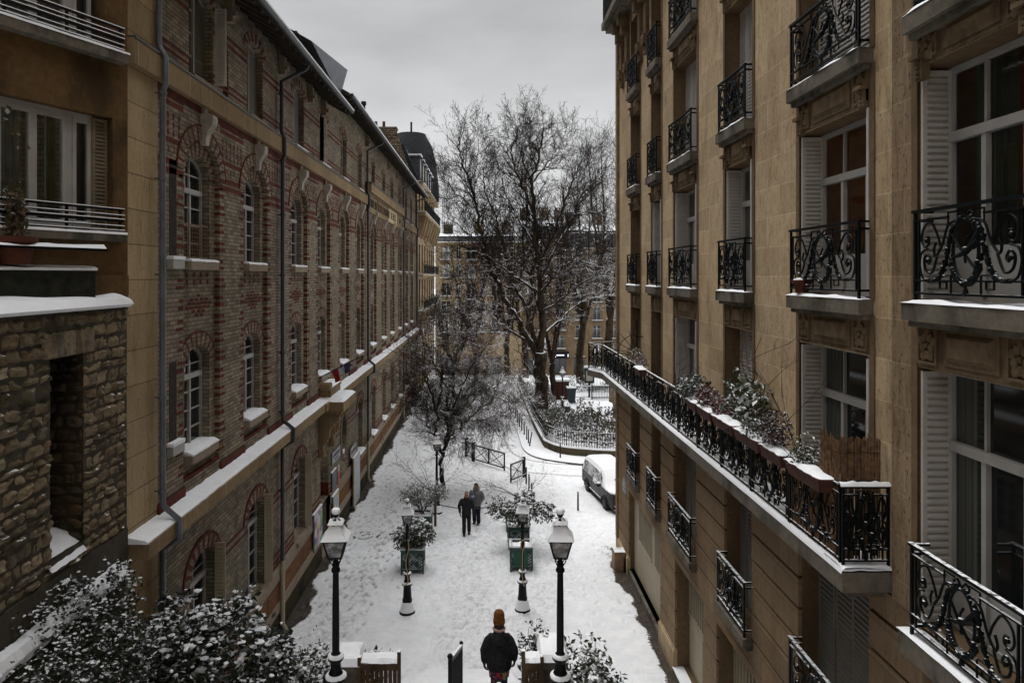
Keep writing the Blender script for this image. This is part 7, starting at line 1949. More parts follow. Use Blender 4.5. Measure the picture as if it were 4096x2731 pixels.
def shrub_bed():
    g_ = random.Random(77)
    def bed(label, zone, n, size, mat, hmax, seed):
        spots = []; g2_ = random.Random(seed)
        while len(spots) < n:
            x, y = g2_.uniform(*zone[:2]), g2_.uniform(*zone[2:]); j = int(np.argmin(np.hypot(WL[:,0]-x, WL[:,1]-y))); wx, wy = WL[j]; tx, ty = WL[min(j+1, len(WL)-1)]-WL[max(j-1, 0)]
            if (x-wx)*(-ty)+(y-wy)*tx < .45: continue
            if 5.6 < x < 13 and 49.6 < y < 60: continue
            hh = hmax*(.45+.75*noise.noise((x*.55, y*.55, seed)))*1.25
            if hh < .1: continue
            z = .3+hh*g2_.random()**.6
            for _ in range(3): spots.append((x+g2_.gauss(0,size*.5), y+g2_.gauss(0,size*.5), z+g2_.gauss(0,size*.4)))
        o = link('park_undergrowth', leaves_mesh('undergrowth', spots, size, mat, g2_, .4, .5)); o['kind'] = 'stuff'; o['label'] = label; o['category'] = 'undergrowth'
    bed('dense snow-speckled evergreen undergrowth behind the curved fence', (3.2, 14, 40.2, 50), 9000, .17, m_leaf('bed_leaf', (.014,.018,.009), (.05,.05,.028), (.36,.9)), 1.25, 3)
    bed('snowy ground-cover shrubs under the plane tree', (3.2, 7.0, 46, 62), 6500, .15, m_leaf('cover_leaf', (.03,.032,.022), (.065,.062,.04), (.45,.9)), 1.0, 4)
    bed('reddish-brown snow-dusted twigs along the fence', (5.0, 14, 40.3, 43.5), 2600, .12, m_leaf('twig_leaf', (.05,.022,.016), (.10,.05,.035), (.5,.9)), 1.2, 5)
    bed('low snowy planting at the back of the play court', (7.0, 12, 60.5, 63), 1500, .16, m_leaf('back_leaf', (.03,.035,.022), (.07,.075,.045), (.65,.95)), 1.3, 6)
shrub_bed()
def stem_plant(label, p, h, n, seed):
    g_ = random.Random(seed); t = thing('leafy_cane', label, 'plant', p); mb = MB(); sp_ = []
    for k in range(n):
        d = Vector((g_.gauss(0,.2), g_.gauss(0,.2), 1)); q = Vector((g_.gauss(0,.12), g_.gauss(0,.12), 0)); pts = [q.copy()]
        for s in range(7):
            d += Vector((g_.gauss(0,.09), g_.gauss(0,.09), 0)); q = q+d.normalized()*h/7*g_.uniform(.8,1.1); pts.append(q.copy())
            if s > 3: sp_ += [(q.x+g_.gauss(0,.07), q.y+g_.gauss(0,.07), q.z+g_.gauss(0,.1)) for _ in range(9)]
        mb.tube(pts, .012, 4)
    mb.build('stem', TW, t); link('foliage', leaves_mesh('foliage', sp_, .19, m_leaf('cane_leaf', (.03,.032,.012), (.075,.06,.025), (.25,.6)), g_, .3, -.7), t)
stem_plant('leafy cane plant behind the fence, nearest to the stone statue', (*gp(2462, 1760, .3)[:2], .3), 2.1, 6, 1); stem_plant('bushy cane plant in the middle of the snowy bed', (*gp(2380, 1740, .3)[:2], .3), 1.9, 9, 2); stem_plant('single tall thin cane before the play court', (*gp(2345, 1700, .3)[:2], .3), 2.0, 3, 3); stem_plant('cane plant leaning by the curved fence post', (*gp(2172, 1770, .3)[:2], .3), 1.5, 6, 4)
def place(name, label, cat, px, z=.3): p = gp(*px, z); return thing(name, label, cat, p)
t = place('wheelie_bin', 'dark blue-grey wheeled bin with snowy lid in the park', 'bin', (2285, 1610)); mb = MB(); mb.hexa([(-.26,-.28,.08),(.26,-.28,.08),(.26,.28,.08),(-.26,.28,.08),(-.36,-.36,1.15),(.36,-.36,1.15),(.36,.36,1.15),(-.36,.36,1.15)]); mb.build('tub', plain('bin_blue', (.022,.03,.042), .5), t)
mb = MB(); mb.box(-.4,.4,-.4,.4,1.15,1.22); mb.build('lid', plain('bin_lid', (.02,.025,.03), .5), t); mb = MB(); mb.box(-.39,.39,-.39,.39,1.221,1.29); mb.build('snow', M['snow'], t)
for sx in (-.27,.27): mb = MB(); mb.tube([(sx-.04,-.3,.1),(sx+.04,-.3,.1)], .1, 10); mb.build('wheel', M['ironplain'], t)
t = place('garden_shed', 'red-brown wooden hut with snow roof behind the grey bin', 'hut', (2252, 1600)); mb = MB(); mb.box(-.55,.55,.3,1.4,0,1.45); mb.build('wall', plain('shed_red', (.065,.022,.013), .8, .3, 3), t); mb = MB(); mb.box(-.62,.62,.22,1.5,1.45,1.52,0); mb.box(-.61,.61,.23,1.49,1.52,1.66,1); mb.build('roof', [M['wood'], M['snow']], t); mb = MB(); mb.box(-.4,.1,.28,.3,.05,1.35); mb.build('door', plain('shed_door', (.07,.02,.012), .8), t)
t = place('park_bench', 'park bench with snow on the seat beside the distant lamp', 'bench', (2265, 1640)); 
mb = MB()
for k in range(3): mb.box(-.25+k*.17,-.12+k*.17,-1.0,1.0,.42,.46)
mb.build('seat', M['wood'], t); mb = MB(); mb.box(-.26,.24,-1.0,1.0,.465,.55); mb.build('snow', M['snow'], t)
for y in (-.8,.8): mb = MB(); mb.box(-.22,.2,y-.04,y+.04,0,.42); mb.build('leg', M['ironplain'], t)
mb = MB(); mb.box(-.34,-.3,-1,1,.6,.9); mb.build('backrest', M['wood'], t)
t = place('information_board', 'white park notice in a dark frame topped with snow by the gate', 'notice board', (2357, 1588)); mb = MB(); mb.box(-.08,.08,-.05,.05,0,1.5); mb.build('post', M['ironplain'], t); mb = MB(); mb.box(-.42,.42,-.08,.08,1.2,2.5); mb.build('frame', plain('board_green', (.02,.03,.025), .5), t); mb = MB(); mb.box(-.27,.27,-.1,-.08,1.4,2.25); mb.build('panel', plain('paper', (.42,.38,.32), .6), t); mb = MB(); mb.box(-.44,.44,-.1,.1,2.5,2.68); mb.build('snow', M['snow'], t)
def court_fence(label, x0, x1, px, h, mesh):
    t = thing('court_fence', label, 'fence', (gp(*px, .3)[0], gp(*px, .3)[1], .3)); W_ = x1-x0; mb = MB(); mb.box(0,W_,-.02,.02,h-.05,h); mb.box(0,W_,-.02,.02,.12,.16); n = max(2, int(W_/1.6)); s = MB(); s.box(0,W_,-.03,.03,h+.001,h+.06)
    for k in range(n+1): mb.box(W_*k/n-.04,W_*k/n+.04,-.04,.04,0,h+.08)
    x = 0
    while x < W_:
        if mesh: mb.bar((x,0,.16), (min(W_, x+h-.2),0,h-.05-max(0, x+h-.2-W_)), .014); mb.bar((x,0,h-.05), (min(W_, x+h-.2),0,.16+max(0, x+h-.2-W_)), .014)
        else: mb.box(x-.012,x+.012,-.012,.012,.16,h-.05)
        x += .13
    mb.build('railing', plain('fence_green', (.012,.022,.02), .5) if mesh else M['ironplain'], t); s.build('snow', M['snow'], t)
court_fence('low green mesh fence at the back of the snowy play court', 0, 3.0, (2296, 1595), 1.05, True); court_fence('black barred fence section right of the park notice', 0, 5.0, (2368, 1598), 1.15, False); court_fence('farther black barred fence with snow on its rail above the play court', 0, 6.0, (2368, 1560), 1.25, False)
def statue():
    t = place('statue', 'weathered cloaked stone statue with snow on its back, half behind the building corner', 'statue', (2468, 1705), .3); st = m_stain('statue_stone', (.30,.24,.16), (.16,.12,.08), 3, .7)
    mb = MB(); rings = [(.0,.35,.26),(.3,.30,.24),(.8,.27,.22),(1.1,.32,.25),(1.2,.50,.33),(1.6,.48,.33),(2.1,.44,.31),(2.45,.36,.27),(2.6,.18,.17),(2.7,.13,.14),(2.85,.17,.18),(3.0,.15,.17),(3.1,.06,.07)]
    b = len(mb.v); n = 18
    for z, rx, ry in rings:
        for j in range(n):
            a = 6.283*j/n; f = 1+(.12*math.cos(a*6) if 1.1 < z < 2.3 else .05*math.cos(a*5)); mb.v.append((rx*f*math.cos(a), ry*f*math.sin(a), z+.5))
    for i in range(len(rings)-1):
        for j in range(n): mb.f.append((b+i*n+j, b+i*n+(j+1)%n, b+(i+1)*n+(j+1)%n, b+(i+1)*n+j)); mb.m.append(0)
    mb.build('figure', plain('statue_figure', (.26,.21,.14), .9, .3, 3, snow=(.38,.62,3)), t, 60)
    mb = MB(); mb.box(-.75,.75,-.7,.7,-.3,.5,0); mb.box(-.8,.8,-.75,.75,.5,.62,1); mb.build('plinth', [st, M['snow']], t)
statue()

# ================================================================= bollards, gates, rope, bicycle
def make_bollard():
    t = thing('bollard', '', 'bollard', (0,0,0)); mb = MB(); mb.lathe([(.05,-.05),(.042,.06),(.036,.72),(.044,.73),(.044,.755),(.024,.765),(.022,.785),(.04,.80),(.048,.84),(.036,.88),(.004,.895)], 10); mb.build('post', M['ironplain'], t, 40)
    mb = MB(); mb.lathe([(.045,.855),(.035,.89),(.015,.91),(.002,.912)], 8); mb.build('snow', M['snow'], t, 60); return t
b0 = make_bollard()
KB = [(2045,1641),(2053,1658),(2061,1679),(2070,1697),(2078,1714),(2087,1730),(2097,1746),(2107,1765),(2114,1780)]
pos = [(gp(*p), .135, 0, 'black bollards along the park kerb', ['kerb bollard farthest up the road, beside the bend of the railing']+['one of the identical black bollards in the row along the park kerb']*7+['last upright bollard of the kerb row, touching the leaning one']) for p in KB]
pos = [(a, b, c, d, e[i]) for i, (a, b, c, d, e) in enumerate(pos)]
pos += [(gp(2118, 1792), .135, .17, None, 'leaning bollard at the end of the kerb row'), (gp(2241, 1838), .135, 0, None, 'lone bollard on the curved pavement in front of the park railing'),
        (gp(2105, 1935), 0, 0, None, 'bollard touching the short gate, first of the plaza row'), (gp(2116, 1966), 0, 0, None, 'second bollard of the plaza row counted from the short gate'), (gp(2127, 2004), 0, 0, None, 'third bollard of the plaza row, before the last one'), (gp(2136, 2044), 0, 0, None, 'last bollard of the plaza row, next to the planters'),
        (gp(2312, 2043), 0, 0, None, 'single bollard alone on the plaza in front of the parked van'), (gp(2476, 2043), 0, 0, None, 'bollard at the building corner before the van headlamp')]
for i, (p, z, lean, grp, l) in enumerate(pos):
    o = b0 if i == 0 else copy_tree(b0, (0,0,0), 0)
    o.location = (p.x, p.y, z); o.rotation_euler = (0, lean, 0); o['label'] = l; o['group'] = grp or 'black street bollards'
def gate(label, a, b, post_at, h=.98):
    a, b = Vector(a), Vector(b); t = thing('barrier_gate', label, 'gate', a); d = b-a; L = d.length; t.rotation_euler.z = math.atan2(d.y, d.x); mb = MB(); ir = M['iron']
    for z in (.14, h-.05): mb.box(0, L, -.03, .03, z, z+.07)
    for x in (0, L/2-.03, L-.06) if L > 1.6 else (0, L-.06): mb.box(x, x+.06, -.03, .03, .0 if x in (0, L-.06) else .2, h+.02)
    if L > 1.6:
        for x0, x1 in ((.06, L/2-.03), (L/2+.03, L-.06)): mb.bar((x0,0,.2), (x1,0,h-.05), .03); mb.bar((x0,0,h-.05), (x1,0,.2), .03)
    else: mb.bar((.06,0,.2), (L-.06,0,h-.05), .03); mb.bar((.06,0,h-.05), (L-.06,0,.2), .03)
    mb.build('frame', ir, t); m2 = MB(); x = .1
    while x < L-.08: m2.box(x-.003,x+.003,-.003,.003,.2,h-.05); x += .075
    z = .26
    while z < h-.08: m2.box(.06,L-.06,-.003,.003,z-.003,z+.003); z += .11
    m2.build('wire_mesh', M['ironplain'], t); s = MB(); s.box(0, L, -.03, .03, h+.021, h+.05); s.build('snow', M['snow'], t)
    for x in post_at: p = MB(); p.box(x-.06, x+.06, -.06, .06, -.05, h+.14); p.build('post', ir, t)
g0, g1 = gp(1894, 1846), gp(2019, 1884); gate('long black swing barrier gate closing half of the road', g0, g1, (0,))
gate('short black barrier gate leaf standing open beside the bollard row', gp(2042, 1933), gp(2096, 1910), [(gp(2042, 1933)-gp(2096, 1910)).length])
gate('small fixed fence panel left of the long barrier gate', gp(1864, 1826), gp(1889, 1843), (0,))
def side_rail():
    p = [gp(1866, 1822), gp(1870, 1760), gp(1873, 1712), gp(1880, 1660)]; t = thing('side_railing', 'thin black guard rail along the pavement edge up the road', 'railing', p[0]); mb = MB()
    for a, b in zip(p[:-1], p[1:]):
        for z in (.5, .95): mb.bar(a-p[0]+Vector((0,0,z)), b-p[0]+Vector((0,0,z)), .035)
        mb.box((a-p[0]).x-.03, (a-p[0]).x+.03, (a-p[0]).y-.03, (a-p[0]).y+.03, 0, .98)
    mb.build('rails', M['iron'], t)
side_rail()
def bicycle():
    c = gp(1856, 1822); t = thing('bicycle', 'small dark bicycle leaning on the fence panel by the long gate', 'bicycle', c, math.radians(70)); ir = plain('bike_teal', (.02,.045,.05), .5)
    for x in (-.5, .5):
        w = MB(); w.tube([(x+.33*math.cos(a), 0, .33+.33*math.sin(a)) for a in np.linspace(0, 6.283, 21)[:-1]], .02, 5, 0, False, True)
        for k in range(8): a = k*.785; w.bar((x,0,.33), (x+.32*math.cos(a),0,.33+.32*math.sin(a)), .004)
        w.build('wheel', M['ironplain'], t, 60)
    f = MB()
    for a, b in (((-.5,0,.33),(-.05,0,.3)),((-.05,0,.3),(-.18,0,.8)),((-.5,0,.33),(-.15,0,.7)),((-.05,0,.3),(.36,0,.75)),((-.16,0,.72),(.36,0,.8)),((.5,0,.33),(.33,0,.9))): f.tube([a, b], .016, 6)
    f.build('frame', ir, t); f = MB(); f.hexa([(-.32,-.07,.82),(-.06,-.03,.83),(-.06,.03,.83),(-.32,.07,.82),(-.32,-.07,.87),(-.06,-.03,.86),(-.06,.03,.86),(-.32,.07,.87)]); f.build('saddle', M['iron'], t); f = MB(); f.tube([(.25,-.28,.98),(.33,-.1,.93),(.33,.1,.93),(.25,.28,.98)], .014, 6); f.build('handlebar', M['ironplain'], t)
bicycle()
ra, rb = Vector((-2.16, 28.95, .98)), Vector((1.0, 28.25, 1.3))
t = thing('rope', 'sagging dark rope with an orange tag strung between the planters across the walk', 'rope', ra); mb = MB(); pts = []
for i in range(25): u = i/24; q = ra.lerp(rb, u)-ra; q.z -= .42*4*u*(1-u)*.62; pts.append(q)
mb.tube(pts, .018, 6); mb.build('cord', plain('dark_rope', (.03,.03,.032), .8), t, 60); mb = MB(); q = pts[10]; mb.ball((q.x, q.y, q.z), (.045,.03,.05), 0, 8, 6); mb.build('tag', plain('orange_tag', (.45,.09,.01), .6), t)
t = thing('wooden_stake', 'brown wooden stake holding the rope beside the rear left planter', 'stake', (-2.16, 28.95, 0)); mb = MB(); mb.lathe([(.055,-.05),(.05,1.25),(.03,1.3)], 8); mb.build('post', plain('stake_brown', (.09,.04,.022), .9), t, 40); mb = MB(); mb.lathe([(.05,1.28),(.03,1.34)], 8); mb.build('snow', M['snow'], t)
def tree_grate():
    p = gp(1455, 2142); t = thing('manhole_cover', 'round dark manhole cover showing through the snow by the school', 'manhole cover', (p.x, p.y, .0)); mb = MB()
    mb.lathe([(.42,.0),(.42,.022),(.36,.024),(.36,.016),(.30,.016)], 28); mb.build('rim', plain('wet_iron', (.02,.018,.016), .35, .4, 6), t, 30); mb = MB(); mb.lathe([(.355,.012),(.34,.02),(.02,.03)], 24); mb.build('lid', plain('iron_slush', (.05,.05,.05), .6, .5, 5, snow=(.9,1.15,9)), t)
    b = MB(); b.bar((.55,-.2,.03), (.72,.2,.03), .035, .02); b.build('bar', M['ironplain'], t)
tree_grate()

# ================================================================= stair piers, fences, handrail, small lamp box
def pier(label, x0, x1, y0, y1, z0, z1):
    t = thing('stair_pier', label, 'stone pier', ((x0+x1)/2, (y0+y1)/2, z0)); a, b, h = (x1-x0)/2, (y1-y0)/2, z1-z0; mb = MB(); mb.box(-a,a,-b,b,0,h-.12); mb.box(-a-.04,a+.04,-b-.04,b+.04,h-.12,h); mb.build('masonry', M['slab'], t); s = MB(); n = 10
    for i in range(n):
        for k in range(n):
            def Q(i, k):
                u, v = i/n*2-1, k/n*2-1; e = min(1, (1-max(abs(u), abs(v)))*3.2); return (u*(a+.06), v*(b+.06), h+.015+(.12+.05*noise.noise((u*1.5+x0, v*1.5, 1)))*e**.5)
            s.quad(Q(i,k), Q(i+1,k), Q(i+1,k+1), Q(i,k+1))
    s.build('snow', M['snow'], t, 80)
pier('snow-heaped stone pier carrying the near left lamp', -2.72, -2.0, 10.4, 11.25, 1.5, 3.34); pier('snow-heaped stone pier carrying the near right lamp', .82, 1.55, 10.4, 11.25, 1.5, 3.34)
pier('square snow-capped pier beside the left wooden fence', -2.78, -2.36, 12.45, 13.1, 1.2, 3.5); pier('square snow-capped pier beside the right wooden fence', 1.0, 1.42, 12.2, 13.0, 1.2, 3.72)
def wood_fence(label, x0, x1, y, z0, zt, hi_left):
    t = thing('wooden_fence', label, 'fence', (x0, y, z0)); L = x1-x0; h = zt-z0; mb = MB(); n = int(L/.09)
    for k in range(n): mb.box(.06+(L-.12)*k/n, .06+(L-.12)*(k+.86)/n, -.012, .012, .05, h-.1)
    mb.build('boards', M['wood'], t); r = MB(); r.box(.05, L-.05, -.035, .035, h-.12, h); r.box(.05, L-.05, .012, .045, .3, .38); r.build('rail', M['wood'], t)
    for k, x in enumerate((0, L-.06)):
        p = MB(); tall = h+(.22 if (k == 0) == hi_left else .12); p.box(x, x+.06, -.045, .045, 0, tall); p.build('post', M['wood'], t)
    s = MB(); m = 14
    for i in range(m):
        for k in range(4):
            f = lambda i, k: (.06+(L-.12)*i/m, -.045+.3*k/4, h+.0+(.015 if k == 0 else .06)+.02*noise.noise((i*.5, k, y))+.0); s.quad(f(i,k), f(i+1,k), f(i+1,k+1), f(i,k+1))
    s.build('snow', M['snow'], t, 70)
wood_fence('weathered board fence left of the stairs, snow along its top rail', -2.34, -1.56, 12.45, 1.6, 3.56, False); wood_fence('weathered board fence right of the stairs beside the walking woman', .63, 1.02, 12.15, 1.6, 3.74, True)
def handrail():
    t = thing('handrail', 'black iron handrail with bars in the middle of the snowy stairs', 'handrail', (-.53, 14.5, STZ(14.5))); mb = MB(); a = Vector((0,0,1.0)); b = Vector((-.01,-4.3,1.0+4.3*.49))
    mb.bar(a, b, .06, .045); mb.bar(a-Vector((0,0,.8)), b-Vector((0,0,.8)), .035); mb.build('rail', M['iron'], t); v = MB()
    for k in range(1, 30): q = a.lerp(b, k/30); v.tube([q-Vector((0,0,.8)), q], .011, 6)
    v.build('bars', M['ironplain'], t)
    for q in (a, b): p = MB(); p.box(q.x-.03, q.x+.03, q.y-.03, q.y+.03, q.z-1.05, q.z+.04); p.ball((q.x, q.y, q.z+.07), .045, 0, 8, 6); p.build('post', M['ironplain'], t)
    s = MB(); s.bar(a+Vector((0,0,.033)), b+Vector((0,0,.033)), .05, .02); s.build('snow', M['snow'], t)
handrail()
t = thing('floodlight', 'small black floodlight box with snow on top behind the left wooden fence', 'floodlight', (-2.28, 14.0, 2.0)); mb = MB(); mb.box(-.015,.015,-.015,.015,0,.66); mb.build('post', M['ironplain'], t); mb = MB(); mb.box(-.11,.08,-.06,.06,.62,.86); mb.box(-.1,.07,-.08,-.06,.64,.84); mb.build('housing', M['ironplain'], t); mb = MB(); mb.box(-.115,.085,-.065,.065,.86,.9); mb.build('snow', M['snow'], t)

# ================================================================= parked van
def van():
    f0 = gp(2420, 2035); r0 = gp(2350, 1963); d = (f0-r0).normalized(); mid = (f0+r0)/2
    t = thing('parked_van', 'dark grey passenger van under thick snow, parked past the building corner', 'van', (0,0,0)); side = Vector((-d.y, d.x, 0))     # +x forward, +y to the van's left
    # the wheels named above are those of the van's right side, which faces the plaza
    c = mid+side*.80; t.location = c; t.scale = (.88, .88, .84); t.rotation_euler.z = math.atan2(d.y, d.x)
    body = plain('van_grey', (.011,.0115,.0125), .42, .15, 3, .3, 0, snow=(.95,1.1,8)); th = NT('snow_dusted_glass'); nz = th.noise(th.obj(), 9, 5, .7); n2 = th.noise(th.obj(), 1.6, 3); th = th.fin(th.mix(th.ramp(th.math('ADD', nz, th.math('MULTIPLY', n2, .8)), .72, .98), (.02,.022,.024), (.62,.63,.65)), .6); trim = M['ironplain']; xs = [-2.42,-2.36,-2.1,-1.2,-.2,.65,1.0,1.45,1.9,2.2,2.40,2.46]
    def ring(x):
        w = .97*(1-.06*max(0, (x-1.7)/.75)**2*2.2); belt = 1.12 if x < .9 else 1.12-.02*(x-.9); zb = .30 if x < 2.1 else .26
        w *= (.97 if x < -2.38 else 1)
        return [(x, s*w*k, z) for s in (-1,) for k, z in ((.90, zb),(.985, .42),(1.0, .72),(.985, belt))]+[(x, w*k, z) for k, z in ((.985, belt),(1.0, .72),(.985, .42),(.90, zb))]
    mb = MB(); R_ = [ring(x) for x in xs]; n = len(R_[0])
    for a, b in zip(R_[:-1], R_[1:]):
        for j in range(n):
            k = (j+1) % n; mb.quad(a[j], a[k], b[k], b[j])
    mb.poly(R_[0][::-1]); mb.poly(R_[-1]); mb.build('body', body, t, 40)
    # snow hides roof, windows, windscreen and bonnet
    st = [(-2.44,1.12,.90,1.5),(-2.40,1.12,.93,1.84),(-2.2,1.12,.95,1.93),(-1.2,1.12,.95,1.97),(.0,1.12,.95,1.95),(.55,1.12,.95,1.88),(.95,1.12,.95,1.66),(1.35,1.12,.955,1.38),(1.62,1.11,.955,1.24),(2.0,1.09,.90,1.18),(2.28,1.02,.78,1.10),(2.40,.98,.62,1.0)]
    s = MB(); m = 14; rows = []
    for x, z0, w, z1 in st:
        row = []
        for j in range(m+1):
            u = -1+2*j/m; cab = z1 > 1.45; top = w*(.80 if cab else .96); au = abs(u)
            if au > .62: q = (au-.62)/.38; y = top+(w*.99-top)*q**.7; z = z1-.07-(z1-.07-z0)*q**1.1
            else: y = top*(au/.62)*1.0; z = z1-.07*(au/.62)**4
            row.append((x, math.copysign(y, u), z+.012*noise.noise((x*2.5, u*3, 2))))
        rows.append(row)
    for a, b in zip(rows[:-1], rows[1:]):
        for j in range(m): s.quad(a[j], a[j+1], b[j+1], b[j], 1 if (j in (0,1,m-2,m-1) and -2.3 < (a[j][0]+b[j][0])/2 < 1.0) else 0)
    s.poly(rows[0][::-1]); s.poly(rows[-1]); s.build('snow', [M['snow'], th], t, 80)
    for (a, b) in (((.78,-.90,1.62),(1.02,-.945,1.30)),):       # swept gap along the front pillar and bare patches under the windows
        g_ = MB(); g_.tube([(.62,-.83,1.80),(.82,-.885,1.60),(1.0,-.935,1.36)], [.012,.03,.012], 6); g_.build('window_gap', M['glass'], t, 60)
    for x, zz in ((.1,.95),(-.15,.98)): g_ = MB(); g_.hexa([(x-.1,-1.0,zz),(x+.06,-1.0,zz),(x+.06,-.95,zz),(x-.1,-.95,zz),(x-.12,-.985,1.16),(x+.1,-.985,1.16),(x+.1,-.93,1.16),(x-.12,-.93,1.16)]); g_.build('snow', M['snow'], t)
    for x in (-1.42, 1.58):
        for sgn in (-1, 1):
            w = MB(); y0, y1 = sorted((sgn*.98, sgn*.76)); w.tube([(x,y0,.33),(x,y1,.33)], .335, 22); wl = w.build('wheel', plain('tyre', (.014,.014,.014), .8), t, 40)
            r = MB(); ys = sgn*.985; r.tube([(x,ys-.01*sgn,.33),(x,ys,.33)], .24, 18)
            for k in range(10): a = k*.628; r.bar((x+.05*math.cos(a),ys+.008*sgn,.33+.05*math.sin(a)), (x+.22*math.cos(a),ys+.008*sgn,.33+.22*math.sin(a)), .035, .014, 1)
            r.build('rim', [M['ironplain'], M['zinc']], wl, 40)
            a_ = MB(); ys = sgn*.985; a_.tube([(x+.41*math.cos(q),ys,.35+.41*math.sin(q)) for q in np.linspace(-.2, 3.34, 14)], .028, 6); a_.build('wheel_arch', trim, t, 60)
    for x in (-2.05,-.62,.70): g_ = MB(); g_.box(x-.006,x+.006,-.9785 if False else -.975,-.968,.45,1.1); g_.build('door_seam', trim, t)
    g_ = MB(); g_.box(-1.0,1.1,-.985,-.93,.34,.42,0); g_.box(-.9,1.0,-.99,-.94,.42,.445,1); g_.build('sill_trim', [trim, M['snow']], t)
    for x in (-.55,.52): g_ = MB(); g_.box(x-.1,x+.1,-.995,-.97,.93,.965); g_.build('handle', body, t)
    m_ = MB(); m_.ball((.98,-1.10,1.18), (.10,.12,.12), 0, 10, 7); m_.box(.94,1.02,-1.02,-.93,1.10,1.15, 0); mr = m_.build('mirror', trim, t, 60); m_ = MB(); m_.ball((.98,-1.10,1.27), (.10,.12,.07), 0, 10, 6); m_.build('snow', M['snow'], mr, 60)
    for sgn in (-1, 1):
        h = MB(); h.hexa([(2.22,sgn*.93,.80),(2.44,sgn*.62,.78),(2.42,sgn*.55,.80),(2.2,sgn*.80,.82),(2.18,sgn*.925,.98),(2.40,sgn*.60,.93),(2.36,sgn*.55,.95),(2.14,sgn*.80,1.0)]); h.build('headlight', plain('headlamp_glass', (.16,.17,.18), .15, .5, 9, snow=(.55,.85,9)), t)
        h = MB(); h.tube([(2.44,sgn*.70,.46),(2.475,sgn*.69,.46)], .055, 12); h.build('fog_lamp', plain('fog_glass', (.4,.41,.42), .2), t, 40)
    gr = MB(); gr.box(2.40,2.475,-.6,.6,.40,.76,0)
    for k in range(5): gr.box(2.475,2.485,-.5,.5,.46+k*.06,.475+k*.06,1)
    gr.box(2.44,2.50,-.8,.8,.30,.38,0); gr.box(2.475,2.49,-.26,.26,.33,.36,1); gr.build('grille', [trim, plain('frosted_bar', (.30,.31,.32), .5)], t)
    sp2 = MB(); sp2.box(2.44,2.51,-.75,.75,.24,.275); sp2.build('snow', M['snow'], t)
    for a, b in (((1.25,-.3,1.47),(1.05,.15,1.66)),): w = MB(); w.bar(a, b, .03, .03); w.build('wiper', trim, t)
    an = MB(); an.tube([(.3,.2,1.95),(.18,.2,2.14)], .01, 6); an.build('aerial', trim, t)
    ta = MB(); ta.box(-2.46,-2.42,-.93,-.80,.9,1.35); ta.build('tail_light', plain('tail_red', (.12,.01,.01), .3), t)
van()

# ================================================================= people
def solid(name, mb, mats, parent, voxel, loc=None, smooth_it=4):
    """fuse overlapping lofts into one continuous skin"""
    me = mb.build('raw', mats, hold=True); o = bpy.data.objects.new('raw', me); C.objects.link(o)
    r = o.modifiers.new('r', 'REMESH'); r.mode = 'VOXEL'; r.voxel_size = voxel; s = o.modifiers.new('s', 'SMOOTH'); s.iterations = smooth_it; s.factor = .5
    m2 = bpy.data.meshes.new_from_object(o.evaluated_get(bpy.context.evaluated_depsgraph_get())); bpy.data.objects.remove(o); bpy.data.meshes.remove(me)
    m2.name = name; m2.materials.clear(); m2.materials.append(mats); m2.polygons.foreach_set('use_smooth', [True]*len(m2.polygons))
    return link(name, m2, parent, loc)
def loft(mb, rings, n=14):                # rings (x, y, z, rx, ry)
    b = len(mb.v)
    for x, y, z, rx, ry in rings:
        for j in range(n): a = 6.283185*j/n; mb.v.append((x+rx*math.cos(a), y+ry*math.sin(a), z))
    for i in range(len(rings)-1):
        for j in range(n): k = (j+1) % n; mb.f.append((b+i*n+j, b+i*n+k, b+(i+1)*n+k, b+(i+1)*n+j)); mb.m.append(0)
    mb.f.append(tuple(b+j for j in reversed(range(n)))); mb.m.append(0); mb.f.append(tuple(b+(len(rings)-1)*n+j for j in range(n))); mb.m.append(0)
def limbt(mb, pts, rad, n=12):
    mb.tube(pts, rad, n)
    for p, r in zip(pts, rad): mb.ball(tuple(p), r, 0, 10, 8)
def hand(mb, wrist, d, palm_n, s=1.0, curl=.5, r=1.0, thumb_side=1):
    """palm, four unequal bent fingers and a thumb set on the side of the palm"""
    w = Vector(wrist); d = Vector(d).normalized(); nrm = Vector(palm_n); nrm = (nrm-d*nrm.dot(d)).normalized(); sd = d.cross(nrm)*thumb_side
    for k in range(4):
        o = (k-1.5)*.019*s; a = w+sd*o*.7; b = w+d*.085*s+sd*o; mb.tube([a, b], [.013*r, .012*r], 8); mb.ball(tuple(b), .0115*r, 0, 8, 6)
        q = b; e = d.copy(); L = (.032,.036,.034,.026)[k]*s
        for j in range(3):
            e = (e*math.cos(curl*.75)+nrm*math.sin(curl*.75)).normalized(); q2 = q+e*L*(1-.18*j); mb.tube([q, q2], [.0095*r, .0085*r], 8); mb.ball(tuple(q2), .0085*r, 0, 8, 6); q = q2
    mb.tube([w+sd*.02, w+d*.035*s+sd*.045*s, w+d*.065*s+sd*.052*s+nrm*.012, w+d*.085*s+sd*.045*s+nrm*.022], [.012*r,.0115*r,.010*r,.008*r], 8)
M['black_cloth'] = plain('black_cloth', (.010,.010,.011), .85, .3, 14)
SKIN = plain('skin', (.30,.155,.10), .55, .06, 12)
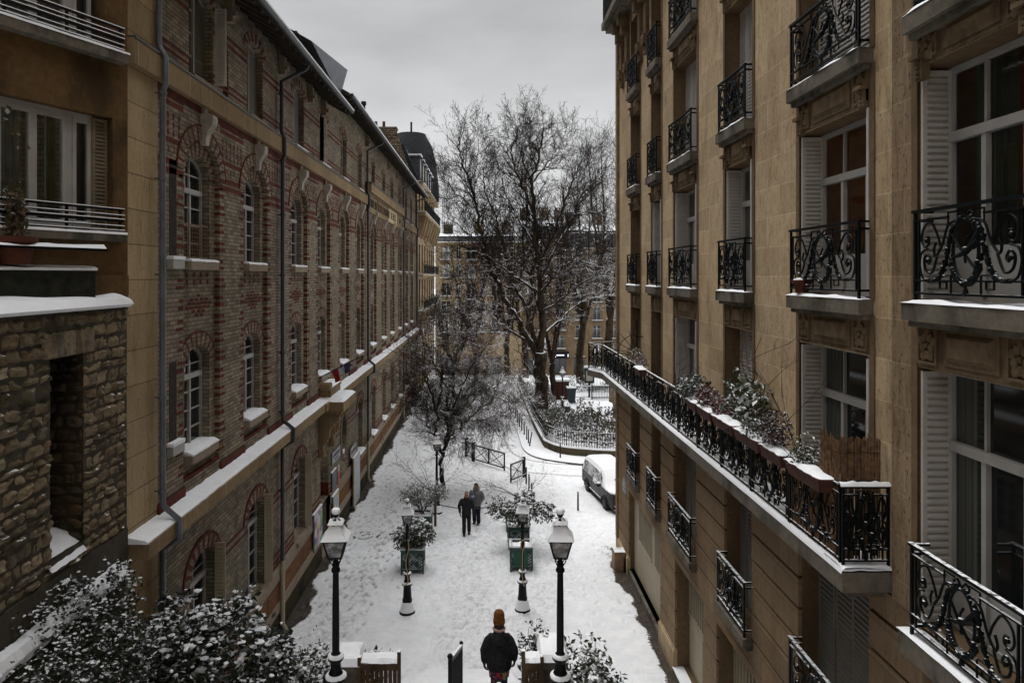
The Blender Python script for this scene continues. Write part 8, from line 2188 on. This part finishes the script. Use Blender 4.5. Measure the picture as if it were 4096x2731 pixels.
def face_parts(t, hc, fw, eye=(.02,.012,.01)):       # eyes, brows and mouth on a head centred at hc, looking to -y
    for s in (-1, 1):
        e = MB(); e.ball((hc[0]+s*.032, hc[1]-.088, hc[2]+.004), (.013,.008,.007), 0, 8, 6); e.build('eye', plain('eye_dark', eye, .2), t)
        b = MB(); b.bar((hc[0]+s*.018, hc[1]-.094, hc[2]+.026), (hc[0]+s*.05, hc[1]-.082, hc[2]+.024), .01, .008); b.build('eyebrow', plain('brow', (.03,.016,.01), .8), t)
    m_ = MB(); m_.ball((hc[0], hc[1]-.088, hc[2]-.062), (.026,.01,.006), 0, 8, 6); m_.build('mouth', plain('lips', (.19,.06,.05), .5), t)
def head(mb, c, tilt=0.0):
    x, y, z = c
    f = lambda dz: y-tilt*dz*0
    loft(mb, [(x,y-.015,z-.118,.028,.03),(x,y-.02,z-.105,.048,.062),(x,y-.012,z-.07,.063,.083),(x,y-.005,z-.02,.073,.092),(x,y,z+.03,.077,.097),(x,y+.003,z+.075,.07,.09),(x,y+.005,z+.105,.048,.062),(x,y+.005,z+.12,.02,.025)], 16)
    mb.tube([(x,y-.09,z+.012), (x,y-.112,z-.022), (x,y-.096,z-.032)], [.009,.014,.010], 8)
    for s in (-1, 1): mb.ball((x+s*.078,y+.01,z-.005), (.012,.02,.032), 0, 8, 6)
def man_front():
    p = gp(1866, 2136); t = thing('person', 'man in black jacket and trousers with dark gloves walking under the rope', 'person', (p.x, p.y, .0), .03)
    HC = (0,-.05,1.635); b = MB(); head(b, HC)
    loft(b, [(0,0,1.46,.06,.065),(0,-.02,1.55,.055,.06)]); loft(b, [(0,0,.90,.14,.1),(0,0,1.1,.14,.10),(0,0,1.3,.165,.105),(0,0,1.43,.13,.085),(0,0,1.49,.06,.06)])
    LA = [(.20,0,1.40),(.275,.0,1.14),(.30,-.06,.89)]; RA = [(-.20,0,1.40),(-.305,.03,1.15),(-.265,-.09,.92)]
    for A in (LA, RA): limbt(b, A, [.045,.038,.03])
    hand(b, LA[2], (.0,-.12,-1), (-1,-.2,0), 1, .35, 1.05, -1); hand(b, RA[2], (.08,-.15,-1), (1,-.2,0), 1, .45, 1.05, 1)
    LL = [(.095,0,.9),(.10,.03,.50),(.105,.06,.12)]; RL = [(-.095,0,.9),(-.10,-.09,.50),(-.10,-.10,.09)]
    for A in (LL, RL): limbt(b, A, [.08,.055,.04])
    for A, y in ((LL, .0), (RL, -.02)): limbt(b, [(A[2][0],A[2][1]+.02,.06),(A[2][0],A[2][1]-.13,.04)], [.04,.032])
    solid('body', b, SKIN, t, .0075)
    jm = plain('black_jacket', (.009,.0095,.013), .6, .4, 14, bump=.4); j = MB(); loft(j, [(0,0,.80,.195,.145),(0,0,.86,.20,.15),(0,0,1.05,.195,.15),(0,0,1.25,.215,.15),(0,0,1.38,.21,.135),(0,0,1.46,.13,.11),(0,0,1.52,.10,.10),(0,-.01,1.56,.105,.105)], 18)
    limbt(j, [(.18,0,1.41),(.215,0,1.36),LA[1],(.30,-.05,.93)], [.075,.085,.07,.055]); limbt(j, [(-.18,0,1.41),(-.215,0,1.36),RA[1],(-.27,-.075,.96)], [.075,.085,.072,.055]); jk = solid('jacket', j, jm, t, .011)
    z = MB(); z.ball((-.11,-.148,1.36), (.014,.008,.016), 0, 8, 6); z.build('badge', M['white'], jk)
    g_ = MB(); hand(g_, LA[2], (.0,-.12,-1), (-1,-.2,0), 1.06, .35, 1.45, -1); limbt(g_, [(.30,-.05,.95),LA[2]], [.045,.04]); solid('glove', g_, M['black_cloth'], t, .006, None, 2); g_ = MB(); hand(g_, RA[2], (.08,-.15,-1), (1,-.2,0), 1.06, .45, 1.45, 1); limbt(g_, [(-.268,-.08,.97),RA[2]], [.045,.04]); solid('glove', g_, M['black_cloth'], t, .006, None, 2)
    r = MB(); loft(r, [(0,0,.98,.165,.125),(0,0,.80,.175,.125)]); limbt(r, [(.095,0,.86),LL[1],(.107,.055,.14)], [.105,.082,.075]); limbt(r, [(-.095,0,.86),RL[1],(-.10,-.10,.12)], [.105,.085,.078]); solid('trousers', r, plain('black_trousers', (.008,.008,.010), .8, .4, 9), t, .011)
    for A in (LL, RL): s = MB(); limbt(s, [(A[2][0],A[2][1]+.03,.065),(A[2][0],A[2][1]-.06,.06),(A[2][0],A[2][1]-.165,.045)], [.058,.055,.045]); solid('shoe', s, plain('black_shoe', (.011,.011,.012), .5, .3, 9), t, .008)
    h = MB(); loft(h, [(0,-.02,1.665,.081,.10),(0,-.012,1.70,.083,.10),(0,-.01,1.735,.072,.088),(0,-.01,1.762,.04,.05)]); h.ball((0,.02,1.64), (.08,.075,.09), 0, 12, 8); solid('hair', h, plain('brown_hair', (.022,.012,.007), .6, .4, 20), t, .008)
    face_parts(t, HC, 1); bd = MB(); bd.ball((0,-.095,1.55), (.035,.03,.024), 0, 10, 8); bd.build('beard', plain('beard_brown', (.07,.03,.015), .8), t)
def man_back():
    p = gp(1905, 2096); t = thing('person', 'man in a grey hooded puffer coat looking at the phone in his hand', 'person', (p.x, p.y, 0), -.25)
    HC = (0,-.07,1.64); b = MB(); head(b, HC); loft(b, [(0,0,1.46,.06,.065),(0,-.03,1.56,.055,.06)]); loft(b, [(0,0,.90,.14,.1),(0,0,1.1,.14,.10),(0,0,1.3,.165,.105),(0,0,1.43,.13,.085),(0,0,1.49,.06,.06)])
    RA = [(-.20,0,1.40),(-.26,-.02,1.13),(-.10,-.27,1.22)]; LA = [(.20,0,1.40),(.30,.03,1.15),(.20,-.10,.98)]
    for A in (LA, RA): limbt(b, A, [.045,.038,.03])
    hand(b, RA[2], (.75,-.55,.45), (.2,.5,.8), .95, .75, 1, 1); hand(b, LA[2], (-.2,-.3,-1), (-1,0,0), .95, .5, 1, -1)
    LL = [(.095,0,.9),(.105,-.05,.50),(.11,-.02,.10)]; RL = [(-.095,0,.9),(-.095,.0,.50),(-.10,.08,.12)]
    for A in (LL, RL): limbt(b, A, [.08,.055,.04]); limbt(b, [(A[2][0],A[2][1]+.02,.06),(A[2][0],A[2][1]-.13,.04)], [.04,.032])
    solid('body', b, plain('skin_warm', (.24,.12,.07), .55, .06, 12), t, .0075)
    cm = plain('grey_puffer', (.15,.155,.155), .75, .12, 9, bump=.3); j = MB(); rg = [(0,0,.80,.20,.15)]
    for k in range(13): z = .83+k*.045; q = .012 if k % 2 else -.004; rg.append((0,0,z,.215+q,.165+q))
    rg += [(0,0,1.42,.17,.13),(0,0,1.48,.12,.11),(0,.0,1.53,.115,.115)]; loft(j, rg, 18)
    for A, e in ((LA, (.21,-.085,1.0)), (RA, (-.125,-.24,1.21))):
        a0 = Vector(A[0])+Vector((math.copysign(.01, A[0][0]),0,-.03)); pts = [a0]; 
        for k in range(1, 6): pts.append(a0.lerp(Vector(A[1]), k/6))
        for k in range(6): pts.append(Vector(A[1]).lerp(Vector(e), k/5))
        limbt(j, pts, [.092+(.008 if k % 2 else -.004)-.003*k for k in range(len(pts))])
    jk = solid('coat', j, cm, t, .011, None, 2); z = MB(); z.box(-.005,.005,-.182,-.17,.82,1.42); z.build('zip', plain('zip_dark', (.03,.03,.032), .5), jk)
    h = MB(); h.tube([(.11*math.cos(a), .02+.105*math.sin(a), 1.53+.05*math.sin(a)) for a in np.linspace(-.9, 4.04, 14)], .05, 10); h.ball((0,.10,1.56), (.12,.07,.10), 0, 12, 8); solid('hood', h, cm, t, .011)
    r = MB(); loft(r, [(0,0,.95,.165,.125),(0,0,.80,.175,.125)]); limbt(r, [(.095,0,.86),LL[1],(.11,-.015,.12)], [.11,.092,.085]); limbt(r, [(-.095,0,.86),RL[1],(-.10,.075,.14)], [.11,.092,.085]); solid('trousers', r, plain('navy_trousers', (.008,.010,.022), .85, .4, 9), t, .011)
    for A in (LL, RL):
        s = MB(); limbt(s, [(A[2][0],A[2][1]+.03,.07),(A[2][0],A[2][1]-.06,.06),(A[2][0],A[2][1]-.17,.045)], [.06,.056,.046]); so_ = solid('shoe', s, plain('dark_trainer', (.02,.02,.022), .5, .5, 9), t, .008); s = MB(); s.box(A[2][0]-.05,A[2][0]+.05,A[2][1]-.2,A[2][1]+.09,.0,.022); s.build('sole', M['white'], so_)
    h = MB(); loft(h, [(0,-.055,1.665,.087,.108),(0,-.05,1.70,.088,.106),(0,-.045,1.745,.075,.09),(0,-.045,1.775,.04,.05)]); h.ball((0,-.01,1.645), (.083,.08,.08), 0, 12, 8); solid('hat', h, plain('dark_beanie', (.022,.010,.014), .9, .3, 20), t, .008)
    face_parts(t, HC, 1); ph = MB(); ph.box(-.035,.035,-.004,.004,-.07,.07,0); o = ph.build('phone_screen', [plain('phone_blue', (.12,.16,.42), .25)], None)
    o.name = 'smartphone'; tag(o, 'pale blue phone held in the hand of the man in grey', 'phone'); o.location = t.matrix_basis @ Vector((-.035,-.33,1.30)); o.rotation_euler = (math.radians(-52), 0, -.25)
    ca = MB(); ca.box(-.037,.037,.004,.008,-.072,.072); ca.build('case', M['ironplain'], o)
def woman():
    y = 12.5; t = thing('person', 'woman seen from behind in brown knit beanie, dark fleece coat and colourful skirt', 'person', (.235, y, STZ(12.55)+.02), math.pi)
    HC = (0,-.03,1.545); b = MB(); head(b, HC); loft(b, [(0,0,1.36,.055,.06),(0,-.01,1.46,.05,.055)]); loft(b, [(0,0,.84,.15,.11),(0,0,1.05,.12,.09),(0,0,1.22,.15,.10),(0,0,1.34,.12,.08),(0,0,1.40,.055,.055)])
    LA = [(.18,0,1.30),(.27,.02,1.05),(.27,-.02,.80)]; RA = [(-.18,0,1.30),(-.275,.03,1.04),(-.285,-.06,.82)]
    for A in (LA, RA): limbt(b, A, [.042,.035,.028])
    hand(b, LA[2], (-.03,-.1,-1), (-1,-.3,0), .92, .75, 1, -1); hand(b, RA[2], (.05,-.2,-1), (1,-.3,0), .92, .75, 1, 1)
    LL = [(.09,0,.84),(.095,-.10,.47),(.09,-.03,.09)]; RL = [(-.09,0,.84),(-.09,.04,.45),(-.09,.16,.13)]
    for A in (LL, RL): limbt(b, A, [.085,.058,.042]); limbt(b, [(A[2][0],A[2][1]+.02,.06),(A[2][0],A[2][1]-.12,.04)], [.036,.03])
    solid('body', b, plain('skin_fair', (.36,.20,.15), .55, .06, 12), t, .0075)
    fl = NT('dark_fleece'); a = fl.noise(fl.obj(), 16, 5, .7); fl.bump(fl.noise(fl.obj(), 70, 3), .9, .01); fl = fl.fin(fl.mix(fl.ramp(a, .3, .7), (.010,.010,.011), (.030,.030,.032)), .95, .1)
    j = MB(); loft(j, [(0,.0,.70,.205,.155),(0,.01,.74,.225,.17),(0,.02,.85,.24,.18),(0,.01,1.0,.235,.17),(0,0,1.18,.225,.155),(0,0,1.27,.18,.13),(0,0,1.35,.11,.10),(0,.005,1.40,.085,.09)], 18)
    limbt(j, [(.15,0,1.28),(.195,.0,1.21),LA[1],(.27,-.01,.86)], [.075,.09,.082,.062]); limbt(j, [(-.15,0,1.28),(-.195,.0,1.21),RA[1],(-.283,-.045,.88)], [.075,.09,.082,.062]); co_ = solid('coat', j, fl, t, .010, None, 5)
    h = MB(); loft(h, [(0,.10,1.12,.06,.03),(0,.13,1.22,.115,.06),(0,.10,1.32,.12,.07),(0,.03,1.40,.105,.10),(0,.02,1.43,.10,.10)]); solid('hood', h, fl, t, .010, None, 4)
    s = MB(); s.tube([(.14,.155,1.30),(.03,.178,1.16),(-.10,.185,1.02),(-.2,.15,.90)], .014, 6); s.build('bag_strap', M['black_cloth'], co_)
    c = MB(); c.tube([(.095*math.cos(q), .0+.095*math.sin(q), 1.44+.012*math.sin(q*3)) for q in np.linspace(0, 6.283, 17)[:-1]], .03, 8, 0, False, True); c.build('scarf', plain('pink_scarf', (.42,.27,.22), .9, .3, 20), t, 60)
    hr = MB(); hr.ball((0,.025,1.50), (.095,.085,.085), 0, 14, 10); hr.ball((-.055,.03,1.46), (.05,.06,.05), 0, 10, 8); hr.ball((.055,.03,1.46), (.05,.06,.05), 0, 10, 8); solid('hair', hr, plain('black_hair', (.012,.008,.010), .5, .3, 30), t, .008)
    kn = NT('brown_knit'); w = kn.n('TexWave', Scale=24.0, Distortion=1.2); kn.set(w.inputs['Vector'], kn.scale(kn.obj(), (1,1,.6))); kn.bump(w.outputs['Fac'], .8, .006); kn = kn.fin(kn.mix(kn.ramp(kn.noise(kn.obj(), 30, 3), .3, .7), (.115,.045,.013), (.20,.085,.024)), .95, .1)
    ht = MB(); ht.lathe([(.10,1.515),(.108,1.53),(.110,1.60),(.100,1.607),(.098,1.61),(.100,1.67),(.092,1.72),(.07,1.755),(.035,1.772),(.003,1.775)], 22, (0,-.01,0)); ht.build('beanie', kn, t, 50)
    sk = NT('patchwork'); v = sk.n('TexVoronoi', Scale=17.0); sk.set(v.inputs['Vector'], sk.obj()); r = sk.n('ValToRGB'); sk.set(r.inputs[0], sk.n('SeparateColor', Color=v.outputs['Color']).outputs[0]); r.color_ramp.interpolation = 'CONSTANT'; el = r.color_ramp.elements
    cs = [(.33,.012,.012),(.012,.02,.06),(.01,.16,.13),(.20,.20,.12),(.012,.012,.014),(.30,.15,.03),(.25,.01,.015)]
    while len(el) < len(cs): el.new(.5)
    for i, q in enumerate(cs): el[i].position = i/len(cs); el[i].color = (*q, 1)
    sk = sk.fin(r.outputs[0], .8); s = MB(); s.lathe([(.19,.75),(.185,.66),(.175,.58),(.18,.555)], 26, (0,.01,0), 0, 1, .8)
    for i in range(len(s.v)): x, y_, z = s.v[i]; s.v[i] = (x*(1+.05*math.sin(math.atan2(y_, x)*9)), y_*(1+.05*math.sin(math.atan2(y_, x)*9)), z+(.035*math.sin(math.atan2(y_, x)*5) if z < .6 else 0))
    s.build('skirt', sk, t, 60)
    r = MB(); loft(r, [(0,0,.90,.16,.12),(0,0,.76,.165,.12)]); limbt(r, [LL[0],LL[1],(.09,-.03,.11)], [.09,.063,.048]); limbt(r, [RL[0],RL[1],(-.09,.155,.15)], [.09,.063,.048]); solid('leggings', r, plain('black_leggings', (.008,.008,.009), .8), t, .010)
    for A in (LL, RL): s = MB(); limbt(s, [(A[2][0],A[2][1]+.03,.10),(A[2][0],A[2][1],.06),(A[2][0],A[2][1]-.14,.045)], [.055,.052,.042]); solid('boot', s, plain('black_boot', (.012,.011,.011), .5), t, .008)
    for A, dd, pn, sg, tp in ((LA,(-.03,-.1,-1),(-1,-.3,0),-1,(.27,-.012,.86)), (RA,(.05,-.2,-1),(1,-.3,0),1,(-.284,-.045,.88))): g_ = MB(); hand(g_, A[2], dd, pn, .97, .75, 1.4, sg); limbt(g_, [tp, A[2]], [.043,.036]); solid('glove', g_, M['black_cloth'], t, .006, None, 2)
man_front(); man_back(); woman()
